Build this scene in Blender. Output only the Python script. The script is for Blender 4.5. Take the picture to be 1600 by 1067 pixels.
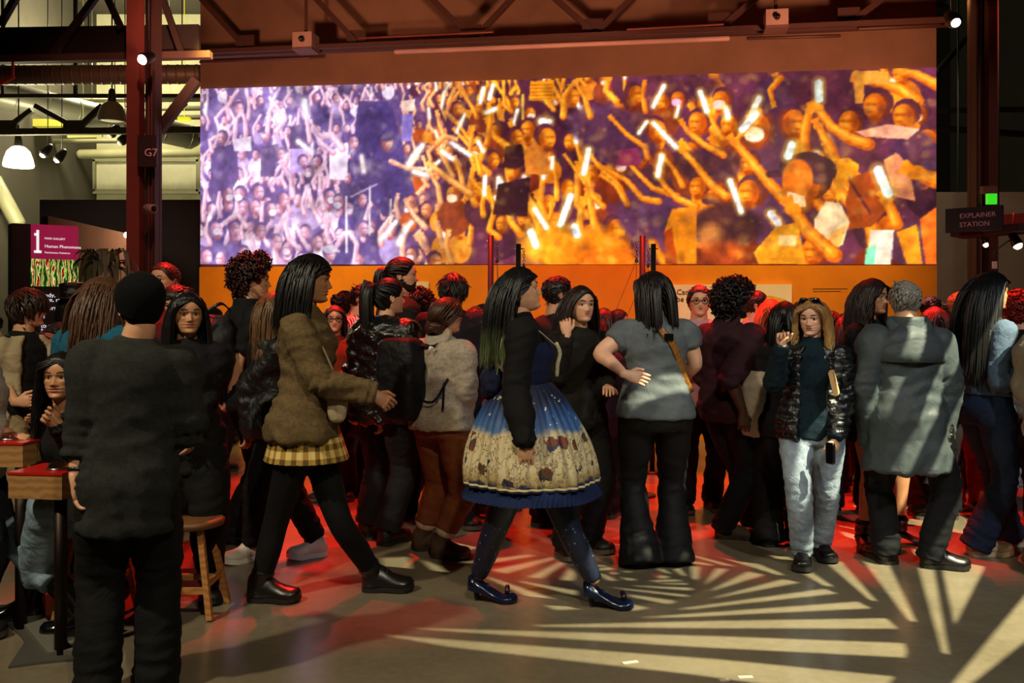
import bpy, bmesh, math, random
import numpy as np
from mathutils import Vector, Matrix

for _o in list(bpy.data.objects):
    bpy.data.objects.remove(_o, do_unlink=True)
scene = bpy.context.scene
COL = scene.collection

# ------------------------------------------------------------------ camera
F = 1450.0          # focal length in pixels of the 1600 x 1067 frame
CH = 1.5            # camera height (m)
HY = 485.0          # horizon row
cam_d = bpy.data.cameras.new('camera')
cam_d.sensor_width = 36.0
cam_d.lens = 36.0 * F / 1600.0
cam_d.shift_y = -(533.5 - HY) / 1600.0
cam_d.clip_end = 200
cam = bpy.data.objects.new('camera', cam_d)
cam.location = (0, 0, CH)
cam.rotation_euler = (math.pi / 2, 0, 0)
COL.objects.link(cam)
scene.camera = cam

# ------------------------------------------------------------------ view + world
vs = scene.view_settings
vs.view_transform = 'Standard'
vs.look = 'None'
vs.exposure = 0.0
vs.gamma = 1.0
vs.use_curve_mapping = False
world = bpy.data.worlds.new('hall_air')
scene.world = world
world.use_nodes = True
world.node_tree.nodes['Background'].inputs[0].default_value = (0.030, 0.026, 0.020, 1)
world.node_tree.nodes['Background'].inputs[1].default_value = 1.0

# ------------------------------------------------------------------ pixel helpers (frame 1600 x 1067)
def wp(px, py, Y):
    return np.array([(px - 800) * Y / F, Y, CH - (py - HY) * Y / F])
def fl(px, py):
    Y = F * CH / (py - HY)
    return np.array([(px - 800) * Y / F, Y, 0.0])
def nz(v):
    v = np.asarray(v, float)
    n = np.linalg.norm(v)
    return v / n if n > 1e-9 else v

# ------------------------------------------------------------------ big lights
def spot(name, loc, target, energy, color, angle, blend=0.3, radius=0.05):
    d = bpy.data.lights.new(name, 'SPOT')
    d.energy = energy; d.color = color; d.spot_size = math.radians(angle)
    d.spot_blend = blend; d.shadow_soft_size = radius
    o = bpy.data.objects.new(name, d)
    o.location = loc
    o.rotation_euler = (Vector(target) - Vector(loc)).to_track_quat('-Z', 'Y').to_euler()
    COL.objects.link(o)
    return o
def area(name, loc, target, energy, color, sx, sy):
    d = bpy.data.lights.new(name, 'AREA')
    d.shape = 'RECTANGLE'; d.size = sx; d.size_y = sy
    d.energy = energy; d.color = color
    o = bpy.data.objects.new(name, d)
    o.location = loc
    o.rotation_euler = (Vector(target) - Vector(loc)).to_track_quat('-Z', 'Y').to_euler()
    COL.objects.link(o)
    return o
def point(name, loc, energy, color, radius=0.1):
    d = bpy.data.lights.new(name, 'POINT')
    d.energy = energy; d.color = color; d.shadow_soft_size = radius
    o = bpy.data.objects.new(name, d); o.location = loc
    COL.objects.link(o)
    return o

GOBO_L = np.array([4.15, 3.1, 4.6])
GOBO_T = fl(1130, 935)
spot('gobo_projector_light', GOBO_L, GOBO_T, 4700, (1.0, 0.93, 0.60), 84, 0.12, 0.0012)
# warm overhead spots of the hall, behind and beside the photographer
spot('hall_spot_left_light', (-3.9, 1.2, 5.2), (-1.2, 4.9, 0.9), 860, (1.0, 0.86, 0.60), 66, 0.9, 0.10)
spot('hall_spot_middle_light', (0.9, -0.8, 5.4), (-0.4, 5.0, 1.0), 620, (1.0, 0.85, 0.60), 60, 0.9, 0.12)
spot('hall_spot_right_light', (3.6, 0.4, 5.2), (2.0, 5.5, 0.9), 560, (0.93, 0.97, 1.0), 52, 0.9, 0.10)
# red theatre spots hanging over the crowd
for i, (x, y, tx, ty, e) in enumerate([(-2.0, 7.9, -1.8, 7.0, 2600), (-0.5, 7.9, -0.5, 7.0, 2000), (1.0, 7.9, 1.0, 7.1, 1700), (2.2, 7.9, 2.1, 7.0, 2900),
                                       (3.6, 7.8, 3.4, 7.0, 2000)]):
    spot('red_theatre_light', (x, y, 5.1), (tx, ty, 0.4), e, (1.0, 0.022, 0.012), 40, 0.45, 0.06)
spot('red_head_fill', (-1.6, 7.7, 5.1), (-1.72, 6.0, 1.75), 1500, (1.0, 0.025, 0.015), 20, 0.5, 0.05)  # added tight spot to redden the curly hair, not a theatre lamp
spot('red_head_fill', (-0.9, 7.7, 5.1), (-0.8, 6.0, 1.65), 900, (1.0, 0.025, 0.015), 20, 0.5, 0.05)  # second added head spot, reddens the ponytail woman's hair
spot('red_side_light', (-3.4, 7.4, 5.0), (-2.7, 6.6, 1.0), 260, (1.0, 0.03, 0.015), 40, 0.6, 0.06)
spot('column_left_fill', (-2.2, 5.6, 5.3), (-3.6, 9.0, 3.2), 260, (1.0, 0.36, 0.26), 44, 0.9, 0.1)  # added reddish fill that brightens the left column and its plate
spot('column_right_fill', (3.6, 5.2, 5.0), (4.55, 8.4, 2.6), 120, (1.0, 0.50, 0.42), 46, 0.9, 0.1)  # weaker added fill for the right column
# amber wash on the painted band under the projection
for x, e in ((-2.9, 430), (-1.8, 280), (-0.6, 260), (2.0, 230), (3.2, 420), (4.5, 170)):
    spot('amber_wash_light', (x, 9.1, 4.6), (x * 1.0, 10.9, 1.6), e, (1.0, 0.60, 0.14), 66, 0.9, 0.08)
spot('red_wash_light', (0.9, 9.0, 4.9), (0.9, 10.9, 1.8), 420, (1.0, 0.13, 0.02), 50, 0.9, 0.08)
spot('orange_floor_light', (2.9, 9.6, 4.6), (2.9, 8.6, 0), 500, (1.0, 0.33, 0.05), 34, 0.5, 0.06)
# glow on the roof truss and the wall above the picture
for x in (-2.6, 0.3, 3.2):
    spot('truss_wash_light', (x, 8.2, 3.6), (x * 1.1, 11.0, 5.3), 200, (1.0, 0.42, 0.24), 110, 0.9, 0.1)

# ------------------------------------------------------------------ materials
def lin(c):
    """'#rrggbb' or 0-255 triple -> linear rgba"""
    if isinstance(c, str):
        c = [int(c[i:i + 2], 16) for i in (1, 3, 5)]
    r = []
    for v in c[:3]:
        v = v / 255.0
        r.append(v / 12.92 if v <= 0.04045 else ((v + 0.055) / 1.055) ** 2.4)
    return (r[0], r[1], r[2], 1.0)

_mats = {}
class NT:
    """small node-tree helper"""
    def __init__(s, name):
        s.m = bpy.data.materials.new(name)
        s.m.use_nodes = True
        s.t = s.m.node_tree
        s.b = s.t.nodes['Principled BSDF']
    def n(s, typ, **k):
        nd = s.t.nodes.new(typ)
        for a, v in k.items():
            setattr(nd, a, v)
        return nd
    def l(s, a, b):
        s.t.links.new(a, b)
    def obj(s, scale=(1, 1, 1)):
        tc = s.n('ShaderNodeTexCoord'); mp = s.n('ShaderNodeMapping')
        s.l(tc.outputs['Object'], mp.inputs[0]); mp.inputs['Scale'].default_value = scale
        return mp.outputs[0]
    def noise(s, vec, scale, detail=3, rough=0.55, dist=0.0):
        nd = s.n('ShaderNodeTexNoise')
        nd.inputs['Scale'].default_value = scale; nd.inputs['Detail'].default_value = detail
        nd.inputs['Roughness'].default_value = rough; nd.inputs['Distortion'].default_value = dist
        s.l(vec, nd.inputs['Vector'])
        return nd.outputs[0]
    def ramp(s, fac, stops, interp='LINEAR'):
        r = s.n('ShaderNodeValToRGB'); r.color_ramp.interpolation = interp
        e = r.color_ramp.elements
        while len(e) < len(stops): e.new(0.5)
        for i, (p, c) in enumerate(stops):
            e[i].position = p; e[i].color = c if len(c) == 4 else (*c, 1)
        s.l(fac, r.inputs[0])
        return r.outputs[0]
    def bump(s, h, strength, dist=0.01):
        b = s.n('ShaderNodeBump'); b.inputs['Strength'].default_value = strength
        b.inputs['Distance'].default_value = dist
        s.l(h, b.inputs['Height']); s.l(b.outputs[0], s.b.inputs['Normal'])
    def math(s, op, a, b=0.0, clamp=False):
        m = s.n('ShaderNodeMath', operation=op); m.use_clamp = clamp
        for i, v in enumerate((a, b)):
            if isinstance(v, (int, float)): m.inputs[i].default_value = v
            else: s.l(v, m.inputs[i])
        return m.outputs[0]
    def mix(s, f, a, b):
        m = s.n('ShaderNodeMix', data_type='RGBA')
        for sock, v in ((m.inputs[0], f), (m.inputs[6], a), (m.inputs[7], b)):
            if isinstance(v, (int, float)): sock.default_value = v
            elif isinstance(v, tuple): sock.default_value = v
            else: s.l(v, sock)
        return m.outputs[2]
    def xyz(s, vec):
        x = s.n('ShaderNodeSeparateXYZ'); s.l(vec, x.inputs[0]); return x.outputs

def mul(c, k):
    return (min(c[0] * k, 1), min(c[1] * k, 1), min(c[2] * k, 1), 1)

def mat(kind, c, rough=0.8, **k):
    key = (kind, str(c), rough, str(sorted(k.items(), key=str)))
    if key in _mats: return _mats[key]
    N = NT(kind)
    col = lin(c)
    b = N.b
    b.inputs['Roughness'].default_value = rough
    b.inputs['Base Color'].default_value = col
    if kind == 'cloth':
        v = N.obj()
        f = N.noise(v, 9, 4, 0.6)
        N.l(N.ramp(f, [(0.3, mul(col, 0.78)), (0.7, mul(col, 1.18))]), b.inputs['Base Color'])
        big = N.noise(v, k.get('fold', 7), 3, 0.5, 1.2)
        N.bump(big, k.get('bump', 0.55), 0.03)
        b.inputs['Specular IOR Level'].default_value = 0.25
    elif kind == 'knit':
        v = N.obj()
        f = N.noise(v, 60, 3, 0.6)
        N.l(N.ramp(f, [(0.3, mul(col, 0.72)), (0.7, mul(col, 1.2))]), b.inputs['Base Color'])
        w = N.n('ShaderNodeTexWave', wave_type='BANDS', bands_direction='Z')
        w.inputs['Scale'].default_value = 70; w.inputs['Distortion'].default_value = 1.5
        N.l(v, w.inputs['Vector'])
        N.bump(N.math('ADD', N.math('MULTIPLY', w.outputs[1], 0.15), N.noise(v, 8, 3, 0.5, 1.0)), 0.5, 0.025)
        b.inputs['Specular IOR Level'].default_value = 0.15
    elif kind == 'denim':
        v = N.obj()
        f = N.noise(v, 5, 5, 0.65)
        N.l(N.ramp(f, [(0.32, mul(col, 0.6)), (0.68, mul(col, 1.45))]), b.inputs['Base Color'])
        N.bump(N.noise(v, 11, 4, 0.6, 1.5), 0.6, 0.02)
        b.inputs['Specular IOR Level'].default_value = 0.2
    elif kind == 'leather':
        v = N.obj()
        N.bump(N.noise(v, 9, 5, 0.55, 1.5), 0.7, 0.03)
        b.inputs['Specular IOR Level'].default_value = 0.6
    elif kind == 'skin':
        v = N.obj()
        f = N.noise(v, 22, 3, 0.6)
        N.l(N.ramp(f, [(0.3, mul((col[0], col[1] * 0.94, col[2] * 0.92, 1), 0.92)), (0.7, mul(col, 1.07))]), b.inputs['Base Color'])
        b.inputs['Subsurface Weight'].default_value = 0.08
        b.inputs['Subsurface Radius'].default_value = (0.01, 0.004, 0.002)
        N.bump(N.noise(v, 120, 2), 0.06, 0.003)
    elif kind == 'hair':
        v = N.obj((1, 1, 0.12))
        f = N.noise(v, 90, 3, 0.7)
        tip = k.get('tip')
        base = N.ramp(f, [(0.3, mul(col, 0.5)), (0.72, mul(col, 1.7))])
        if tip:
            z = N.xyz(N.obj())[2]
            a = N.n('ShaderNodeMapRange'); a.inputs[1].default_value = k['z1']; a.inputs[2].default_value = k['z0']
            N.l(z, a.inputs[0])
            base = N.mix(a.outputs[0], base, N.ramp(f, [(0.3, mul(lin(tip), 0.6)), (0.72, mul(lin(tip), 1.4))]))
        N.l(base, b.inputs['Base Color'])
        b.inputs['Specular IOR Level'].default_value = 0.4
        N.bump(f, 0.5, 0.006)
    elif kind == 'stripe':
        v = N.obj()
        x = N.xyz(v)
        s = N.math('SINE', N.math('MULTIPLY', N.math('ADD', x[0], N.math('MULTIPLY', x[1], 0.6)), 260))
        N.l(N.ramp(N.math('ADD', N.math('MULTIPLY', s, 0.5), 0.5), [(0.0, col), (0.35, col), (0.45, lin(k['c2'])), (1, lin(k['c2']))]), b.inputs['Base Color'])
    elif kind == 'plaid':
        v = N.obj()
        x = N.xyz(v)
        def band(a, fr, lo):
            s = N.math('SINE', N.math('MULTIPLY', a, fr))
            return N.math('GREATER_THAN', s, lo)
        ang = N.math('ARCTAN2', x[1], x[0])
        h = N.math('ADD', N.math('MULTIPLY', band(ang, 22, 0.2), 0.5), N.math('MULTIPLY', band(x[2], 95, 0.2), 0.5))
        N.l(N.ramp(h, [(0.0, lin(k['c2'])), (0.45, col), (0.55, col), (1.0, lin(k['c3']))]), b.inputs['Base Color'])
    elif kind == 'metal':
        b.inputs['Metallic'].default_value = k.get('metal', 1.0)
        N.bump(N.noise(N.obj(), 30, 3), 0.08, 0.004)
    elif kind == 'paint':
        v = N.obj()
        f = N.noise(v, 2.3, 5, 0.6)
        N.l(N.ramp(f, [(0.3, mul(col, 0.85)), (0.7, mul(col, 1.1))]), b.inputs['Base Color'])
        N.bump(N.noise(v, 60, 3), 0.08, 0.004)
    elif kind == 'wood':
        v = N.obj((1, 1, 1))
        w = N.n('ShaderNodeTexWave', wave_type='BANDS', bands_direction='Z')
        w.inputs['Scale'].default_value = 9; w.inputs['Distortion'].default_value = 6
        w.inputs['Detail'].default_value = 3; w.inputs['Detail Scale'].default_value = 1.3
        N.l(v, w.inputs['Vector'])
        N.l(N.ramp(w.outputs[1], [(0.1, mul(col, 0.78)), (0.8, mul(col, 1.12))]), b.inputs['Base Color'])
    elif kind == 'glow':
        b.inputs['Emission Color'].default_value = col
        b.inputs['Emission Strength'].default_value = k.get('s', 1.0)
    elif kind == 'glass':
        b.inputs['Transmission Weight'].default_value = 1.0
        b.inputs['IOR'].default_value = 1.45
        b.inputs['Roughness'].default_value = 0.03
    elif kind == 'gloss':
        b.inputs['Specular IOR Level'].default_value = 0.6
        N.bump(N.noise(N.obj(), 14, 3), 0.15, 0.01)
    m = N.m
    m.diffuse_color = col
    _mats[key] = m
    return m

# ------------------------------------------------------------------ mesh builder
class MB:
    def __init__(s):
        s.v = []; s.f = []; s.mi = []; s.n = 0
    def add(s, v, f, mi=0):
        v = np.asarray(v, float)
        s.v.append(v)
        k = s.n
        s.f += [tuple(i + k for i in q) for q in f]
        s.mi += [mi] * len(f)
        s.n += len(v)
        return s
    def merge(s, o):
        for_v = o.arr()
        k = s.n
        s.v.append(for_v); s.f += [tuple(i + k for i in q) for q in o.f]; s.mi += list(o.mi); s.n += len(for_v)
        return s
    def arr(s):
        return np.vstack(s.v) if s.v else np.zeros((0, 3))
    def mesh(s, name, mats, smooth=True, off=(0, 0, 0)):
        me = bpy.data.meshes.new(name)
        me.from_pydata((s.arr() - np.asarray(off)).tolist(), [], s.f)
        for m in (mats if isinstance(mats, (list, tuple)) else [mats]): me.materials.append(m)
        if len(s.f):
            me.polygons.foreach_set('material_index', s.mi)
            me.polygons.foreach_set('use_smooth', [smooth] * len(s.f))
        me.update()
        return me

def link(name, me, parent=None):
    o = bpy.data.objects.new(name, me)
    COL.objects.link(o)
    if parent is not None: o.parent = parent
    return o
def tag(o, label=None, cat=None, group=None, kind=None):
    if label: o['label'] = label
    if cat: o['category'] = cat
    if group: o['group'] = group
    if kind: o['kind'] = kind
    return o
def empty(name, loc):
    o = bpy.data.objects.new(name, None)
    o.empty_display_size = 0.1
    o.location = loc
    COL.objects.link(o)
    return o
def part(name, mb, m, root, smooth=True, label=None):
    """mesh part given in world coordinates; parented to root (un-rotated Empty or mesh at a location)"""
    p = root
    off = np.zeros(3)
    while p is not None:
        off += np.array(p.location); p = p.parent
    o = link(name, mb.mesh(name, m, smooth, off), root)
    if label: o['label'] = label
    return o
def thing(name, loc, label, cat, group=None, kind=None):
    return tag(empty(name, loc), label, cat, group, kind)
def solid(name, mb, m, loc, smooth=False):
    o = link(name, mb.mesh(name, m, smooth, loc)); o.location = loc
    return o

def cat_rom(P, m):
    P = np.asarray(P, float)
    n = len(P)
    if n < 3:
        t = np.linspace(0, 1, m)[:, None]
        return P[0] * (1 - t) + P[-1] * t
    Q = np.vstack([2 * P[0] - P[1], P, 2 * P[-1] - P[-2]])
    ts = np.linspace(0, n - 1, m)
    out = []
    for t in ts:
        i = min(int(t), n - 2); u = t - i
        a, b, c, d = Q[i], Q[i + 1], Q[i + 2], Q[i + 3]
        out.append(0.5 * ((2 * b) + (-a + c) * u + (2 * a - 5 * b + 4 * c - d) * u * u + (-a + 3 * b - 3 * c + d) * u ** 3))
    return np.array(out)

def loft(mb, rings, closed_ends=True, mi=0, close=True):
    R = len(rings); n = len(rings[0])
    v = np.vstack(rings)
    f = []
    for i in range(R - 1):
        for j in range(n if close else n - 1):
            k = (j + 1) % n
            f.append((i * n + j, i * n + k, (i + 1) * n + k, (i + 1) * n + j))
    if closed_ends:
        v = np.vstack([v, rings[0].mean(0), rings[-1].mean(0)])
        a, b = R * n, R * n + 1
        for j in range(n):
            k = (j + 1) % n
            f.append((a, k, j)); f.append((b, (R - 1) * n + j, (R - 1) * n + k))
    mb.add(v, f, mi)
    return mb

def tube(mb, pts, rad, n=10, side=(1, 0, 0), m=None, mi=0, cap=True, smooth=True):
    """swept ellipse; rad = list of r or (r_side, r_other) per point"""
    pts = np.asarray(pts, float)
    rad = np.array([(r, r) if np.isscalar(r) else r for r in rad], float)
    if m is not None and len(pts) > 1:
        k = np.linspace(0, len(pts) - 1, m)
        rad = np.stack([np.interp(k, np.arange(len(pts)), rad[:, i]) for i in (0, 1)], 1)
        pts = cat_rom(pts, m) if smooth else np.stack([np.interp(k, np.arange(len(pts)), pts[:, i]) for i in range(3)], 1)
    t = np.gradient(pts, axis=0)
    ang = np.linspace(0, 2 * math.pi, n, endpoint=False)
    c, s_ = np.cos(ang)[:, None], np.sin(ang)[:, None]
    rings = []
    side = np.asarray(side, float)
    for i, p in enumerate(pts):
        tt = nz(t[i])
        a = side - side.dot(tt) * tt
        if np.linalg.norm(a) < 1e-3:
            a = np.array([0, 1, 0.3]) - np.array([0, 1, 0.3]).dot(tt) * tt
        a = nz(a); side = a
        b = np.cross(tt, a)
        if cap and i == 0:
            rings.append(p - tt * rad[i].min() * 0.55 + 0.62 * (rad[i, 0] * c * a + rad[i, 1] * s_ * b))
        rings.append(p + rad[i, 0] * c * a + rad[i, 1] * s_ * b)
        if cap and i == len(pts) - 1:
            rings.append(p + tt * rad[i].min() * 0.55 + 0.62 * (rad[i, 0] * c * a + rad[i, 1] * s_ * b))
    return loft(mb, rings, True, mi)

def box(mb, c, h, R=None, mi=0):
    """box, centre c, half sizes h, R rows = axes"""
    c = np.asarray(c, float); h = np.asarray(h, float)
    s = np.array([[x, y, z] for x in (-1, 1) for y in (-1, 1) for z in (-1, 1)], float) * h
    if R is not None: s = s @ np.asarray(R)
    f = [(0, 1, 3, 2), (4, 6, 7, 5), (0, 4, 5, 1), (2, 3, 7, 6), (0, 2, 6, 4), (1, 5, 7, 3)]
    return mb.add(s + c, f, mi)
def rotz(a):
    a = math.radians(a); return np.array([[math.cos(a), math.sin(a), 0], [-math.sin(a), math.cos(a), 0], [0, 0, 1]])
def bar(mb, a, b, w, h, up=(0, 0, 1), mi=0):
    a = np.asarray(a, float); b = np.asarray(b, float)
    x = nz(b - a); up = np.asarray(up, float)
    y = nz(np.cross(up, x)); z = np.cross(x, y)
    return box(mb, (a + b) / 2, (np.linalg.norm(b - a) / 2, w / 2, h / 2), np.array([x, y, z]), mi)
def super_e(mb, c, h, R=None, e=0.4, nu=20, nv=12, mi=0):
    """super-ellipsoid (rounded box when e is small)"""
    u = np.linspace(0, 2 * math.pi, nu, endpoint=False)
    rings = []
    sp = lambda x, p: np.sign(x) * np.abs(x) ** p
    for w in np.linspace(-math.pi / 2 * 0.98, math.pi / 2 * 0.98, nv):
        r = np.stack([h[0] * sp(np.cos(w), e) * sp(np.cos(u), e), h[1] * sp(np.cos(w), e) * sp(np.sin(u), e),
                      np.full(nu, h[2] * sp(np.sin(w), e))], 1)
        if R is not None: r = r @ np.asarray(R)
        rings.append(r + np.asarray(c, float))
    return loft(mb, rings, True, mi)
def lathe(mb, c, prof, n=20, mi=0, R=None):
    a = np.linspace(0, 2 * math.pi, n, endpoint=False)
    rings = []
    for r, z in prof:
        q = np.stack([r * np.cos(a), r * np.sin(a), np.full(n, z)], 1)
        if R is not None: q = q @ np.asarray(R)
        rings.append(q + np.asarray(c, float))
    return loft(mb, rings, True, mi)

_rn = np.random.RandomState(7)
_K = _rn.normal(size=(24, 3)); _PH = _rn.uniform(0, 6.28, 24)
def sfold(p, scale=(1, 1, 1), seed=0):
    """cheap smooth noise in [-1,1] from warped sines"""
    q = p * np.asarray(scale)
    w = q + 0.35 * np.sin(q[:, [1, 2, 0]] * 1.7 + seed)
    o = 0
    for i in range(8):
        j = (i + seed * 3) % 24
        o = o + np.sin(w @ _K[j] * (0.8 + 0.25 * i) + _PH[j])
    return o / 5.0

# ------------------------------------------------------------------ deferred voxel union of overlapping garment pieces
_bake = []
def fuse(name, mb, m, root, vox, it=6, fold=0.0, fscale=(7, 7, 11), post=None, label=None, extra=None):
    o = part(name, mb, m, root, True, label)
    r = o.modifiers.new('union', 'REMESH'); r.mode = 'VOXEL'; r.voxel_size = vox; r.use_smooth_shade = True
    if it:
        s = o.modifiers.new('relax', 'SMOOTH'); s.factor = 0.5; s.iterations = it
    _bake.append((o, m, fold, fscale, post, extra))
    return o
def run_bake():
    bpy.context.view_layer.update()
    dg = bpy.context.evaluated_depsgraph_get()
    done = []
    for b in _bake:
        done.append((b, bpy.data.meshes.new_from_object(b[0].evaluated_get(dg))))
    for k, ((o, m, fold, fscale, post, extra), me) in enumerate(done):
        o.modifiers.clear()
        nv = len(me.vertices)
        co = np.zeros(nv * 3); me.vertices.foreach_get('co', co); co = co.reshape(-1, 3)
        no = np.zeros(nv * 3); me.vertices.foreach_get('normal', no); no = no.reshape(-1, 3)
        if fold:
            d = sfold(co, fscale, k % 7)
            d = 1 - np.abs(d) * 1.7
            d2 = 1 - np.abs(sfold(co, np.asarray(fscale) * 2.3, (k + 3) % 7)) * 1.6
            co = co + no * (fold * (1.5 * np.clip(d, -1, 1) + .6 * np.clip(d2, -1, 1)))[:, None]
        if post is not None: co = post(co, no)
        if extra is not None:
            mb = MB()
            nf = len(me.polygons)
            faces = [tuple(p.vertices) for p in me.polygons]
            mb.add(co, faces, 0)
            ex, off = extra
            ex.v = [ex.arr() - off]
            mb.merge(ex)
            old = o.data
            o.data = mb.mesh(o.name, m, True)
            bpy.data.meshes.remove(me); bpy.data.meshes.remove(old)
            continue
        me.vertices.foreach_set('co', co.ravel())
        me.polygons.foreach_set('use_smooth', [True] * len(me.polygons))
        me.update()
        old = o.data
        o.data = me
        me.name = o.name
        if not len(me.materials): me.materials.append(m if not isinstance(m, (list, tuple)) else m[0])
        bpy.data.meshes.remove(old)
    _bake.clear()
# ================================================================== PEOPLE
# ---- head (unit: head height = 1, z 0 chin .. 1 crown, y forward, x = person's left)
_HZ = np.array([0, .03, .08, .16, .2, .235, .265, .31, .40, .5, .56, .65, .75, .85, .93, .975, 1])
_HF = np.array([.27, .355, .395, .372, .392, .380, .398, .385, .385, .378, .405, .408, .385, .315, .215, .12, .0])
_BZ = np.array([0, .1, .25, .4, .55, .7, .82, .92, .975, 1])
_BB = np.array([.10, .17, .29, .39, .445, .445, .375, .25, .13, 0])
_WZ = np.array([0, .03, .08, .16, .25, .4, .5, .6, .7, .8, .9, .96, 1])
_WW = np.array([.09, .15, .20, .25, .285, .318, .328, .332, .325, .285, .20, .12, .0])
def head_pts(z, a):
    z = np.clip(z, 0, 1)
    yf = np.interp(z, _HZ, _HF); yb = np.interp(z, _BZ, _BB); w = np.interp(z, _WZ, _WW)
    c, s = np.cos(a), np.sin(a)
    n = 2 / 2.35
    x = w * np.sign(s) * np.abs(s) ** n
    y = np.where(c > 0, yf, yb) * np.sign(c) * np.abs(c) ** n
    return np.stack([x, y, z], -1)
def g2(x, z, cx, cz, sx, sz):
    return np.exp(-((x - cx) / sx) ** 2 - ((z - cz) / sz) ** 2)
def build_head(sex, hi=True):
    mb = MB()
    zs = np.concatenate([np.linspace(0, .12, 6 if hi else 3, endpoint=False), np.linspace(.12, .62, 34 if hi else 18, endpoint=False), np.linspace(.62, .985, 11 if hi else 6)])
    t = np.linspace(-1, 1, 49 if hi else 29)[:-1]
    az = np.sign(t) * np.abs(t) ** 1.45 * math.pi
    rings = []
    for z in zs:
        p = head_pts(np.full(len(az), z), az)
        x, y = p[:, 0], p[:, 1]
        fr = (np.cos(az) > 0.0)
        d = np.zeros(len(az))
        nh = np.interp(z, [.295, .325, .35, .42, .5, .54], [0, .070, .104, .068, .028, 0])
        sg = np.interp(z, [.3, .34, .42, .53], [.072, .062, .042, .036])
        d += nh * np.exp(-(x / sg) ** 2)
        d += np.interp(z, [.29, .33, .38], [0, .022, 0]) * (np.exp(-((np.abs(x) - .06) / .025) ** 2))
        ax = np.abs(x)
        d -= .050 * g2(ax, z, .135, .495, .075, .045)
        d += .022 * g2(ax, z, .14, .565, .10, .028) * (1.3 if sex == 'm' else .8)
        d += .020 * g2(ax, z, .20, .40, .09, .07)
        d += .022 * g2(x, z, 0, .262, .085, .016) + .024 * g2(x, z, 0, .208, .075, .018) - .016 * g2(x, z, 0, .235, .065, .008)
        d -= .010 * g2(x, z, 0, .165, .07, .02)
        d += .015 * g2(x, z, 0, .07, .09, .04)
        y = y + d * fr
        rings.append(np.stack([x, y, np.full(len(az), z)], 1))
    loft(mb, rings)
    # lips as second material
    V = mb.arr()
    for i, q in enumerate(mb.f):
        c = V[list(q)].mean(0)
        if c[1] > .25 and .19 < c[2] < .278 and abs(c[0]) < .088 * (1 - ((c[2] - .235) / .055) ** 2 * .6): mb.mi[i] = 1
    # eyes, irises, lashes, brows
    for s in (-1, 1):
        e = np.array([s * .135, .300, .497])
        sph(mb, e, (.068, .055, .043), 2)
        sph(mb, e + (0, .046, .0), (.031, .014, .033), 3)
        arc = [e + (s * u * .074, .058 - abs(u) ** 2 * .035, .028 - u * u * .024) for u in np.linspace(-1, 1, 6)]
        tube(mb, arc, [.006] * 6, 5, mi=3)
        lid = [e + (s * u * .078, .052 - abs(u) ** 2 * .035, .042 - u * u * .022) for u in np.linspace(-1, 1, 6)]
        tube(mb, lid, [.015] * 6, 6, mi=0)
        br = [np.array([s * u, .405 - .9 * (u - .1) ** 2 - .02 * (u > .17), .585 + .028 * math.sin((u - .05) * 14)]) for u in np.linspace(.055, .215, 6)]
        tube(mb, br, [(.012, .010), (.016, .012), (.017, .012), (.015, .01), (.012, .01), (.006, .006)], 6, side=(0, 0, 1), mi=3)
        # ear
        w = np.array([s * .325, -.04, .44])
        rim = [w + (s * .03, -.015 + .055 * math.cos(q), .095 * math.sin(q) + .01 * math.cos(q)) for q in np.linspace(-1.9, 3.6, 9)]
        tube(mb, rim, [.018] * 9, 6, mi=0)
        sph(mb, w + (s * .008, 0, 0), (.026, .055, .09), 0)
    return mb
def sph(mb, c, r, mi=0, nu=10, nv=7):
    a = np.linspace(0, 2 * math.pi, nu, endpoint=False)
    rings = [np.asarray(c) + np.stack([r[0] * math.cos(w) * np.cos(a), r[1] * math.cos(w) * np.sin(a), np.full(nu, r[2] * math.sin(w))], 1)
             for w in np.linspace(-1.45, 1.45, nv)]
    return loft(mb, rings, True, mi)
HEADS = {s: build_head(s) for s in 'mf'}
HEADS_LO = {s: build_head(s, False) for s in 'mf'}

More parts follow.
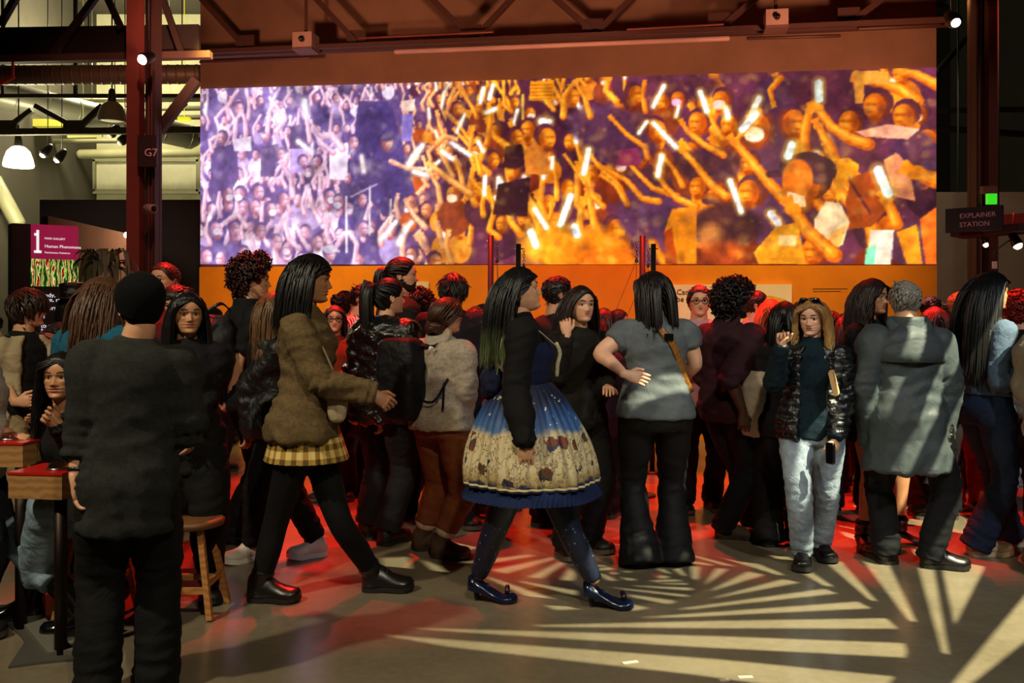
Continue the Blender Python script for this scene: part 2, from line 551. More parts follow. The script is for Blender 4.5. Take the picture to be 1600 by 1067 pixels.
# ---- hand (metres for a 1.72 m person): d fingers, th thumb side, n back of the hand
def add_hand(mb, w, d, th, n, sc=1.0, curl=0.35, spread=1.0, point=False):
    d = nz(d); th = nz(th - np.dot(th, d) * d)
    m = nz(np.cross(d, th))
    n = m if np.dot(m, n) > 0 else -m
    def rot(v, ang):                       # bend v toward the palm (-n)
        return math.cos(ang) * v - math.sin(ang) * n
    L = .092 * sc
    bend = curl * .25
    d1 = rot(d, bend)
    k = w + d1 * L
    tube(mb, [w - d * .02 * sc, w + d1 * .02 * sc, w + d1 * L * .55, k], [(.027 * sc, .020 * sc), (.031 * sc, .018 * sc), (.040 * sc, .016 * sc), (.040 * sc, .012 * sc)], 10, side=th)
    for i, (o, ln) in enumerate(((.030, .072), (.010, .080), (-.011, .074), (-.030, .058))):
        c = curl * (1 + .25 * i)
        if point and i == 0: c = .12
        p = k + th * o * sc - d1 * .008 * sc
        a = bend
        dd = nz(rot(d, a) + th * o * 1.6 * spread)
        pts = [p]
        for q, (fr, cc) in enumerate(((.46, .9), (.30, 1.1), (.24, .8))):
            a += c * cc
            v = nz(rot(d, a) + th * o * 1.6 * spread * (1 - .3 * q))
            p = p + v * ln * fr * sc; pts.append(p)
        tube(mb, pts, [.0098 * sc, .0092 * sc, .0082 * sc, .0066 * sc], 7, side=th, m=7)
    b = w + d * .028 * sc + th * .022 * sc
    v1 = nz(.72 * d + .62 * th - .45 * n); v2 = nz(.9 * d + .25 * th - (.35 + .4 * curl) * n)
    tube(mb, [b - th * .012 * sc, b + v1 * .042 * sc, b + v1 * .042 * sc + v2 * .032 * sc, b + v1 * .042 * sc + v2 * .054 * sc],
         [.0145 * sc, .0120 * sc, .0100 * sc, .0075 * sc], 7, side=n, m=6)

_ZS = np.array([.30, .40, .455, .49, .52, .56, .60, .64, .68, .72, .76, .79, .81, .825, .84, .87])
_SEC = {'m': (np.array([.088, .088, .084, .091, .094, .090, .083, .079, .082, .087, .089, .085, .070, .053, .039, .034]),
              np.array([.064, .064, .060, .067, .070, .065, .060, .058, .061, .066, .067, .061, .052, .043, .036, .034]),
              np.array([-.004, -.004, -.004, -.008, -.010, -.004, .003, .006, .006, .005, .001, -.004, -.006, -.006, -.003, .004])),
        'f': (np.array([.092, .092, .088, .096, .099, .092, .079, .069, .071, .077, .079, .076, .063, .047, .031, .028]),
              np.array([.068, .068, .062, .071, .074, .065, .055, .050, .053, .065, .063, .053, .045, .037, .031, .028]),
              np.array([-.004, -.004, -.004, -.010, -.012, -.005, .002, .004, .008, .013, .007, -.002, -.004, -.005, -.003, .004]))}

def ik(a, b, l1, l2, pole):
    v = b - a; d = np.linalg.norm(v)
    d2 = min(max(d, 1e-4), (l1 + l2) * .999)
    u = v / max(d, 1e-4)
    x = (l1 * l1 - l2 * l2 + d2 * d2) / (2 * d2)
    h = math.sqrt(max(l1 * l1 - x * x, 0))
    p = nz(pole - pole.dot(u) * u)
    return a + u * x * (d / d2) + p * h

SKIN = {'pale': '#d9a98c', 'light': '#d39e7b', 'tan': '#b5815c', 'brown': '#7a4f36', 'dark': '#4a2f22'}
PEOPLE = []
class Pn: pass

def person(label, px, fy, top, face, hface=None, sex='f', b=1.0, skin='light', hair=None, upper=None, lower=None, shoes=None,
           arms=(None, None), feet=None, pitch=0, roll=0, lean=None, neck=None, head=None, seat=None, knees=(None, None), toes=(None, None),
           glasses=None, beard=None, bare=False, near=True, pad=.02, H=None, hands=(None, None), sw=1.0, group=None, hs=1.0, waist=0.0, heel=0.0, depth=None, legs=True):
    P = Pn()
    Y = depth or F * CH / (fy - HY)
    s = Y / F
    X = (px - 800) * s
    H = H or (CH - (top - HY) * s) - pad - heel
    P.H, P.Y, P.s = H, Y, s
    vox = .0125 if near else .023
    P.vox = vox; P.near = near
    A = math.radians(face)
    fwd = np.array([math.cos(A), math.sin(A), 0.]); lat = np.array([-fwd[1], fwd[0], 0.])
    if hface is None: hface = face
    B = math.radians(hface)
    up = np.array([0, 0, 1.])
    hf = np.array([math.cos(B), math.sin(B), 0.]); hl = np.array([-hf[1], hf[0], 0.])
    pt = math.radians(pitch); hf, hu = hf * math.cos(pt) + up * math.sin(pt), up * math.cos(pt) - hf * math.sin(pt)
    rl = math.radians(roll); hl, hu = hl * math.cos(rl) + hu * math.sin(rl), hu * math.cos(rl) - hl * math.sin(rl)
    wpx = lambda q: wp(q[0], q[1], Y + (q[2] if len(q) > 2 else 0))
    pc = np.array([X, Y, .52 * H + heel]) if seat is None else wpx(seat)
    nb = pc + up * (.315 * H) + (fwd * lean if lean else 0)
    if neck is not None: nb = wpx(neck)
    sc = H / 1.72
    root = empty('person', (X, Y, 0.))
    tag(root, label, 'person', group)
    P.root, P.pc, P.nb, P.fwd, P.lat, P.hf, P.hl, P.hu, P.sex, P.b = root, pc, nb, fwd, lat, hf, hl, hu, sex, b
    SW, SD, SO = _SEC[sex]
    ax = nb - pc; axl = np.linalg.norm(ax); ax = ax / axl
    l2 = nz(lat - lat.dot(ax) * ax); f2 = np.cross(l2, ax)
    if f2.dot(fwd) < 0: f2 = -f2
    def sec(z):
        W = np.interp(z, _ZS, SW) * H; D = np.interp(z, _ZS, SD) * H; O = np.interp(z, _ZS, SO) * H
        k = np.interp(z, [.4, .8, .84], [1, 1, 0]) if np.isscalar(z) else np.interp(z, [.4, .8, .84], [1, 1, 0])
        g = 1 + (b - 1) * k
        g2_ = g + waist * np.exp(-((z - .62) / .05) ** 2)
        return W * g2_, D * g2_, O
    def cen(z): return pc + ax * ((z - .52) / .315 * axl)
    P.sec, P.cen, P.ax, P.l2, P.f2 = sec, cen, ax, l2, f2
    def ring(z, e=0., n=28, flare=0., ed=None, pw=2.2):
        W, D, O = sec(z)
        a = np.linspace(0, 2 * math.pi, n, endpoint=False)
        c, q = np.cos(a), np.sin(a)
        c = np.sign(c) * np.abs(c) ** (2 / pw); q = np.sign(q) * np.abs(q) ** (2 / pw)
        return cen(z) + f2 * O + np.outer(c * (W + e + flare), l2) + np.outer(q * (D + (e if ed is None else ed) + flare), f2)
    P.ring = ring
    def sf(z, a, e=0.):
        """point on the clothed torso: a = 0 front, pi back, positive to the person's left"""
        W, D, O = sec(z); q, c = math.sin(a), math.cos(a); pw = 2.2
        q = math.copysign(abs(q) ** (2 / pw), q); c = math.copysign(abs(c) ** (2 / pw), c)
        return cen(z) + f2 * O + l2 * q * (W + e) + f2 * c * (D + e)
    P.sf = sf
    # ---------------- head frame
    hh = .134 * H * hs
    if sex == 'm': hh *= .985
    ho = nb + up * (.024 * H) + hf * .016 * H
    if head is not None: ho = wpx(head) - hu * hh
    P.ho, P.hh = ho, hh
    def h2w(p): return ho + (np.asarray(p) @ np.stack([hl, hf, hu])) * hh
    def w2h(p): return ((p - ho) @ np.stack([hl, hf, hu]).T) / hh
    P.h2w, P.w2h = h2w, w2h
    # ---------------- body mesh
    core = MB(); ext = MB()
    hd = (HEADS if near else HEADS_LO)[sex]; hm = MB(); hm.add(h2w(hd.arr()), hd.f); hm.mi = list(hd.mi)
    ext.merge(hm)
    tr = [ring(z, -.012) for z in (.46, .5, .56, .62, .68, .74, .79, .815, .83)]
    loft(core, tr)
    nr = (.036 if sex == 'm' else .030) * H * (1 + (b - 1) * .4)
    tube(core, [cen(.79), nb, h2w((0, -.06, .12)), h2w((0, -.06, .3))], [nr * 1.35, nr * 1.08, nr, nr * .95], 14, side=lat, m=8)
    P.arm = []
    slen = .099 * H * sw * (1 if sex == 'm' else .92) * (1 + (b - 1) * .55)
    for i, sg in enumerate((1, -1)):
        sp = arms[i]
        sj = cen(.783) + l2 * sg * slen
        l1, l2a = .172 * H, .150 * H
        if sp is None: sp = 'hang'
        if isinstance(sp, str):
            if sp == 'hang':
                el = sj + up * -.170 * H + lat * sg * .028 * H - fwd * .018 * H
                wr = el + up * -.145 * H + fwd * .034 * H - lat * sg * .004 * H
            elif sp == 'front':
                el = sj + up * -.160 * H + lat * sg * .022 * H + fwd * .01 * H
                wr = el + fwd * .125 * H - lat * sg * .075 * H + up * .005 * H
            elif sp == 'phone':
                el = sj + up * -.155 * H + lat * sg * .02 * H + fwd * .03 * H
                wr = el + fwd * .095 * H - lat * sg * .05 * H + up * .085 * H
            elif sp == 'pocket':
                el = sj + up * -.158 * H + lat * sg * .055 * H - fwd * .03 * H
                wr = el + up * -.118 * H + fwd * .04 * H - lat * sg * .055 * H
            elif sp == 'back':
                el = sj + up * -.160 * H + lat * sg * .03 * H - fwd * .05 * H
                wr = el + up * -.14 * H + fwd * .01 * H
        else:
            wr = wpx(sp['w'])
            el = wpx(sp['e']) if 'e' in sp else ik(sj, wr, l1, l2a, -fwd * .6 - up * .8 + lat * sg * .4)
        ab = 1 + (b - 1) * .8
        r = [.036 * H * ab, .032 * H * ab, .0255 * H * ab, .0255 * H * ab, .0168 * H]
        if sex == 'f': r = [q * .88 for q in r]
        fa = el + (wr - el) * .3
        tube(core, [sj - l2 * sg * .02 * H, sj + (el - sj) * .35, el, fa, wr], r, 12, side=fwd, m=14)
        hs_ = hands[i] or {}
        dd = hs_.get('d'); dd = nz(wr - el) if dd is None else nz(dd)
        if isinstance(sp, str) and sp == 'hang': dd = nz(dd * .5 - up * .5)
        th = np.asarray(hs_.get('th', fwd if isinstance(sp, str) else up + .3 * fwd), float)
        if abs(nz(th).dot(dd)) > .95: th = fwd + up * .5
        nn = np.asarray(hs_.get('n', l2 * sg), float)
        if not hs_.get('skip'):
            add_hand(ext, wr, dd, th, nn, sc * (1.0 if sex == 'm' else .92), hs_.get('curl', .3), hs_.get('spread', 1.0), hs_.get('point', False))
        P.arm.append((sj, el, wr, r, dd))
    # ---------------- legs
    P.leg = []
    hy = .052 * H * (1 if sex == 'm' else 1.06) * (1 + (b - 1) * .6)
    toe_ang = (9, -9)
    for i, sg in enumerate((1, -1)):
        hip = pc + lat * sg * hy - up * .022 * H
        td = rot2(fwd, toe_ang[i]) if toes[i] is None else nz(np.asarray(toes[i], float))
        if feet is None:
            ft = np.array([X, Y, 0]) + lat * sg * (hy + .012 * H) + fwd * (.02 if i else -.03)
            ft[2] = 0
            lift = 0
        else:
            q = feet[i]
            ft = fl(q[0], q[1]); lift = q[2] if len(q) > 2 else 0
        ank = ft + up * (.046 * H + lift + heel) - td * .012
        kn = ik(hip, ank, .238 * H, .236 * H, td + fwd * .3) if knees[i] is None else wpx(knees[i])
        lr = 1 + (b - 1) * .7
        r = [.052 * H * lr, .047 * H * lr, .033 * H * lr, .033 * H * lr, .030 * H, .021 * H]
        pts = [hip, hip + (kn - hip) * .4, kn, kn + (ank - kn) * .28, kn + (ank - kn) * .5, ank]
        P.leg.append((hip, kn, ank, td, ft, r, lift))
        if legs: tube(core, pts, [q * .96 for q in r], 12, side=lat, m=14)
    P.skin = mat('skin', SKIN.get(skin, skin), .5)
    lipc = {'dark': '#3c1f1a', 'brown': '#6a3a30'}.get(skin, '#a8554c')
    browc = hair[1] if hair and hair[0] != 'gray' else '#2a1f1a'
    mats = [P.skin, mat('lip', lipc, .45), mat('eye', '#cfc8c0', .2), mat('brow', '#1c1310', .6)]
    if bare:
        P.body = fuse('body', core, mats, root, .011, 4, 0, extra=(ext, np.array(root.location)))
    else:
        core.merge(ext); core.mi = [m for m in core.mi]
        P.body = part('body', core, mats, root)
    # ---------------- clothes
    if lower: do_lower(P, **lower)
    if upper:
        for u in (upper if isinstance(upper, list) else [upper]): do_upper(P, **u)
    if shoes: do_shoes(P, heel=heel, **shoes)
    if hair: do_hair(P, *hair)
    if beard: do_beard(P, beard)
    if glasses: do_glasses(P, glasses)
    PEOPLE.append(P)
    return P

def rot2(v, a):
    a = math.radians(a); c, s = math.cos(a), math.sin(a)
    return np.array([v[0] * c - v[1] * s, v[0] * s + v[1] * c, v[2]])

def limb_fold(co, no, segs, rmax, amp, lam, foc, seed):
    """compression folds around a joint: segs = [(a, b)], foc = [(point, sigma)]"""
    d = np.zeros(len(co))
    for (a, b) in segs:
        ax = b - a; L_ = np.linalg.norm(ax); ax = ax / L_
        t = (co - a) @ ax; q = co - a - np.outer(t, ax); r = np.linalg.norm(q, axis=1)
        w = np.clip((rmax - r) / (rmax * .35), 0, 1) * ((t > -.06) & (t < L_ + .06))
        s0 = nz(np.cross(ax, [.3, .7, .2])); s1 = np.cross(ax, s0)
        ang = np.arctan2(q @ s0, q @ s1)
        f = np.zeros(len(co))
        for (pt, sg, k) in foc:
            f = np.maximum(f, k * np.exp(-(((co - pt) ** 2).sum(1)) / sg ** 2))
        wob = 1.6 * np.sin(ang + seed) + .9 * np.sin(2 * ang + seed * 2)
        ph = 2 * math.pi * t / lam + wob
        d += w * f * (np.sin(ph) + .45 * np.sin(ph * 1.7 + ang * 2))
    return co + no * (amp * d)[:, None]

def do_upper(P, n='jacket', m=None, hem=.47, ease=.018, sl=1.0, flare=0., fold=.004, neck=.832, low=None, sleeve=None, slr=None, post=None, cuff=True, up_front=None, it=6, sleeves=(1, 1), fs=(7, 7, 12)):
    mb = MB(); H = P.H
    zs = list(np.linspace(hem, .78, max(6, int((.8 - hem) / .035)))) + [.797, .81, .82]
    rings = []
    for z in zs:
        fl_ = flare * max(0, (.58 - z) / (.58 - hem)) if hem < .58 else 0
        rings.append(P.ring(z, ease, 30, fl_))
    rings.append(P.ring(neck, ease * .6, 30))
    rings.append(P.ring(neck + .012, ease * .35 + .004, 30))
    loft(mb, rings)
    e = sleeve if sleeve is not None else ease * .85
    for i, (sj, el, wr, r, dd) in enumerate(P.arm):
        if not sleeves[i]: continue
        slv = sl[i] if isinstance(sl, (tuple, list)) else sl
        inn = P.cen(.785) + (sj - P.cen(.783)) * .55
        full = [inn, sj, sj + (el - sj) * .5, el, el + (wr - el) * .5, wr + (wr - el) * .05]
        rr = [r[0] + e * .5, r[0] * 1.06 + e, r[1] * .98 + e, r[2] * 1.1 + e, r[3] * .95 + e, r[4] * 1.15 + e * .75]
        if slr: rr = [a * k for a, k in zip(rr, slr)]
        t = 1 + 4 * slv
        k = int(t); pts = full[:k + 1]; rd = rr[:k + 1]
        if t - k > .02 and k + 1 < len(full):
            u = t - k
            pts = pts + [full[k] * (1 - u) + full[k + 1] * u]; rd = rd + [rr[k] * (1 - u) + rr[k + 1] * u]
        tube(mb, pts, rd, 14, side=P.fwd, m=4 * len(pts), cap=False)
    off = np.array(P.root.location); sd_ = len(PEOPLE) * 1.3
    A_ = [(a[0] - off, a[1] - off, a[2] - off) for a in P.arm]
    c62, ax, l2, f2 = P.cen(.60) - off, P.ax, P.l2, P.f2
    hemp = P.cen(hem) - off
    def wr_(co, no):
        if post is not None: return post(co, no)
        for (s_, e_, w_) in A_:
            co = limb_fold(co, no, [(s_, e_)], .10, fold * .9, .048, [(e_, .11, 1), (s_ + (e_ - s_) * .15, .08, .5)], sd_)
            co = limb_fold(co, no, [(e_, w_)], .09, fold * .9, .042, [(e_, .10, 1), (w_, .09, .9)], sd_ + 2)
        t = (co - c62) @ ax; u = (co - c62) @ l2; v = (co - c62) @ f2
        ang = np.arctan2(u, v)
        ph = 2 * math.pi * t / .085 + 2.2 * np.sin(ang * 1.0 + sd_) + 1.3 * np.sin(3 * ang + sd_)
        g = np.exp(-(t / .16) ** 2) * (.35 + .65 * np.clip(np.sin(2 * ang + sd_ * 2), 0, 1))
        dv = np.sin(ang * 9 + 2 * np.sin(t * 9 + sd_)) * np.clip((.02 - t) / .25, 0, 1)
        return co + no * (fold * (.8 * g * np.sin(ph) + .7 * dv))[:, None]
    P.top = fuse(n, mb, m, P.root, P.vox, it, fold, fs, wr_)
    return P.top

def do_lower(P, n='trousers', m=None, r=None, ease=.012, top=.562, hemz=None, fold=.004, to=1.0, fs=(8, 8, 12), post=None):
    """r = radii multipliers at hip, mid thigh, knee, calf, hem"""
    r = r or (1.0, 1.0, 1.05, 1.1, 1.5)
    mb = MB(); H = P.H
    rings = [P.ring(z, ease * k, 26) for z, k in ((.462, 1), (.48, 1), (.50, .9), (.52, .7), (.54, .4), (top, .25))]
    loft(mb, rings)
    for (hip, kn, ank, td, ft, rr, lift) in P.leg:
        end = ank.copy()
        v = nz(ank - kn)
        if hemz is not None and abs(v[2]) > .2:
            end = kn + v * ((kn[2] - (hemz + lift)) / max(-v[2], .2))
        pts = [hip, hip + (kn - hip) * .45, kn, kn + (end - kn) * .5, end]
        if to < 1: 
            k = 2 + 2 * max(0, (to - .5) * 2); 
        base = [.055 * H, .050 * H, .036 * H, .034 * H, .024 * H]
        g = 1 + (P.b - 1) * .75
        rad = [q * k * (g if j < 3 else 1) + ease * .7 for j, (q, k) in enumerate(zip(base, r))]
        tube(mb, pts, rad, 16, side=P.lat, m=18, cap=False)
    off = np.array(P.root.location); sd_ = len(PEOPLE) * 1.7
    G_ = [(q[0] - off, q[1] - off, q[2] - off) for q in P.leg]
    def wr_(co, no):
        if not fold: return co
        for (h_, k_, a_) in G_:
            co = limb_fold(co, no, [(h_, k_)], .15, fold * .8, .075, [(k_, .13, 1), (h_, .12, .8)], sd_)
            co = limb_fold(co, no, [(k_, a_)], .15, fold * .9, .060, [(k_, .11, .9), (a_, .15, 1.2)], sd_ + 1)
        return co
    return fuse(n, mb, m, P.root, P.vox, 3, fold, fs, post or wr_)

def shoe_mesh(ft, td, L, t, lift=0., pit=0., wd=1.0):
    """returns upper, sole in world space; ft = point under the ankle"""
    up = np.array([0, 0, 1.])
    if pit:
        c, s = math.cos(pit), math.sin(pit); td, up = td * c - up * s, up * c + td * s
    sd = np.cross(td, up)
    st = np.array([0, .06, .15, .28, .42, .56, .70, .83, .93, .985])
    w = np.array([.028, .048, .056, .055, .052, .056, .064, .062, .046, .022]) * L / .27 * wd
    h = {'sneaker': [.055, .085, .098, .10, .085, .066, .055, .047, .038, .022],
         'dress': [.055, .075, .085, .085, .072, .058, .047, .040, .033, .018],
         'boot': [.10, .12, .125, .122, .092, .066, .052, .045, .037, .020],
         'heel': [.060, .070, .068, .050, .036, .032, .036, .035, .029, .016]}[t]
    h = np.array(h) * L / .27
    base = np.zeros(len(st)); th = .022
    if t == 'heel':
        base = np.interp(st, [0, .2, .45, .68, 1], [.062, .058, .032, .004, .008]); th = .006
    elif t == 'sneaker': th = .028; base = np.interp(st, [0, .7, 1], [.0, .0, .012])
    elif t in ('boot', 'dress'): th = .024; base = np.interp(st, [0, .3, .36, .8, 1], [0, 0, .008, .004, .014])
    o = ft + up * lift - td * L * .26
    a = np.linspace(0, math.pi, 9)
    U, S = [], []
    for i in range(len(st)):
        c = o + td * st[i] * L
        z0 = base[i] + th
        arc = [c + sd * w[i] * math.cos(q) * (1 - .12 * math.sin(q)) + up * (z0 + (h[i]) * math.sin(q) ** .8) for q in a]
        bot = [c - sd * w[i] * .9 + up * (z0 - .004), c + sd * w[i] * .9 + up * (z0 - .004)]
        U.append(np.array(arc + bot))
        k = 1.06
        S.append(np.array([c + sd * w[i] * k + up * z0, c - sd * w[i] * k + up * z0, c - sd * w[i] * k * .97 + up * base[i], c + sd * w[i] * k * .97 + up * base[i]]))
    mu, ms = MB(), MB()
    loft(mu, U); loft(ms, S)
    if t == 'heel':
        hc = o + td * .045 * L / .25
        tube(ms, [hc + up * .062, hc - td * .004 + up * .03, hc - td * .002 + up * .002], [.024, .014, .012], 8, side=td, cap=False)
    return mu, ms, (o, td, sd, up)

def do_shoes(P, t='sneaker', c='#111111', sole='#dddddd', rough=.5, shaft=0., shaftc=None, laces=None, heel=0., L=None, pit=(0, 0), kind='gloss', cuff=None, wd=1.0):
    for i, (hip, kn, ank, td, ft, rr, lift) in enumerate(P.leg):
        L_ = L or (.162 * P.H if P.sex == 'm' else .155 * P.H)
        mu, ms, (o, d, sd, up) = shoe_mesh(ft, td, L_, t, lift, pit[i], wd)
        if shaft:
            v = nz(kn - ank)
            tube(mu, [ank - v * .03, ank + v * shaft * .4, ank + v * shaft], [(rr[5] + .018), rr[5] + .015, rr[5] + .022], 14, side=P.lat, m=6)
        s_ = part('shoe', mu, mat(kind, c, rough), P.root)
        part('sole', ms, mat('rubber', sole, .7), s_, False)
        if laces:
            for q in range(4):
                lb = MB()
                c0 = o + d * L_ * (.40 + .08 * q) + up * (.124 - .017 * q) * L_ / .27
                tube(lb, [c0 - sd * .028 - up * .012, c0 + up * .004, c0 + sd * .028 - up * .012], [.004] * 3, 5, m=5)
                part('lace', lb, mat('lace', laces, .8), s_)
        if cuff:
            v = nz(kn - ank); cb = MB()
            pts = [ank + v * (shaft - .01), ank + v * (shaft + .025)]
            tube(cb, pts, [rr[5] + .034, rr[5] + .036], 16, side=P.lat)
            part('fur_cuff', cb, mat('knit', cuff, .95), s_)

def hairline(a, style):
    a = np.abs(a)
    if style == 'bald': return np.interp(a, [0, .6, 1.2, 1.5, 1.9, 3.14], [.93, .86, .58, .50, .25, .12])
    if style == 'fringe': return np.interp(a, [0, .7, 1.1, 1.45, 1.8, 3.14], [.70, .66, .56, .46, .2, .05])
    return np.interp(a, [0, .6, .95, 1.2, 1.5, 1.85, 2.2, 3.14], [.80, .77, .64, .50, .47, .20, .10, .06])

def do_hair(P, style, color, opt=None):
    o = dict(len=.3, vol=.05, n=220, wave=0., part=0., rad=.010, cap=None, name='hair', tip=None, line='std', curl=.02, rough=.42, face=.30, ymax=.26, sweep=0., comb=(0, -.6, 0), seed=len(PEOPLE), back=0.)
    o.update(opt or {})
    rs = np.random.RandomState(o['seed'] + 11)
    vol = o['vol']
    kw = {}
    if o['tip']: kw = dict(tip=o['tip'], z0=o['tz'][0], z1=o['tz'][1])
    m = mat('hair', color, o['rough'], **kw)
    mb = MB()
    na, nv = 44, 13
    az = np.linspace(-math.pi, math.pi, na, endpoint=False)
    hl_ = hairline(az, o['line'])
    rings = []
    for k in range(nv):
        u = k / (nv - 1)
        z = hl_ + (0.992 - hl_) * u ** .85
        p = head_pts(z, az)
        nrm = np.stack([p[:, 0], p[:, 1], (z - .55) * .9], 1); nrm /= np.linalg.norm(nrm, axis=1)[:, None]
        th = vol * min(1, .15 + u * 2.6)
        bump = 1 + .25 * np.sin(az * 17 + z * 9) * (1 if style in ('short', 'curly') else .35)
        rings.append(P.h2w(p + nrm * (th * bump)[:, None]))
    loft(mb, rings, True)
    # locks
    n = o['n']
    if style == 'curly': n = max(n, 360)
    if style == 'long': n = int(n * (2.0 if P.near else 1.65)); o['rad'] *= .62
    if style == 'short': n = int(n * 1.3)
    a0 = rs.uniform(-math.pi, math.pi, n)
    hl0 = hairline(a0, o['line'])
    u0 = rs.uniform(0, 1, n) ** .8
    z0 = hl0 + (.985 - hl0) * u0
    p = head_pts(z0, a0)
    nr = np.stack([p[:, 0], p[:, 1], (z0 - .5)], 1); nr /= np.linalg.norm(nr, axis=1)[:, None]
    p = p + nr * vol * .5
    segs = {'short': 4, 'curly': 11 if P.near else 8, 'long': 11 if P.near else 8, 'pony': 6, 'bun': 6}.get(style, 8)
    path = [p.copy()]
    jit = rs.normal(0, 1, (n, 3))
    hh = P.hh
    if style == 'curly':
        ln = o['len'] * rs.uniform(.6, 1.1, n)
        ph = rs.uniform(0, 6.28, n); rr_ = o['curl'] / hh
        t1 = np.cross(nr, jit); t1 /= np.linalg.norm(t1, axis=1)[:, None]; t2 = np.cross(nr, t1)
        for k in range(1, segs):
            u = k / (segs - 1)
            q = p + nr * (ln * u / hh)[:, None] + np.array([0, 0, -1]) * (o.get('droop', 0) * u * u / hh) + rr_ * min(1, u * 2) * (t1 * np.cos(ph + u * 11)[:, None] + t2 * np.sin(ph + u * 11)[:, None])
            path.append(q)
        path = [P.h2w(q) for q in path]
    elif style in ('short', 'pony', 'bun'):
        ln = o['len'] * rs.uniform(.6, 1.1, n) / hh
        if style == 'short':
            comb = np.asarray(o['comb'], float) + jit * .22
            if o['part']: comb[:, 0] += np.sign(p[:, 0] - o['part']) * .5
            comb[:, 2] -= np.clip((.8 - z0), 0, .5) * 2.2
        else:
            tgt = np.asarray(o.get('tie', (0, -.46, .62)))
            comb = tgt - p; ln = np.linalg.norm(comb, axis=1) * .8
            comb = comb / np.linalg.norm(comb, axis=1)[:, None]
        q = p.copy()
        for k in range(1, segs):
            tng = comb - (comb * nr).sum(1)[:, None] * nr * .9
            tng /= np.linalg.norm(tng, axis=1)[:, None] + 1e-6
            q = q + tng * (ln / (segs - 1))[:, None]
            c = q - np.array([0, 0, .55]); 
            aa = np.arctan2(q[:, 0], q[:, 1]); zz = np.clip(q[:, 2], 0, .99)
            ref = head_pts(zz, aa); r = np.linalg.norm(ref[:, :2], axis=1); rq = np.linalg.norm(q[:, :2], axis=1)
            lo = r + vol * (.75 + .35 * rs.uniform(0, 1, n)); f = np.where(rq < lo, lo / (rq + 1e-6), 1)
            q[:, :2] *= f[:, None]
            q[:, 2] = np.minimum(q[:, 2], 1 + vol * 1.1)
            nr = np.stack([q[:, 0], q[:, 1], q[:, 2] - .5], 1); nr /= np.linalg.norm(nr, axis=1)[:, None]
            path.append(q.copy())
        path = [P.h2w(q) for q in path]
    else:                                              # long hair hanging from a parting
        ln = o['len'] * rs.uniform(.75, 1.08, n)
        # roots high on the head travel further before they hang
        tot = ln + (z0 - .3).clip(0) * hh * .9
        st = tot / (segs - 1)
        W = P.h2w(p)
        path = [W.copy()]
        side = np.where(p[:, 0] > o['part'], 1., -1.)
        vel = side[:, None] * P.hl * .55 - P.hf * (.35 + o['sweep'] + .4 * (u0 > .6))[:, None] + P.hu * .05
        ph = rs.uniform(0, 6.28, n); off = vol * rs.uniform(.6, 1.5, n)
        back = o['back']
        for k in range(1, segs):
            vel = vel * .62 + np.array([0, 0, -1.]) * .52 - P.hf * back * .2
            vel /= np.linalg.norm(vel, axis=1)[:, None]
            W = W + vel * st[:, None]
            if o['wave']:
                W = W + (P.hl * np.cos(ph + k * 1.9)[:, None] + P.hf * np.sin(ph + k * 1.9)[:, None]) * o['wave'] * (k / segs)
            q = P.w2h(W)
            aa = np.arctan2(q[:, 0], q[:, 1]); zz = np.clip(q[:, 2], .0, .995)
            ref = head_pts(zz, aa); r = np.linalg.norm(ref[:, :2], axis=1)
            r = np.where(q[:, 2] < 0, .24, r)
            rq = np.linalg.norm(q[:, :2], axis=1); lo = r + off
            f = np.where((rq < lo) & (q[:, 2] < 1.02) & (q[:, 2] > -.6), lo / (rq + 1e-6), 1)
            q[:, :2] *= f[:, None]
            # keep the face clear
            fc = (q[:, 1] > .02) & (q[:, 2] < .80) & (np.abs(q[:, 0]) < o['face'])
            q[:, 0] = np.where(fc, np.sign(q[:, 0] + 1e-6) * (o['face'] + off * .5), q[:, 0])
            q[:, 1] = np.where((q[:, 2] < (.55 if o['ymax'] > .2 else .74)) & (q[:, 1] > o['ymax']), o['ymax'] - off * .4, q[:, 1])
            W = P.h2w(q)
            # shoulders and back
            d = W - P.pc; t = d @ P.ax; zf = .52 + t * .315 / np.linalg.norm(P.nb - P.pc)
            Wd, Dd, Od = P.sec(np.clip(zf, .46, .835))
            c0 = P.pc + np.outer(t, P.ax)
            u_ = (W - c0) @ P.l2; v_ = (W - c0) @ P.f2
            A_, B_ = Wd + .028, Dd + .032
            mm = np.sqrt((u_ / A_) ** 2 + (v_ / B_) ** 2)
            g = np.where((zf < .84) & (mm < 1), 1 / (mm + 1e-6), 1)
            g = np.minimum(g, 3)
            W = c0 + np.outer(u_ * g, P.l2) + np.outer(v_ * g, P.f2)
            path.append(W.copy())
    S = len(path); PT = np.stack(path, 1)               # n,S,3
    tg = np.gradient(PT, axis=1); tg /= np.linalg.norm(tg, axis=2)[..., None] + 1e-9
    rad = P.ho + P.hu * hh * .5
    ou = PT - rad; sd = np.cross(tg, ou); sd /= np.linalg.norm(sd, axis=2)[..., None] + 1e-9
    nn = np.cross(sd, tg)
    u = np.linspace(0, 1, S)
    prof = (np.minimum(1, .55 + u * 2) * (1 - (.45 if style == 'curly' else .85) * u ** 3))[None, :, None] * (o['rad'] * rs.uniform(.6, 1.25, (n, 1, 1)))
    K = 3
    vv = np.stack([PT + sd * prof * 1.5 - nn * prof * .3, PT + nn * prof * .8, PT - sd * prof * 1.5 - nn * prof * .3], 2)
    V = vv.reshape(-1, 3)
    base = (np.arange(n) * S * K)[:, None, None] + (np.arange(S - 1) * K)[None, :, None]
    j = np.arange(K); j2 = (j + 1) % K
    Fq = np.stack([base + j, base + j2, base + j2 + K, base + j + K], -1).reshape(-1, 4)
    mb.add(V, [])
    k0 = mb.n - len(V)
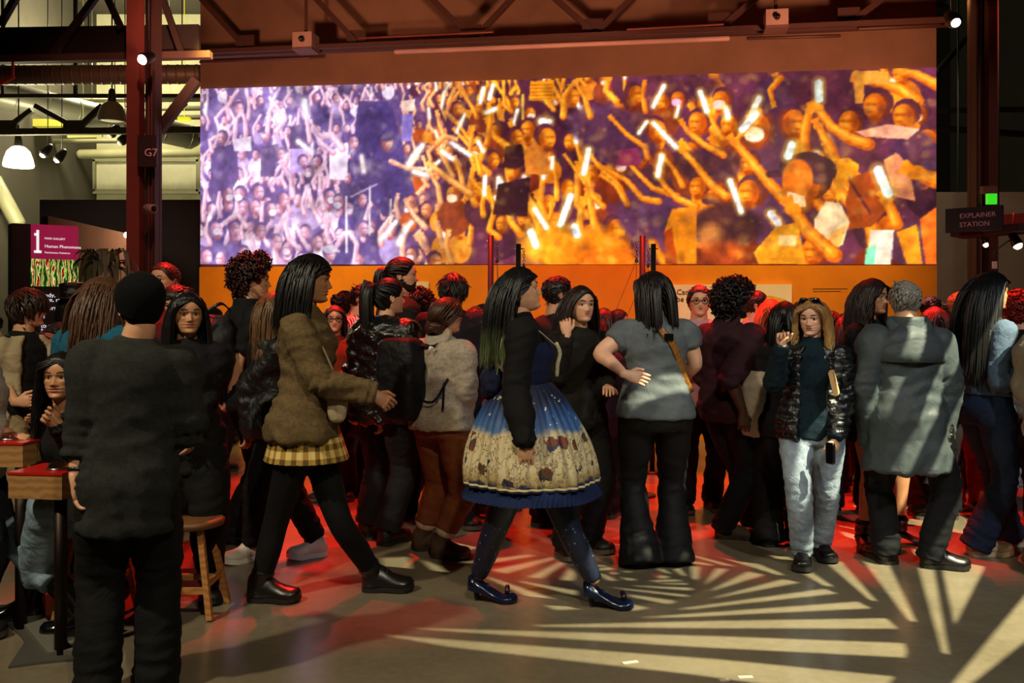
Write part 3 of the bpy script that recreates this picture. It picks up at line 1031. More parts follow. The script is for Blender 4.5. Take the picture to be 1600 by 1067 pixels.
    mb.f += [tuple(q) for q in (Fq + k0).tolist()]; mb.mi += [0] * len(Fq)
    if style == 'pony':
        tgt = P.h2w(o.get('tie', (0, -.46, .62)))
        L_ = o.get('tail', .28)
        for k in range(26):
            j_ = rs.normal(0, .012, 3)
            pts = [tgt + j_ * .3, tgt - P.hf * .05 + j_, tgt - P.hf * .06 - np.array([0, 0, L_ * .5]) + j_ * 1.6, tgt - P.hf * .035 - np.array([0, 0, L_ * rs.uniform(.85, 1.05)]) + j_ * 1.8]
            tube(mb, pts, [.016, .022, .016, .003], 6, m=8)
    if style == 'bun':
        tgt = P.h2w(o.get('tie', (0, -.46, .62)))
        for k in range(22):
            a1, a2 = rs.uniform(0, 6.28), rs.uniform(-1, 1)
            r_ = o.get('bun', .05)
            pts = [tgt + r_ * np.array([math.cos(a1 + q), math.sin(a1 + q), a2 * math.cos(q)]) for q in np.linspace(0, 2.4, 5)]
            tube(mb, pts, [.012, .02, .022, .02, .012], 6, m=7)
    P.hair = part(o['name'], mb, m, P.root)
    return P.hair

def do_beard(P, color):
    hd = HEADS[P.sex]; V = hd.arr(); mb = MB()
    fs = []
    for q, mi in zip(hd.f, hd.mi):
        c = V[list(q)].mean(0)
        a = abs(math.atan2(c[0], c[1]))
        if mi == 0 and len(q) == 4 and c[1] > -.05 and c[2] < np.interp(a, [0, .35, .6, 1.0, 1.45, 1.7], [.30, .30, .21, .22, .36, .46]) and (c[2] > .01) and V[q[0]][1] < .46:
            if .185 < c[2] < .285 and abs(c[0]) < .085: continue
            if abs(c[0]) > .33: continue
            fs.append(q)
    VV = V.copy()
    n = VV - np.array([0, 0, .4]); n[:, 2] *= .6
    n /= np.linalg.norm(n, axis=1)[:, None] + 1e-9
    VV = VV + n * (.010 + .010 * np.abs(np.sin(V[:, :1] * 60 + V[:, 2:] * 47)))
    mb.add(P.h2w(VV), fs)
    part('beard', mb, mat('hair', color, .6), P.root)

def do_glasses(P, color):
    mb = MB()
    for s in (-1, 1):
        c = np.array([s * .145, .425, .49])
        rim = [c + (.098 * math.cos(q), -.02 * abs(math.cos(q)), .075 * math.sin(q)) for q in np.linspace(0, 2 * math.pi, 15)]
        tube(mb, [P.h2w(q) for q in rim], [.0028] * 15, 5, cap=False)
        tube(mb, [P.h2w(q) for q in [(s * .243, .405, .50), (s * .335, .2, .50), (s * .345, -.03, .49)]], [.0028] * 3, 5)
    tube(mb, [P.h2w(q) for q in [(-.048, .43, .505), (0, .445, .515), (.048, .43, .505)]], [.0028] * 3, 5)
    part('glasses', mb, mat('gloss', color, .3), P.root)

# ---------------- accessories
def ribbon(P, name, pts, w, m, t=.006, root=None, side=(0, 0, 1), seg=None):
    mb = MB()
    tube(mb, pts, [(w / 2, t / 2)] * len(pts), 8, side=side, m=seg or max(8, 3 * len(pts)))
    return part(name, mb, m, root or P.root)
def hood_down(P, m, e=.03, name='hood', drop=.74, w=1.0):
    """hood lying on the upper back: wide at the collar, drooping to a soft point"""
    mb = MB(); rings = []
    for u in np.linspace(0, 1, 10):
        z = .845 - (.845 - drop) * u
        W, D, O = P.sec(min(z, .80))
        ww = np.interp(u, [0, .25, .5, .8, 1], [.052, .066, .060, .032, .008]) * P.H * w
        th = np.interp(u, [0, .3, .6, 1], [.022, .040, .044, .012])
        cc = P.cen(z) - P.f2 * (np.interp(u, [0, .25, 1], [.028 * P.H, .048 * P.H, D + e * .9]))
        a = np.linspace(0, 2 * math.pi, 20, endpoint=False)
        sag = np.cos(a) ** 2 * (.05 * (1 - u))
        rings.append(cc + np.outer(np.cos(a) * ww, P.l2) + np.outer(np.sin(a) * th + np.cos(a) ** 2 * .035, P.f2) + np.outer(sag, [0, 0, 1]))
    loft(mb, rings)
    return fuse(name, mb, m, P.root, P.vox, 3, .003)
def collar(P, m, z=.838, h=.035, e=.016, name='collar', open_=0.6):
    mb = MB(); a = np.linspace(open_, 2 * math.pi - open_, 22)
    W, D, O = P.sec(.835)
    rings = []
    for zz, ee in ((z - .012, e + .012), (z + h / P.H * .5, e + .006), (z + h / P.H, e + .008), (z + h / P.H, e + .001), (z - .012, e - .002)):
        rings.append(P.cen(zz) + P.f2 * (O + .002) + np.outer(-np.sin(a) * (W + ee), P.l2) + np.outer(np.cos(a) * (D + ee), P.f2))
    v = rings
    loft(mb, v, False, 0, False)
    return part(name, mb, m, P.root)
# ================================================================== SETTING
def struct(name, mb, m, loc=(0, 0, 0), smooth=False):
    return tag(solid(name, mb, m, loc, smooth), kind='structure')

# floor: sealed concrete
N = NT('sealed_concrete')
v = N.obj()
f1 = N.noise(v, 1.1, 6, 0.65); f2 = N.noise(v, 22, 4, 0.6)
mixf = N.math('ADD', N.math('MULTIPLY', f1, 0.75), N.math('MULTIPLY', f2, 0.25))
N.l(N.ramp(mixf, [(0.3, lin('#635a49')), (0.7, lin('#857b66'))]), N.b.inputs['Base Color'])
N.l(N.math('ADD', N.math('MULTIPLY', f1, 0.14), 0.17), N.b.inputs['Roughness'])
N.b.inputs['Specular IOR Level'].default_value = 0.5
N.bump(f2, 0.02, 0.004)
FLOOR = N.m
mb = MB(); box(mb, (0, 11, -0.1), (14, 14, 0.1)); struct('floor', mb, FLOOR, (0, 11, 0))
# pale tape scuffs on the floor
for (x, y, a, l) in ((985, 1035, .3, .035), (1165, 1058, .1, .03), (1132, 1063, .2, .02)):
    p = fl(x, y); mb = MB()
    box(mb, p + (0, 0, .0012), (l, .012, .001), rotz(math.degrees(a)))
    tag(solid('floor_scuff', mb, mat('paint', '#b8b098', .8), tuple(p)), {985: 'largest pale scuff mark on the concrete in a light stripe', 1165: 'short pale scuff mark on the concrete in a light stripe', 1132: 'tiny pale scuff mark on the concrete in a light stripe'}[x], 'scuff mark')

# the projection wall (yawed: its right end is nearer)
WA = np.array([(313 - 800) * 11.7 / F, 11.7, 0]); WB = np.array([(1463 - 800) * 10.37 / F, 10.37, 0])
WX = nz(WB - WA); WN = np.array([WX[1], -WX[0], 0])          # WN points to the room
WL = np.linalg.norm(WB - WA)
def wall_pt(px, py, off=0.0):
    """point of the wall plane (pushed off into the room) seen at a pixel"""
    d = np.array([(px - 800) / F, 1, -(py - HY) / F]); c = np.array([0, 0, CH])
    t = np.dot(WA + WN * off - c, WN) / np.dot(d, WN)
    return c + d * t
WR = np.array([WX, -WN, [0, 0, 1]])
mb = MB(); box(mb, (WA + WB) / 2 - WN * .15 + (0, 0, 3.6), (WL / 2, .15, 3.6), WR)
struct('wall_back', mb, mat('paint', '#8c6a52', .85), tuple((WA + WB) / 2))
mb = MB(); zt = 2.045; box(mb, (WA + WB) / 2 + WN * .012 + (0, 0, zt / 2), (WL / 2, .012, zt / 2), WR)
struct('trim_1', mb, mat('paint', '#e08a16', .7), tuple((WA + WB) / 2))
# white fascia rails above the projection
def hbar(a, b, w, h, off, name='trim_2', c='#a07a68'):
    m_ = MB(); bar(m_, wall_pt(*a, off), wall_pt(*b, off), w, h); struct(name, m_, mat('paint', c, .6), tuple(wall_pt(*a, off)))

# roof truss in front of the wall
TR = thing('roof_truss', tuple(wall_pt(313, 80, .55)), 'dark steel roof truss with diagonal struts above the projection', 'truss')
TM = mat('paint', '#4a2a22', .6)
def tbar(a, b, w, name, off=.55):
    m_ = MB(); bar(m_, wall_pt(*a, off), wall_pt(*b, off), w, w); part(name, m_, TM, TR, False)
tbar((250, 88), (1500, 34), .085, 'bottom_chord')
tbar((250, 84), (1500, 30), .05, 'bottom_chord', .75)
tbar((250, -52), (1500, -120), .12, 'top_chord')
nod = [(387, 80), (561, 72), (740, 64), (930, 55), (1127, 46), (1330, 38)]
for i, (x, y) in enumerate(nod):
    tbar((x, y), (x, -95), .075, 'vertical_strut')
    if i <= 3: tbar((x - 4, y - 6), (x - 92 if i else x - 78, -28 if i else -8), .062, 'diagonal_strut')
    if i >= 2: tbar((x + 4, y - 6), (x + 84, -28), .062, 'diagonal_strut')
    m_ = MB(); box(m_, wall_pt(x - 4, y - 12, .55), (.115, .015, .095), WR); part('gusset_plate', m_, TM, TR, False)
# pipes, white tube rail and boxes under the truss
def rail(name, a, b, r, off, c, label, cat, rough=.5):
    m_ = MB(); tube(m_, [wall_pt(*a, off), wall_pt(*b, off)], [r, r], 10)
    tag(solid(name, m_, mat('paint', c, rough), tuple(wall_pt(*a, off)), True), label, cat)
rail('tube_rail', (618, 81), (1138, 60), .028, .62, '#c9a296', 'long pale tube rail hung under the middle of the truss', 'rail')
rail('cable_pipe', (313, 97), (484, 91), .018, .6, '#5a3128', 'thin dark pipe under the truss at its end near the gate column', 'pipe')
rail('cable_pipe', (1168, 60), (1312, 56), .018, .6, '#4a2a22', 'thin dark pipe under the truss beside the pale tube rail', 'pipe')
rail('cable_pipe', (1342, 45), (1470, 39), .018, .66, '#4a2a22', 'thin dark pipe under the truss by the dark hall opening', 'pipe')
rail('conduit', (560, 60), (770, 50), .012, .8, '#7a3a2c', 'slim reddish conduit running along the truss chord', 'conduit')
rail('conduit', (980, 46), (1130, 38), .012, .8, '#7a3a2c', 'slim reddish conduit behind the truss nodes', 'conduit')
for (x, y, lab) in ((478, 66, 'pale projector box under the truss above the lilac part of the picture'), (1212, 32, 'pale projector box under the truss above the orange part of the picture')):
    t = thing('projector_box', tuple(wall_pt(x, y, .8)), lab, 'projector')
    c = wall_pt(x, y, .8)
    m_ = MB(); box(m_, c, (.115, .12, .085), WR); part('housing', m_, mat('paint', '#a98a7c', .6), t, False)
    m_ = MB(); box(m_, c - (0, 0, .10), (.118, .13, .012), WR); part('tray', m_, mat('paint', '#6a4a40', .6), t, False)
    m_ = MB(); bar(m_, c + (0, 0, .08), c + (0, 0, .5), .03, .03, (1, 0, 0)); part('hanger', m_, TM, t, False)
    m_ = MB(); tube(m_, [c + WN * .10, c + WN * .16], [.035, .03], 12); part('lens', m_, mat('gloss', '#14100e', .2), t)

# ------------------------------------------------------------------ the projected picture (light-giving, colour per point)
PX0, PX1, PY0, PY1 = 313, 1463, 100, 416
IW, IH = PX1 - PX0, PY1 - PY0
img = np.zeros((IH, IW, 3)); gx = np.arange(IW) + PX0 + .5; gy = np.arange(IH) + PY0 + .5
rng = np.random.RandomState(3)
def s2(c): return np.array([int(c[i:i + 2], 16) for i in (1, 3, 5)], float) / 255
mixx = np.clip((gx - 560) / 240, 0, 1)
mixx = mixx * mixx * (3 - 2 * mixx)
def two(a, b, x):
    t = min(max((x - 590) / 190, 0), 1); return s2(a) * (1 - t) + s2(b) * t
def skin_at(x): return two('#eebfd2', '#ff9a22', x) if x < 1000 else two('#ffa028', '#ff8f1e', x)
def lite_at(x): return two('#fff0f6', '#ffc94a', x)
def dark_at(x): return two('#4a3a74', '#5a2b3c', x)
def mid_at(x): return two('#a78cc4', '#c2501c', x)
bgA, bgB = s2('#6a5598'), s2('#6a3048')
img[:] = (bgA[None, :] * (1 - mixx[:, None]) + bgB[None, :] * mixx[:, None])[None]
def blob(cx, cy, rx, ry, col, soft=1.0, al=1.0, rot=0.):
    R = max(rx, ry) + 3
    x0, x1 = int(max(cx - R - PX0, 0)), int(min(cx + R - PX0 + 1, IW)); y0, y1 = int(max(cy - R - PY0, 0)), int(min(cy + R - PY0 + 1, IH))
    if x1 <= x0 or y1 <= y0: return
    X, Y_ = np.meshgrid(gx[x0:x1] - cx, gy[y0:y1] - cy)
    c, s = math.cos(rot), math.sin(rot); X, Y_ = X * c + Y_ * s, -X * s + Y_ * c
    d = (np.sqrt((X / rx) ** 2 + (Y_ / ry) ** 2) - 1) * min(rx, ry)
    a = np.clip(.5 - d / soft, 0, 1)[..., None] * al
    img[y0:y1, x0:x1] = img[y0:y1, x0:x1] * (1 - a) + np.asarray(col) * a
def stroke(P_, w, col, soft=1.2, al=1.0, w2=None):
    P_ = np.asarray(P_, float); w2 = w if w2 is None else w2
    R = max(w, w2) + 3
    x0, x1 = int(max(P_[:, 0].min() - R - PX0, 0)), int(min(P_[:, 0].max() + R - PX0 + 1, IW))
    y0, y1 = int(max(P_[:, 1].min() - R - PY0, 0)), int(min(P_[:, 1].max() + R - PY0 + 1, IH))
    if x1 <= x0 or y1 <= y0: return
    X, Y_ = np.meshgrid(gx[x0:x1], gy[y0:y1])
    a = np.zeros(X.shape); k = len(P_) - 1
    for i in range(k):
        p, q = P_[i], P_[i + 1]; dd = q - p; L = max(dd.dot(dd), 1e-6)
        t = np.clip(((X - p[0]) * dd[0] + (Y_ - p[1]) * dd[1]) / L, 0, 1)
        d = np.hypot(X - p[0] - t * dd[0], Y_ - p[1] - t * dd[1])
        ww = w + (w2 - w) * (i + t) / k
        a = np.maximum(a, np.clip(.5 - (d - ww) / soft, 0, 1))
    a = a[..., None] * al
    img[y0:y1, x0:x1] = img[y0:y1, x0:x1] * (1 - a) + np.asarray(col) * a
def poly(P_, col, al=1.0):
    P_ = np.asarray(P_, float)
    x0, x1 = int(max(P_[:, 0].min() - PX0, 0)), int(min(P_[:, 0].max() - PX0 + 2, IW)); y0, y1 = int(max(P_[:, 1].min() - PY0, 0)), int(min(P_[:, 1].max() - PY0 + 2, IH))
    if x1 <= x0 or y1 <= y0: return
    X, Y_ = np.meshgrid(gx[x0:x1], gy[y0:y1]); ins = np.zeros(X.shape, bool)
    for i in range(len(P_)):
        (ax_, ay), (bx, by) = P_[i], P_[i - 1]
        c = (ay > Y_) != (by > Y_)
        with np.errstate(divide='ignore', invalid='ignore'):
            ins ^= c & (X < (bx - ax_) * (Y_ - ay) / (by - ay + 1e-9) + ax_)
    a = ins[..., None] * al
    img[y0:y1, x0:x1] = img[y0:y1, x0:x1] * (1 - a) + np.asarray(col) * a
def arm(P_, w, w2=None, col=None):
    P_ = np.asarray(P_, float); x = P_[:, 0].mean(); c = skin_at(x) if col is None else col
    w2 = w2 or w * .6
    stroke(P_, w, c * np.array([.86, .70, .72]), 1.4, 1, w2)
    stroke(P_ + (-.25 * w, -.3 * w), w * .68, c, 1.8, 1, w2 * .7)
    stroke(P_ + (-.4 * w, -.45 * w), w * .25, lite_at(x), 2.0, .55, w2 * .25)
    e = P_[-1]; d = nz(P_[-1] - P_[-2]); n_ = np.array([-d[1], d[0]])
    blob(e[0] + d[0] * w2, e[1] + d[1] * w2, w2 * 1.35, w2 * 1.15, c, 1.4)
    for k in (-1, -.35, .35, 1):
        stroke([e + d * w2, e + d * w2 * 3.0 + n_ * k * w2 * .9], w2 * .36, c, 1.2)
def headp(x, y, r, mask=None, hat=None, look=1, hair=None):
    c = skin_at(x)
    blob(x - r * .12 * look, y - r * .22, r * 1.08, r * 1.12, dark_at(x) if hair is None else hair)
    blob(x + r * .14 * look, y + r * .12, r * .80, r * 1.02, c * np.array([.93, .82, .82]))
    blob(x + r * .30 * look, y + r * .15, r * .5, r * .75, c, 2.5)
    sh_ = c * np.array([.62, .42, .45])
    blob(x - r * .42 * look, y + r * .2, r * .42, r * .95, sh_, r * .5, .75)
    blob(x + r * .15 * look, y - r * .02, r * .24, r * .10, sh_, r * .18, .8); blob(x + r * .62 * look, y - r * .02, r * .18, r * .10, sh_, r * .18, .8)
    blob(x + r * .42 * look, y + r * .28, r * .09, r * .14, lite_at(x), r * .2, .5); blob(x + r * .40 * look, y + r * .58, r * .24, r * .07, sh_, r * .12, .8)
    blob(x + r * .15 * look, y + r * 1.1, r * .42, r * .35, sh_, r * .3, .9)
    if mask: blob(x + r * .28 * look, y + r * .5, r * .62, r * .5, s2(mask))
    if hat:
        blob(x, y - r * .62, r * 1.1, r * .62, s2(hat)); stroke([(x, y - r * .45), (x + r * 1.5 * look, y - r * .3)], r * .16, s2(hat))
def torso(x, y, w, h, col=None, rot=0.):
    c = dark_at(x) if col is None else s2(col)
    blob(x, y + h * .5, w, h * .62, c, 2, 1, rot)
    blob(x - w * .3, y + h * .4, w * .35, h * .4, np.minimum(c * 1.25 + .02, 1), 6, .5, rot)
def stick(a, b, w=2.6, tint='#fff4ee'):
    stroke([a, b], w * 1.9, lite_at(a[0]), 5, .45); stroke([a, b], w, s2(tint), 1.4)
Lz = lambda x, y: (300 + x / 2.54, y / 2.54)
Rz = lambda x, y: (880 + x / 2.4817, y / 2.4817)
def L(*q): return [Lz(*p) for p in q]
def R_(*q): return [Rz(*p) for p in q]
# dark blurred stands and stairs behind
for k in range(260):
    x = rng.uniform(PX0, PX1); y = rng.uniform(PY0, PY1)
    blob(x, y, rng.uniform(8, 30), rng.uniform(6, 22), dark_at(x) * rng.uniform(.7, 1.25), 8, .55)
blob(1210, 300, 120, 110, s2('#6d3a58'), 60, .8); blob(850, 210, 120, 80, s2('#4a1e2c'), 60, .7)
poly(R_((330, 850), (470, 850), (470, 1060), (330, 1060)), s2('#7d4864'))
# far little crowd, left half, row by row from the back
for row, (y0, r0) in enumerate(((128, 5.0), (158, 5.6), (196, 6.2), (236, 6.8), (276, 7.4), (318, 8.4), (362, 9.4), (402, 10.5))):
    x = 306 + rng.uniform(0, 14)
    while x < 840 - row * 14:
        yy = y0 + rng.uniform(-9, 9); r = r0 * rng.uniform(.88, 1.12)
        if rng.uniform() < .87:
            torso(x, yy + r, r * 1.9, r * 3.6, rng.choice([None, None, None, '#e9d6ea' if x < 640 else '#f08a28', '#3a2f5e' if x < 640 else '#4a2030', '#9b84b8' if x < 640 else '#b3491c']))
            headp(x, yy, r, '#fbeef6' if rng.uniform() < .25 else None, None, rng.choice([-1, 1]))
            u = rng.uniform()
            if u < .75:
                for s in ((-1, 1) if u < .4 else (rng.choice([-1, 1]),)):
                    tx = x + s * r * rng.uniform(.2, 2.2) + rng.uniform(-4, 8); ty = yy - r * rng.uniform(1.2, 3.8)
                    arm([(x + s * r * 1.5, yy + r * 2.0), (x + s * r * rng.uniform(1.6, 2.6), yy + r * rng.uniform(-.3, .9)), (tx, ty)], r * .50, r * .34)
                    if rng.uniform() < .22: stick((tx, ty), (tx + rng.uniform(-6, 12), ty - rng.uniform(10, 20)), r * .28)
        x += r * rng.uniform(2.3, 3.6)
for row, (y0, r0) in enumerate(((128, 7.5), (165, 8.5), (205, 9.5), (250, 10.5), (300, 11.5), (350, 13), (398, 14))):
    x = 700 + rng.uniform(0, 30) + row * 6
    while x < 1465:
        yy = y0 + rng.uniform(-16, 16); r = r0 * rng.uniform(.85, 1.2) * (1 + max(0, x - 900) / 620)
        if rng.uniform() < (.66 if x < 980 else .42):
            torso(x, yy + r, r * 2.0, r * 3.4, rng.choice([None, None, '#4a2436', '#d8741e', '#7a2c1c', '#8a3a22', '#3c1d2c']))
            headp(x, yy, r, '#ffd0b0' if rng.uniform() < .15 else None, None, rng.choice([-1, -1, 1]))
            for q in range(rng.choice([0, 1, 1, 2])):
                tx = x - r * rng.uniform(.5, 4.0); ty = yy - r * rng.uniform(.8, 3.6)
                arm([(x - r * .6, yy + r * 1.9), (x - r * rng.uniform(.8, 2.0), yy + r * rng.uniform(-.2, 1.0)), (tx, ty)], r * .48, r * .32)
                if rng.uniform() < .3: stick((tx, ty), (tx + rng.uniform(-12, 10), ty - rng.uniform(14, 26)), r * .26)
        x += r * rng.uniform(2.2, 4.0)
# named figures of the left half (traced proportions)
poly(L((720, 400), (860, 400), (900, 560), (960, 760), (830, 860), (690, 700)), s2('#4b3a78'))
headp(*Lz(840, 560), 11, None, '#3c2f60', 1)
arm(L((860, 640), (930, 668), (985, 668)), 4.2); stick(Lz(935, 655), Lz(990, 575), 3.6); stick(Lz(955, 680), Lz(1010, 695), 3.6)
poly(L((600, 600), (680, 560), (675, 690), (660, 715), (600, 712)), s2('#f6e6f4')); arm(L((655, 590), (610, 535), (560, 540), (520, 490)), 6, 4); arm(L((615, 605), (565, 570), (535, 525)), 5, 3.4); headp(*Lz(700, 560), 9)
poly(L((430, 580), (500, 590), (490, 680), (430, 690)), s2('#b79be0')); poly(L((430, 500), (520, 490), (510, 590), (425, 590)), s2('#3f3264')); stick(Lz(490, 400), Lz(495, 450), 4.4, '#eafff6'); stick(Lz(462, 560), Lz(520, 600), 3); arm(L((515, 560), (500, 470), (492, 455)), 4.5)
poly(L((80, 590), (190, 570), (205, 700), (170, 760), (80, 760)), s2('#4a3a70')); headp(*Lz(130, 545), 9, None, None, -1); arm(L((85, 600), (75, 560), (100, 545)), 4)
poly(L((305, 580), (380, 570), (360, 700), (300, 700)), s2('#40335f')); headp(*Lz(325, 530), 9.5, None, '#4a3b70', -1); arm(L((330, 520), (340, 440), (360, 415)), 4.5); arm(L((370, 520), (410, 470), (350, 400)), 4.5)
headp(*Lz(205, 430), 9); arm(L((160, 470), (150, 430), (190, 370)), 4); arm(L((245, 470), (250, 420), (240, 370)), 4); arm(L((185, 560), (190, 480), (200, 465)), 4.4); arm(L((235, 560), (232, 480), (225, 462)), 4.4); poly(L((175, 555), (260, 540), (258, 600), (185, 600)), s2('#f7e4f0'))
poly(L((900, 400), (960, 390), (955, 440), (905, 440)), s2('#f3cbb2')); poly(L((905, 455), (950, 450), (945, 560), (905, 560)), s2('#8a76cc'))
for (x, y, mk) in ((155, 770, 1), (210, 770, 1), (290, 760, 0), (345, 830, 1), (400, 790, 0), (230, 820, 0), (275, 820, 0), (600, 780, 1), (640, 800, 1), (100, 905, 1), (185, 905, 0), (300, 915, 0), (60, 1015, 0), (125, 1025, 0), (225, 1005, 0), (420, 985, 1), (545, 960, 0), (485, 640, 0), (545, 640, 0), (945, 800, 0), (1010, 830, 0), (945, 1010, 1), (600, 1005, 0), (740, 905, 0), (370, 960, 0)):
    headp(*Lz(x, y), 10.5 if y > 700 else 8.5, '#fdf3f6' if mk else None, '#f4e6ea' if x == 600 and y > 1000 else None, rng.choice([-1, 1]))
for q in (((405, 890), (425, 950), (470, 985)), ((455, 890), (480, 950), (510, 985)), ((510, 760), (530, 830), (560, 880)), ((560, 700), (560, 770), (575, 830)), ((640, 960), (660, 930), (690, 925)), ((705, 1040), (715, 970), (690, 930)), ((400, 660), (430, 700), (440, 780)), ((150, 880), (200, 850), (240, 900))):
    arm(L(*q[::-1]), 5, 3.6)
for a, b in (((670, 780), (672, 1000)), ((770, 740), (768, 930)), ((858, 790), (856, 900)), ((1400, 375), (1400, 470))): stroke([Lz(*a), Lz(*b)], 1.6, lite_at(Lz(*a)[0]) * .9)
stroke(L((690, 780), (800, 730)), 1.3, s2('#cbb8e6'))
# middle: arms with light sticks against the dark stair
for q, w in ((((1090, 560), (1065, 500), (1055, 460)), 5), (((1050, 570), (1085, 540), (1110, 545)), 5.5), (((1230, 690), (1215, 625), (1180, 605)), 5), (((1160, 745), (1145, 680), (1130, 640)), 5), (((1340, 580), (1290, 545), (1262, 490)), 6), (((1255, 570), (1270, 470), (1265, 430)), 5), (((1240, 850), (1235, 810), (1245, 780)), 5), (((1285, 830), (1275, 790), (1265, 760)), 5), (((1065, 800), (1055, 740), (1030, 700)), 5), (((1190, 770), (1130, 730), (1060, 680), (1035, 660)), 6.5), (((1000, 900), (960, 860), (930, 810)), 5.5), (((890, 860), (880, 820), (885, 790)), 5), (((1010, 990), (1000, 950), (990, 935)), 5.5), (((1075, 980), (1060, 930), (1055, 905)), 6), (((1110, 1040), (1090, 980), (1095, 940)), 6)):
    arm(L(*q), w)
for a, b in (((1110, 565), (1185, 615)), ((1070, 600), (1115, 630)), ((930, 650), (975, 590)), ((1240, 350), (1228, 405)), ((1280, 335), (1265, 390)), ((1250, 445), (1290, 430)), ((1405, 730), (1405, 820)), ((1248, 700), (1245, 770)), ((1302, 705), (1300, 745)), ((880, 880), (815, 950)), ((925, 900), (890, 965)), ((945, 880), (900, 940)), ((735, 620), (745, 680))):
    stick(Lz(*a), Lz(*b), 3.2)
poly(L((1400, 600), (1470, 540), (1500, 600), (1500, 690), (1410, 690)), s2('#e2822e')); headp(*Lz(1425, 510), 14, None, None, -1); headp(*Lz(1375, 540), 12); poly(L((1330, 580), (1400, 570), (1410, 680), (1320, 690)), s2('#3a1c26')); headp(*Lz(1360, 670), 14, None, '#3a1c26', -1); poly(L((1300, 730), (1430, 700), (1420, 860), (1280, 850)), s2('#3a1c26'))
poly(L((1430, 320), (1524, 315), (1524, 395), (1425, 395)), s2('#ff9b1e'))
for k in range(5): stroke(L((1430, 335 + k * 14), (1515, 333 + k * 14)), .8, s2('#b5540e'))
stick(Lz(1475, 480), Lz(1505, 480), 5)
# right half: large figures
for (cx, cy, rx, ry, c) in ((230, 480, 130, 80, '#5a3350'), (300, 560, 150, 80, '#55304c'), (400, 820, 110, 110, '#5a3455'), (640, 640, 120, 70, '#4a2438'), (880, 420, 90, 120, '#54304c'), (1060, 360, 120, 80, '#6a3040'), (700, 880, 130, 90, '#4a2233'), (1370, 620, 90, 120, '#55304c'), (1380, 950, 110, 90, '#63384f'), (560, 330, 110, 60, '#5a2c3e')):
    x, y = Rz(cx, cy); blob(x, y, rx / 2.48, ry / 2.48, s2(c), 8, .9)
for (x, y, r, mk, ht, lk) in ((120, 370, 32, 0, 0, 1), (360, 360, 34, 0, 0, 1), (525, 380, 30, '#e6a0c8', 0, -1), (685, 385, 38, '#ffb9a8', 0, -1), (820, 490, 60, '#ffd9b0', 0, -1), (600, 470, 42, 0, 0, -1), (940, 470, 52, 0, 0, 1), (20, 530, 40, 0, 0, 1), (440, 500, 40, 0, 0, 1), (100, 720, 30, 0, 0, 1), (200, 660, 26, 0, 0, -1), (600, 720, 38, 0, 0, -1), (790, 740, 48, 0, 0, -1), (1150, 470, 46, 0, 0, -1)):
    headp(*Rz(x, y), r / 2.48, mk or None, ht or None, lk)
for q, w in ((((410, 610), (400, 570), (330, 520), (280, 465)), 8), (((330, 790), (300, 720), (220, 640), (195, 605)), 8), (((450, 780), (390, 770), (330, 700), (250, 655)), 9), (((520, 760), (430, 730), (390, 690), (345, 640)), 8), (((590, 800), (520, 770), (480, 730), (455, 690)), 10), (((700, 760), (640, 710), (590, 640), (545, 590)), 11), (((690, 600), (620, 560), (560, 510), (545, 485)), 9), (((540, 720), (510, 660), (470, 610)), 8), (((690, 540), (660, 490), (645, 450)), 9), (((240, 800), (200, 760), (185, 690)), 8), (((170, 710), (130, 650), (100, 610)), 6), (((60, 770), (60, 690), (45, 640)), 7), (((910, 770), (850, 700), (790, 620), (740, 560)), 15), (((1210, 560), (1150, 540), (1080, 490), (1040, 430)), 16), (((985, 610), (985, 530), (1000, 440)), 13), (((1380, 390), (1330, 350), (1240, 320), (1200, 310)), 16), (((1100, 640), (1080, 580), (1040, 500)), 14), (((900, 300), (860, 350), (870, 390)), 8), (((290, 390), (250, 350), (260, 310)), 9), (((400, 430), (390, 370), (395, 330)), 7), (((85, 450), (90, 370), (130, 320)), 8), (((190, 450), (170, 380), (140, 330)), 8), (((820, 430), (790, 480), (740, 540)), 8), (((1450, 330), (1380, 290), (1340, 280)), 14), (((330, 790), (290, 720), (250, 690)), 7), (((20, 870), (40, 830), (40, 790)), 7)):
    arm(R_(*q), w / 1.6, w / 2.5)
poly(R_((470, 900), (500, 810), (590, 800), (590, 1025), (480, 1025)), s2('#f58a1a')); poly(R_((470, 900), (500, 880), (520, 1025), (475, 1025)), s2('#c84a1a'))
poly(R_((1090, 620), (1140, 610), (1180, 640), (1130, 700), (1100, 800)), s2('#ff9c1c')); poly(R_((1150, 690), (1260, 640), (1270, 820), (1220, 880), (1140, 890), (1130, 780)), s2('#a8441c')); stroke(R_((1145, 700), (1220, 830)), 2, s2('#5a2030'))
poly(R_((1265, 620), (1310, 590), (1350, 640), (1375, 780), (1300, 760)), s2('#e08a5a'))
poly(R_((1155, 290), (1165, 400), (1200, 400), (1195, 330), (1280, 320), (1280, 275), (1160, 272)), s2('#ffa43a'))
headp(*Rz(1240, 405), 20, None, None, -1); headp(*Rz(1340, 445), 19, None, None, -1); poly(R_((1165, 510), (1280, 480), (1390, 500), (1350, 540), (1200, 530)), s2('#f2a07c'))
poly(R_((1020, 850), (1060, 780), (1110, 785), (1145, 860), (1120, 950), (1080, 960), (1020, 890)), s2('#f7cf9a')); poly(R_((1080, 900), (1140, 870), (1110, 960), (1060, 950)), s2('#ffb45a'))
headp(*Rz(985, 700), 34, None, '#4a2436', -1, s2('#4a2436')); blob(*Rz(1040, 660), 24, 22, s2('#4a2436')); blob(*Rz(960, 690), 22, 30, s2('#d86a1c'), 3)
poly(R_((920, 740), (985, 760), (990, 800), (930, 810)), s2('#f7cf9a')); arm(R_((1090, 990), (1000, 900), (955, 830)), 12, 9)
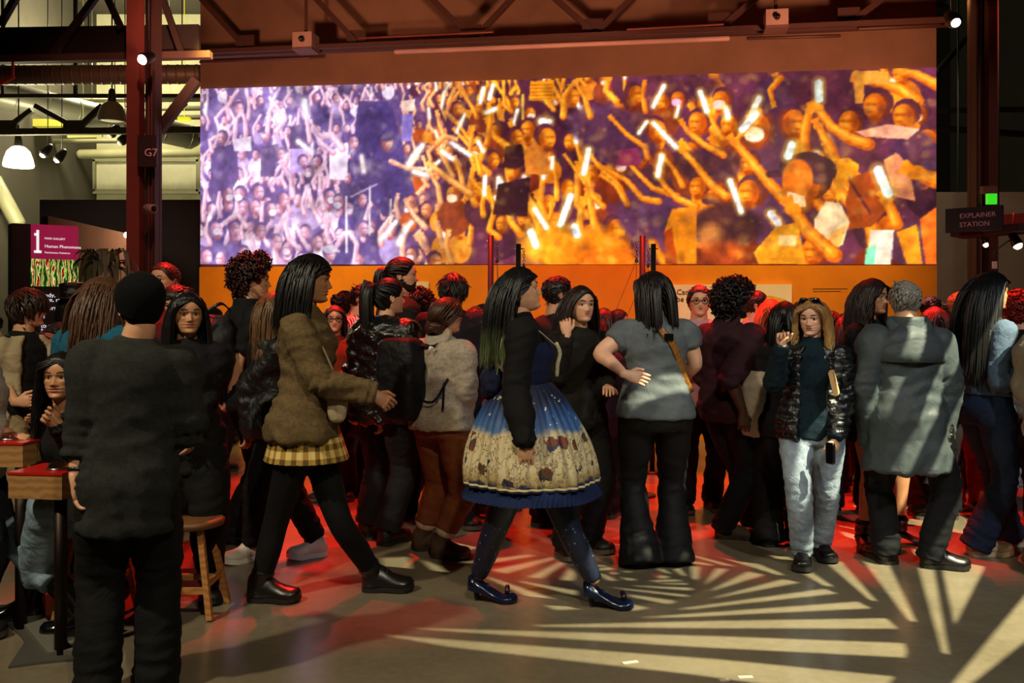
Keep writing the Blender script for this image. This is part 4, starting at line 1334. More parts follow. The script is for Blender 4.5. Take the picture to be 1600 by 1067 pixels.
poly(R_((880, 880), (960, 860), (990, 1025), (820, 1025), (800, 980)), s2('#ff9e22')); poly(R_((890, 910), (960, 915), (955, 955), (890, 950)), s2('#ffd08a'))
blob(*Rz(640, 920), 18, 22, s2('#ff9a4a'), 14, .8); blob(*Rz(690, 980), 30, 18, s2('#e05a20'), 14, .8); blob(*Rz(60, 960), 60, 30, s2('#ffa01e'), 20); blob(*Rz(190, 960), 60, 30, s2('#ff8f1c'), 20); blob(*Rz(250, 1000), 45, 18, s2('#ff7a18'), 12)
arm(R_((1450, 700), (1420, 690), (1400, 680)), 13, 10); arm(R_((1310, 870), (1290, 810), (1280, 790)), 9, 7)
poly(R_((1310, 900), (1380, 870), (1400, 1025), (1345, 1025)), s2('#ff961e')); poly(R_((1390, 850), (1450, 800), (1450, 1025), (1410, 1025)), s2('#f06a1e'))
poly(R_((1220, 890), (1300, 890), (1290, 1030), (1200, 1030)), s2('#ffd2b8')); poly(R_((1205, 960), (1240, 950), (1230, 1030), (1198, 1030)), s2('#7dffb0'))
for a, b, w in (((790, 450), (820, 380), 4.5), ((760, 500), (810, 440), 5.5), ((605, 355), (630, 430), 4), ((1035, 320), (1037, 385), 5.5), ((940, 560), (925, 605), 6), ((1245, 660), (1280, 750), 7), ((715, 700), (755, 820), 4), ((430, 475), (515, 570), 3.5), ((185, 580), (165, 670), 4.5), ((460, 605), (448, 680), 4.5), ((115, 760), (75, 870), 5), ((700, 420), (708, 455), 4), ((470, 330), (430, 410), 3.2), ((375, 515), (405, 470), 2.6), ((20, 880), (-25, 810), 4), ((-40, 900), (-20, 950), 6), ((525, 410), (515, 450), 2.6), ((45, 610), (42, 650), 2.6), ((130, 880), (140, 910), 6)):
    stick(Rz(*a), Rz(*b), w, '#fff7e6' if w < 5 else '#f4fff0')
poly(R_((300, 580), (370, 570), (385, 640), (290, 640)), s2('#8a2f52'))
for k in range(1500):
    x = rng.uniform(PX0, PX1); y = rng.uniform(PY0, PY1); rr = rng.uniform(2, 9)
    g = rng.uniform(-1, 1); blob(x, y, rr, rr * rng.uniform(.4, 1.2), (lite_at(x) if g > .25 else dark_at(x)), rr * .9, .10 + .16 * abs(g), rng.uniform(0, 3))
# haze on the left, warm bloom on the right
wv = np.clip(1 - np.abs(gx - 430) / 330, 0, 1)[None, :, None] * .30
img = img * (1 - wv) + s2('#e6b8e4') * wv
def fbm(seed):
    r_ = np.random.RandomState(seed); o_ = np.zeros((IH, IW)); amp = 1.
    for s_ in (42, 20, 9, 4):
        g_ = r_.uniform(-1, 1, (IH // s_ + 3, IW // s_ + 3))
        yy_, xx_ = np.meshgrid(np.arange(IH) / s_, np.arange(IW) / s_, indexing='ij')
        y0_, x0_ = yy_.astype(int), xx_.astype(int); fy_, fx_ = yy_ - y0_, xx_ - x0_
        fy_, fx_ = fy_ * fy_ * (3 - 2 * fy_), fx_ * fx_ * (3 - 2 * fx_)
        o_ += amp * ((g_[y0_, x0_] * (1 - fx_) + g_[y0_, x0_ + 1] * fx_) * (1 - fy_) + (g_[y0_ + 1, x0_] * (1 - fx_) + g_[y0_ + 1, x0_ + 1] * fx_) * fy_)
        amp *= .75
    return o_ / 2.0
nf = fbm(5)[..., None]; nf2 = fbm(9)[..., None]
img = img * (1 + .30 * nf) + np.array([.05, .03, .0]) * nf2
lum = img.mean(-1, keepdims=True)
img = np.clip((img - .03) * 1.06 + .16 * np.clip(lum - .55, 0, 1) , 0, 1)
k1 = np.array([1, 2, 1]) / 4.
for _ in range(1):
    img = np.stack([np.apply_along_axis(lambda r: np.convolve(np.pad(r, 1, 'edge'), k1, 'valid'), 0, img[..., c]) for c in range(3)], -1)
    img = np.stack([np.apply_along_axis(lambda r: np.convolve(np.pad(r, 1, 'edge'), k1, 'valid'), 1, img[..., c]) for c in range(3)], -1)
NX, NY = 640, 170
cs = [wall_pt(313, 413, .03), wall_pt(1463, 413, .03), wall_pt(1463, 105, .03), wall_pt(313, 139, .03)]
uu, vv = np.meshgrid(np.linspace(0, 1, NX), np.linspace(0, 1, NY))
Pw = (cs[0] * ((1 - uu) * (1 - vv))[..., None] + cs[1] * (uu * (1 - vv))[..., None] + cs[2] * (uu * vv)[..., None] + cs[3] * ((1 - uu) * vv)[..., None])
ix = np.clip((uu * 1150).astype(int), 0, IW - 1); iy = np.clip((413 - vv * (274 + 34 * uu) - PY0).astype(int), 0, IH - 1)
cc = img[iy, ix]
cl = np.where(cc <= .04045, cc / 12.92, ((cc + .055) / 1.055) ** 2.4)
idx = np.arange(NX * NY).reshape(NY, NX)
qf = np.stack([idx[:-1, :-1], idx[:-1, 1:], idx[1:, 1:], idx[1:, :-1]], -1).reshape(-1, 4)
SC = np.array(cs[0])
me = bpy.data.meshes.new('projected_picture')
me.from_pydata((Pw.reshape(-1, 3) - SC).tolist(), [], qf.tolist())
at = me.color_attributes.new('picture', 'FLOAT_COLOR', 'POINT')
at.data.foreach_set('color', np.concatenate([cl.reshape(-1, 3), np.ones((NX * NY, 1))], 1).ravel())
N = NT('projected_light')
ca = N.n('ShaderNodeVertexColor'); ca.layer_name = 'picture'
N.b.inputs['Base Color'].default_value = (0.02, 0.02, 0.02, 1); N.b.inputs['Roughness'].default_value = .9
N.b.inputs['Specular IOR Level'].default_value = 0
N.l(ca.outputs[0], N.b.inputs['Emission Color']); N.b.inputs['Emission Strength'].default_value = 1.1
me.materials.append(N.m)
o = link('projected_picture', me); o.location = SC
tag(o, 'huge wide projected video of a cheering concert crowd, lilac fading to orange', 'projection')

# ------------------------------------------------------------------ panels on the painted band
def wpanel(name, x0, y0, x1, y1, c, label, off=.05):
    a, b_ = wall_pt(x0, y1, off), wall_pt(x1, y0, off)
    m_ = MB(); box(m_, (a + b_) / 2, (abs(np.dot(b_ - a, WX)) / 2, .012, (b_[2] - a[2]) / 2), WR)
    return tag(solid(name, m_, mat('paint', c, .7), tuple((a + b_) / 2)), label, 'panel')
def text(body, loc, size, m, R, parent=None, ext=.001, align='LEFT', name='lettering'):
    cu = bpy.data.curves.new('t', 'FONT'); cu.body = body; cu.size = size; cu.extrude = ext; cu.align_x = align; cu.resolution_u = 2
    ob = bpy.data.objects.new('t', cu); COL.objects.link(ob)
    bpy.context.view_layer.update()
    me_ = bpy.data.meshes.new_from_object(ob.evaluated_get(bpy.context.evaluated_depsgraph_get()))
    bpy.data.objects.remove(ob); bpy.data.curves.remove(cu)
    nv = len(me_.vertices); co = np.zeros(nv * 3); me_.vertices.foreach_get('co', co); co = co.reshape(-1, 3)
    co = co @ np.asarray(R) + np.asarray(loc)
    off = np.zeros(3); p = parent
    while p is not None: off += np.array(p.location); p = p.parent
    me_.vertices.foreach_set('co', (co - off).ravel()); me_.update(); me_.name = name
    me_.materials.clear(); me_.materials.append(m)
    return link(name, me_, parent)
TXR = np.array([WX, [0, 0, 1], WN])      # text axes: along wall, up, out
pn = wpanel('wall_panel', 1050, 444, 1237, 520, '#e8dfe2', 'white printed wall panel with a question and a yellow hill shape')
INK = mat('ink', '#3a3336', .8)
text('Can most', wall_pt(1057, 460, .066), .088, INK, TXR, pn); text('be trusted', wall_pt(1057, 471, .066), .088, INK, TXR, pn)
m_ = MB(); pts = [wall_pt(x, y, .066) for x, y in ((1160, 520), (1160, 470), (1178, 461), (1205, 462), (1228, 468), (1237, 478), (1237, 520))]
m_.add(np.array(pts), [tuple(range(7))]); part('yellow_graph', m_, mat('paint', '#d8b24a', .8), pn, False)
pn2 = wpanel('wall_panel', 600, 440, 670, 500, '#d8d0cc', 'plain white wall panel on the amber band behind the bearded man')
m_ = MB(); box(m_, wall_pt(1297, 451, .026), (.19, .001, .004), WR)
box(m_, wall_pt(1292, 455, .026), (.15, .001, .004), WR)
tag(solid('wall_caption', m_, mat('ink', '#7a5a20', .8), tuple(wall_pt(1297, 451, .026))), 'thin faint caption line printed on the amber band', 'caption')

# ------------------------------------------------------------------ hall behind, left of the wall
mb = MB(); box(mb, (-8, 21.2, 4), (9, .2, 4.2)); struct('wall_hall', mb, mat('paint', '#b4ae8c', .8), (-8, 21, 0))
mb = MB(); box(mb, (0, 11, 8.3), (14, 14, .1)); struct('ceiling', mb, mat('paint', '#3a3226', .9), (0, 11, 8.2))
mb = MB(); box(mb, (-9.5, 11, 4.1), (.1, 14, 4.1)); struct('wall_left', mb, mat('paint', '#3a3428', .9), (-9.5, 11, 0))
mb = MB(); box(mb, (9.5, 11, 4.1), (.1, 14, 4.1)); struct('wall_right', mb, mat('paint', '#2c2822', .9), (9.5, 11, 0))
mb = MB(); box(mb, (0, -3.1, 4.1), (14, .1, 4.1)); struct('wall_front', mb, mat('paint', '#2c2822', .9), (0, -3, 0))
YB = 20.9
WPM = mat('paint', '#cdc8aa', .8); WFM = mat('paint', '#8e8a6c', .7)
k = 0
for (x0, y0, x1, y1) in ((38, 251, 120, 308), (148, 250, 214, 300), (248, 250, 312, 300), (-40, 252, 22, 310)):
    k += 1
    a, b_ = wp(x0, y1, YB), wp(x1, y0, YB)
    w_ = tag(empty('window_%d' % k, tuple((a + b_) / 2)), kind='structure')
    m_ = MB(); box(m_, (a + b_) / 2, ((b_[0] - a[0]) / 2, .02, (b_[2] - a[2]) / 2)); part('window_pane', m_, WPM, w_, False)
    for (p, q) in (((a[0], a[2]), (b_[0], a[2])), ((a[0], b_[2]), (b_[0], b_[2])), ((a[0], a[2]), (a[0], b_[2])), ((b_[0], a[2]), (b_[0], b_[2]))):
        m_ = MB(); bar(m_, (p[0], YB - .06, p[1]), (q[0], YB - .06, q[1]), .1, .09, (0, 1, 0)); part('window_frame', m_, WFM, w_, False)
for i, x in enumerate((135, 232)):
    m_ = MB()
    for dx in (-7, 0, 7): box(m_, wp(x + dx, 290, YB - .1) * (1, 1, 0) + (0, 0, 3.2), (.035, .08, 2.6))
    struct('trim_%d' % (3 + i), m_, WFM, tuple(wp(x, 290, YB - .1)))
def pipe(name, a, b, r, c, label, cat, n=16, rough=.5, ribs=0):
    """a, b = (px, py, depth)"""
    A_, B_ = wp(*a), wp(*b)
    t = thing(name, tuple(A_), label, cat) if ribs else None
    m_ = MB(); tube(m_, [A_, B_], [r, r], n)
    if not t: return tag(solid(name, m_, mat('paint', c, rough), tuple(A_), True), label, cat)
    part('pipe', m_, mat('metal', c, rough, metal=.3), t)
    for u in np.linspace(.02, .98, ribs):
        m_ = MB(); p = A_ * (1 - u) + B_ * u; d = nz(B_ - A_)
        tube(m_, [p - d * .012, p + d * .012], [r * 1.035, r * 1.035], n, cap=False); part('seam_ring', m_, mat('metal', c, rough, metal=.3), t)
    for u in (.12, .5, .88):
        p = A_ * (1 - u) + B_ * u; m_ = MB(); bar(m_, p + (0, 0, r * .9), np.array([p[0], p[1], 8.2]), .012, .012, (1, 0, 0)); part('hanger', m_, mat('metal', c, rough, metal=.3), t, False)
    return t
pipe('ventilation_duct', (-60, 118, 12), (330, 116, 12.4), .125, '#8a7468', 'large brownish spiral ventilation duct crossing behind the gate column', 'duct', 20, .5, 26)
pipe('ventilation_duct', (-40, 138, 16.2), (300, 215, 19), .24, '#8f8c7c', 'pale grey ventilation duct slanting down across the hall roof', 'duct', 20, .4, 8)
pipe('heating_pipe', (125, 241, 20), (320, 238, 20), .10, '#aaa680', 'pale horizontal pipe running above the hall windows', 'pipe')
pipe('roof_brace', (-10, 280, 17), (28, 350, 17), .14, '#8a876a', 'thick slanting pale brace by the hall wall', 'brace')
# hall trusses seen under the roof
HT = thing('hall_truss', tuple(wp(0, 205, 15)), 'dark hall truss with gusset plates behind the ventilation ducts', 'truss')
HM = mat('paint', '#3a3628', .7)
def hb(a, b, w, name, root=HT, Y=15, m=HM):
    m_ = MB(); bar(m_, wp(*a, Y), wp(*b, Y), w, w); part(name, m_, m, root, False)
hb((-40, 207), (330, 203), .10, 'bottom_chord'); hb((-40, 150), (330, 150), .06, 'top_chord')
for (a, b) in (((110, 195), (55, 165)), ((118, 195), (118, 130)), ((128, 195), (160, 165)), ((12, 200), (50, 172)), ((5, 205), (5, 140)), ((235, 200), (200, 165)), ((245, 200), (290, 160))): hb(a, b, .08, 'strut')
for x in (5, 118):
    q_ = wp(x, 150, 15); m_ = MB(); bar(m_, q_, np.array([q_[0], q_[1], 8.2]), .05, .05, (1, 0, 0)); part('hanger', m_, HM, HT, False)
for x in (116, 10, 240):
    m_ = MB(); box(m_, wp(x, 197, 15), (.17, .03, .09)); part('gusset_plate', m_, HM, HT, False)
for i, (y, Y, c) in enumerate(((158, 18, '#6a664c'), (172, 19, '#77725a'), (186, 19.5, '#605c44'), (222, 19, '#6e6a50'))):
    pipe('roof_purlin', (-60, y, Y), (330, y - 3, Y), .05, c, ['uppermost', 'second', 'third', 'lowest'][i] + ' thin roof purlin crossing the far hall', 'purlin', 8)
m_ = MB(); box(m_, wp(60, 196, 18.5), (.62, .3, .07)); tag(solid('roof_skylight', m_, mat('glow', '#c9c24a', .6, s=.32), tuple(wp(60, 196, 18.5))), 'yellowish lit panel under the hall roof', 'light panel')
m_ = MB(); box(m_, wp(288, 186, 16), (.10, .05, .025)); bar(m_, wp(288, 185, 16), wp(288, 185, 16) * (1, 1, 0) + (0, 0, 8.2), .01, .01, (1, 0, 0)); tag(solid('warning_lamp', m_, mat('glow', '#e8e020', .6, s=1.0), tuple(wp(288, 186, 16))), 'small bright yellow lamp bar under the dark roof', 'lamp')
m_ = MB(); bar(m_, wp(106, 213, 17), wp(160, 212, 17), .06, .05); bar(m_, wp(130, 212, 17), wp(130, 212, 17) * (1, 1, 0) + (0, 0, 8.2), .01, .01, (1, 0, 0)); tag(solid('tube_light', m_, mat('glow', '#a8a65a', .6, s=.5), tuple(wp(106, 213, 17))), 'short dim fluorescent tube under the hall truss', 'light')
# near beam, upper left
NB = thing('cross_beam', tuple(wp(0, 85, 9.4)), 'dark steel cross beam with struts running into the gate column', 'beam')
m_ = MB(); a, b_ = wp(-60, 95, 9.4), wp(330, 86, 9.4); bar(m_, a, b_, .10, .07); part('lower_flange', m_, mat('paint', '#5a4238', .6), NB, False)
m_ = MB(); bar(m_, wp(-60, 68, 9.5), wp(312, 62, 9.5), .06, .30); part('web_plate', m_, mat('paint', '#241a16', .7), NB, False)
for (p, q) in (((65, 45), (65, -40)), ((80, 90), (150, -5)), ((190, 45), (160, -20)), ((255, 0), (285, 85)), ((302, 85), (302, -30)), ((0, 40), (40, -30))):
    m_ = MB(); bar(m_, wp(*p, 9.4), wp(*q, 9.4), .06, .06); part('strut', m_, mat('paint', '#33221c', .7), NB, False)
m_ = MB(); bar(m_, wp(248, 205, 9.2), wp(308, 125, 9.2), .09, .09); part('knee_brace', m_, mat('paint', '#33221c', .7), NB, False)
m_ = MB(); bar(m_, wp(-5, 133, 9.3), wp(22, 120, 9.3), .04, .03); bar(m_, wp(20, 121, 9.3), wp(20, 92, 9.4), .02, .02, (1, 0, 0))
tag(solid('red_bracket', m_, mat('paint', '#b02a20', .5), tuple(wp(-5, 133, 9))), 'short red steel bracket poking out below the brown duct', 'bracket')

# columns
def column(x0, x1, Y, label, c, mirror=False):
    r = thing('steel_column', tuple(wp((x0 + x1) / 2, 485, Y) * (1, 1, 0)), label, 'column')
    w = (x1 - x0) * Y / F; X0 = (x0 - 800) * Y / F
    m1, m2 = mat('paint', c, .6), mat('paint', '#3a211c', .7)
    sgn = (0, .46) if not mirror else (.54, 1.0)
    m_ = MB(); box(m_, (X0 + w * (sgn[0] + sgn[1]) / 2, Y, 4), (w * .23, .07, 4)); part('flange', m_, m1, r, False)
    rest = (.46, 1.0) if not mirror else (0, .54)
    m_ = MB(); box(m_, (X0 + w * sum(rest) / 2, Y + .10, 4), (w * .27, .02, 4)); part('web', m_, m2, r, False)
    m_ = MB(); box(m_, (X0 + w * (rest[1] - .06 if not mirror else rest[0] + .06), Y + .05, 4), (w * .05, .09, 4)); part('edge_angle', m_, m2, r, False)
    for k, dx in enumerate((.18, .30, .40)):
        m_ = MB(); q = X0 + w * (rest[0] + dx * .95)
        tube(m_, [(q, Y + .05, 0), (q, Y + .05, 8)], [.013, .013], 8); part('conduit', m_, mat('paint', '#6a3d34', .5), r)
    m_ = MB(); box(m_, (X0 + w / 2, Y, .03), (w * .8, .2, .03)); part('base_plate', m_, m2, r, False)
    return r
GC = column(202, 245, 9.0, 'rust red steel column bearing a gate number plate', '#7a3a30')
m_ = MB(); box(m_, wp(231, 236, 8.85), (.09, .02, .15)); gp = tag(solid('gate_sign', m_, mat('paint', '#2a1a1a', .6), tuple(wp(231, 236, 8.85))), 'dark gate number plate fixed to the rust red column', 'sign')
text('G7', wp(225, 244, 8.82), .105, mat('paint', '#f0c8d8', .6), [[1, 0, 0], [0, 0, 1], [0, -1, 0]], gp, .003)
m_ = MB(); t = thing('security_camera', tuple(wp(235, 326, 8.8)), 'small white dome camera on the rust red column', 'camera')
tube(m_, [wp(230, 326, 8.8), wp(239, 326, 8.7)], [.045, .042], 14); part('camera_body', m_, mat('gloss', '#b09490', .4), t)
m_ = MB(); sph(m_, wp(241, 326, 8.68), (.03, .03, .03)); part('lens_dome', m_, mat('gloss', '#22181a', .15), t)
column(1522, 1554, 9.0, 'dark brown steel column behind the explainer sign', '#57342a', True)

# track spots
def spot_fix(px, py, Y, aim, r, label, glow=8.0, c='#fff6dc', name='track_spotlight', group=None):
    p = wp(px, py, Y); d = nz(aim)
    t = thing(name, tuple(p), label, 'spotlight', group)
    m_ = MB(); tube(m_, [p - d * r * 2.6, p - d * r * 1.6, p - d * .01], [r * .75, r * .95, r * 1.08], 16); part('lamp_housing', m_, mat('gloss', '#15120f', .4), t)
    m_ = MB(); tube(m_, [p - d * .006, p + d * .010], [r * .9, r * .86], 16); part('lamp_lens', m_, mat('glow', c, .3, s=glow), t)
    m_ = MB(); q = p - d * r * 1.6; bar(m_, q, np.array([q[0], q[1], 8.2 if Y > 8 else q[2] + .2]), .012, .012, (1, 0, 0)); part('hanger', m_, mat('gloss', '#15120f', .5), t)
    return t
spot_fix(223, 93, 8.6, (-.35, -1, -.55), .055, 'black spotlight with a bright lens clamped to the rust red column', 6)
spot_fix(1492, 34, 8.6, (-.05, -1, -.75), .065, 'black spotlight with a bright lens high beside the dark brown column', 8)
for (x, y, g, lb) in ((68, 241, 6, 'small black track spotlight nearest the lit pendant lamp'), (90, 249, 6, 'small black track spotlight with a slanting lit lens by the window'), (173, 210, 0, 'unlit black track spotlight under the truss beside the grey pendant lamp'), (189, 222, 0, 'unlit black track spotlight hanging by the rust red column')):
    spot_fix(x, y, 15.5, (-.3, -.5, -.7), .075, lb, g if g else .02)
def pendant(px, py, Y, label, lit):
    c = wp(px, py, Y); r = 22 * Y / F
    t = thing('pendant_lamp', tuple(c), label, 'lamp')
    prof = [(r, -.9 * r), (r * 1.02, -.8 * r), (r * .93, -.35 * r), (r * .75, .15 * r), (r * .45, .45 * r), (r * .12, .58 * r)]
    a = np.linspace(0, 2 * math.pi, 24, endpoint=False); m_ = MB()
    loft(m_, [c + np.stack([q * np.cos(a), q * np.sin(a), np.full(24, z)], 1) for q, z in prof + [(q * .96, z - .01) for q, z in prof[::-1]]], False)
    part('shade', m_, mat('glow', '#f6efb8', .4, s=5.0) if lit else mat('paint', '#a19a86', .4), t)
    m_ = MB(); lathe(m_, c + (0, 0, -.88 * r), [(r * .5, 0), (r * .97, .02)]); part('diffuser', m_, mat('glow', '#fff8c8', .4, s=9.0 if lit else .25), t)
    m_ = MB(); tube(m_, [c + (0, 0, .5 * r), c + (0, 0, 1.3 * r)], [r * .3, r * .22], 12); part('ballast', m_, mat('gloss', '#33301f', .5), t)
    m_ = MB(); tube(m_, [c + (0, 0, 1.3 * r), np.array([c[0], c[1], 8.2])], [.012, .012], 6); part('cord', m_, mat('gloss', '#22201a', .6), t)
    return c
pendant(175, 170, 14, 'grey unlit dome pendant lamp behind the rust red column', False)
pc_ = pendant(29, 240, 15.5, 'brightly lit dome pendant lamp over the side hall', True)
point('hall_pendant_light', tuple(pc_ + (0, 0, -.5)), 380, (1.0, .93, .58), .3)
point('hall_far_light', (-8, 18.0, 6.5), 800, (1.0, .93, .6), .4)

# black partition, brown inner wall
mb = MB(); a, b_ = wp(62, 312, 12.6), wp(325, 312, 12.6); box(mb, ((a[0] + b_[0]) / 2, 12.7, a[2] / 2), ((b_[0] - a[0]) / 2, .1, a[2] / 2)); struct('wall_partition', mb, mat('paint', '#19120f', .85), (-5, 12.6, 0))
m_ = MB(); q = [wp(75, 337, 12.3), wp(204, 366, 11.2), wp(204, 366, 11.2) * (1, 1, 0), wp(75, 337, 12.3) * (1, 1, 0)]
q2 = [p + (0, .12, 0) for p in q]; m_.add(np.array(q + q2), [(0, 1, 2, 3), (7, 6, 5, 4), (0, 4, 5, 1), (1, 5, 6, 2), (2, 6, 7, 3), (3, 7, 4, 0)])
struct('wall_inner', m_, mat('paint', '#7d5a44', .8), tuple(q[3]))
m_ = MB(); tube(m_, [wp(198, 367, 11.3), wp(198, 367, 11.2)], [.035, .035], 12); tag(solid('downlight', m_, mat('glow', '#fff0d0', .4, s=8), tuple(wp(198, 362, 11.0)), True), 'tiny bright downlight on the brown inner wall', 'light')
spot('inner_wall_light', tuple(wp(150, 330, 10.6)), tuple(wp(140, 430, 11.8)), 70, (1, .75, .55), 120, 1, .1)

# gallery sign "1"
Yg = 8.6
g0, g1 = wp(48, 350, Yg), wp(122, 357, Yg + .25)
GX = nz((g1 - g0) * (1, 1, 0)); GN = np.array([GX[1], -GX[0], 0]); GR = np.array([GX, -GN, [0, 0, 1]]); gw = np.linalg.norm((g1 - g0)[:2])
GT = np.array([GX, [0, 0, 1], GN])
gs = thing('gallery_sign', tuple(g0 * (1, 1, 0)), 'tall dark gallery sign with a magenta header numbered one', 'sign')
top = g0[2]
def gbox(u0, u1, z0, z1, off, th, m, name):
    m_ = MB(); c = g0 * (1, 1, 0) + GX * gw * (u0 + u1) / 2 + GN * (off - th / 2) + (0, 0, (z0 + z1) / 2)
    box(m_, c, (gw * (u1 - u0) / 2, th / 2, (z1 - z0) / 2), GR); return part(name, m_, m, gs, False)
zpx = lambda y: CH - (y - HY) * Yg / F
gbox(-.38, 1.0, 0, top, 0, .2, mat('paint', '#231512', .7), 'sign_body')
gbox(0, 1.0, zpx(404), top, .012, .012, mat('glow', '#8c1440', .5, s=.75), 'header_panel')
# picture of neon tissue: wavy green and red strips
N = NT('tissue_picture'); v = N.obj((1, 1, .35))
w = N.n('ShaderNodeTexWave', wave_type='BANDS', bands_direction='X'); w.inputs['Scale'].default_value = 9; w.inputs['Distortion'].default_value = 7; w.inputs['Detail'].default_value = 4; w.inputs['Detail Scale'].default_value = 2.5; N.l(v, w.inputs['Vector'])
cr = N.ramp(w.outputs[1], [(0.0, lin('#0c1a08')), (.3, lin('#2f7a2a')), (.55, lin('#a8e05a')), (.75, lin('#e8f0a0')), (.9, lin('#e0401c')), (1, lin('#5a1010'))])
N.l(cr, N.b.inputs['Emission Color']); N.l(cr, N.b.inputs['Base Color']); N.b.inputs['Emission Strength'].default_value = .8
gbox(0, 1.0, zpx(447), zpx(404), .012, .012, N.m, 'tissue_picture')
GW = mat('glow', '#e8ecf4', .5, s=.9)
def gt(s_, u, y, size): text(s_, g0 * (1, 1, 0) + GX * gw * u + GN * .016 + (0, 0, zpx(y)), size, GW, GT, gs)
gbox(.11, .165, zpx(394), zpx(359), .018, .004, GW, 'numeral_stem'); gbox(.06, .215, zpx(395), zpx(391), .018, .004, GW, 'numeral_foot'); gbox(.065, .12, zpx(368), zpx(364), .018, .004, GW, 'numeral_flag')
gt('MAIN GALLERY', .28, 373, .026); gt('Human Phenomena', .28, 386, .040); gt('Fenómenos Humanos', .28, 395, .025)
for (y, s_) in ((464, 'Body,'), (471, 'Face, Mind, and Society'), (484, 'Cuerpo'), (491, 'y'), (497, 'la'), (512, 'to explore'), (518, 'seeing, feeling')): gt(s_, .20, y, .055)

# plant with drooping leaves
PL = thing('potted_plant', tuple(wp(165, 485, 8.3) * (1, 1, 0)), 'drooping long-leaved plant on a tall pot before the brown inner wall', 'plant')
pcn = wp(165, 425, 8.3)
m_ = MB(); lathe(m_, pcn * (1, 1, 0), [(.16, 0), (.2, .5), (.22, pcn[2] - .1), (.19, pcn[2] - .1), (.18, pcn[2] - .15)]); part('pot', m_, mat('paint', '#2a211c', .6), PL)
rs = np.random.RandomState(4); lm = mat('gloss', '#7c7a5c', .5)
for k in range(54):
    a = rs.uniform(0, 6.28); rr = rs.uniform(.10, .30); hh_ = rs.uniform(.06, .24)
    d = np.array([math.cos(a), math.sin(a), 0]); sd = np.array([-d[1], d[0], 0])
    m_ = MB(); vs_ = []; n_ = 7
    for i in range(n_):
        u = i / (n_ - 1)
        c = pcn + d * rr * math.sin(u * 1.7) + np.array([0, 0, hh_ * math.sin(u * 2.2) * 1.3 - .34 * u ** 2.6])
        wdt = .024 * math.sin(math.pi * min(.06 + u * .94, .985)) + .003
        vs_ += [c - sd * wdt, c + np.array([0, 0, -.012]), c + sd * wdt]
    m_.add(np.array(vs_), [(3 * i + j, 3 * i + j + 1, 3 * i + j + 4, 3 * i + j + 3) for i in range(n_ - 1) for j in (0, 1)])
    part('leaf', m_, lm, PL)

# magenta cart with caster
CT = thing('equipment_cart', tuple(fl(343, 704)), 'magenta panelled cart on black casters behind the crowd', 'cart')
cp = fl(343, 704)
m_ = MB(); box(m_, cp + (-.10, .3, .58), (.17, .3, .44)); part('cart_panel', m_, mat('paint', '#8c1c46', .5), CT, False)
for dx, dy in ((0, 0), (-.2, 0), (0, .55)):
    m_ = MB(); c = cp + (dx, dy, .06); tube(m_, [c - (.0, .02, 0), c + (.0, .02, 0)], [.06, .06], 16); part('caster_wheel', m_, mat('gloss', '#16100f', .5), CT)
    m_ = MB(); box(m_, c + (0, 0, .06), (.02, .03, .03)); part('caster_fork', m_, mat('metal', '#555555', .4), CT, False)

# ------------------------------------------------------------------ right side
mb = MB(); a = wp(1455, 300, 14); box(mb, (a[0] + 3.5, 14.1, a[2] / 2), (3.8, .1, a[2] / 2)); struct('wall_station', mb, mat('paint', '#8a7460', .8), (a[0] + 3, 14, 0))
mb = MB(); box(mb, (9, 20, 4), (6, .1, 4)); struct('wall_far', mb, mat('paint', '#4a4a3a', .8), (9, 20, 0))
spot('station_wall_light', (5.0, 10.5, 4.8), (6.6, 14, 1.8), 200, (1, .82, .62), 70, .9, .1)
pipe('roof_pipe', (1460, 173, 16), (1660, 170, 16), .05, '#4c4a42', 'thin grey pipe crossing the dark hall beside the projection', 'pipe')
pipe('roof_pipe', (1460, 200, 17), (1660, 214, 17), .06, '#3c3a32', 'lower dark pipe crossing the dark hall beside the projection', 'pipe')
pipe('roof_pipe', (1466, 110, 15), (1510, 60, 15), .05, '#3f3d38', 'slanting grey roof pipe above the station wall', 'pipe')
pipe('hanging_cable', (1497, -330, 12), (1497, 300, 12), .012, '#14120f', 'thin black vertical cable in the dark hall beside the projection', 'cable', 6)
# canopy of the explainer station, sign, exit sign
Ye = 7.6
ES = thing('station_canopy', tuple(wp(1500, 362, Ye)), 'dark hanging canopy bar over the station desk carrying small lamps', 'canopy')
m_ = MB(); bar(m_, wp(1495, 366, Ye), wp(1660, 352, Ye - .5), .35, .06); part('canopy_bar', m_, mat('paint', '#3a2a28', .6), ES, False)
m_ = MB(); bar(m_, wp(1560, 346, Ye), wp(1660, 338, Ye - .5), .03, .10); part('fascia', m_, mat('paint', '#33231f', .6), ES, False)
for x in (1560, 1650):
    m_ = MB(); tube(m_, [wp(x, 355, Ye - .2), wp(x, -40, Ye - .2)], [.008, .008], 6); part('suspension_rod', m_, mat('metal', '#555048', .5), ES)
m_ = MB(); EX = nz(wp(1560, 338, Ye - .25) - wp(1485, 344, Ye)); EX = nz(EX * (1, 1, 0)); EN = np.array([EX[1], -EX[0], 0]); ER = np.array([EX, -EN, [0, 0, 1]])
ec = (wp(1485, 346, Ye - .35) + wp(1560, 339, Ye - .6)) / 2
box(m_, ec, (.205, .015, .093), ER); sg_ = tag(solid('station_sign', m_, mat('paint', '#2b1f22', .6), tuple(ec)), 'dark two-line station sign hung at the end of the canopy bar', 'sign')
ET = np.array([EX, [0, 0, 1], EN]); EM = mat('paint', '#f0a8b0', .6)
text('EXPLAINER', ec + EX * -.10 + EN * .018 + (0, 0, .012), .052, EM, ET, sg_); text('STATION', ec + EX * -.10 + EN * .018 + (0, 0, -.056), .052, EM, ET, sg_)
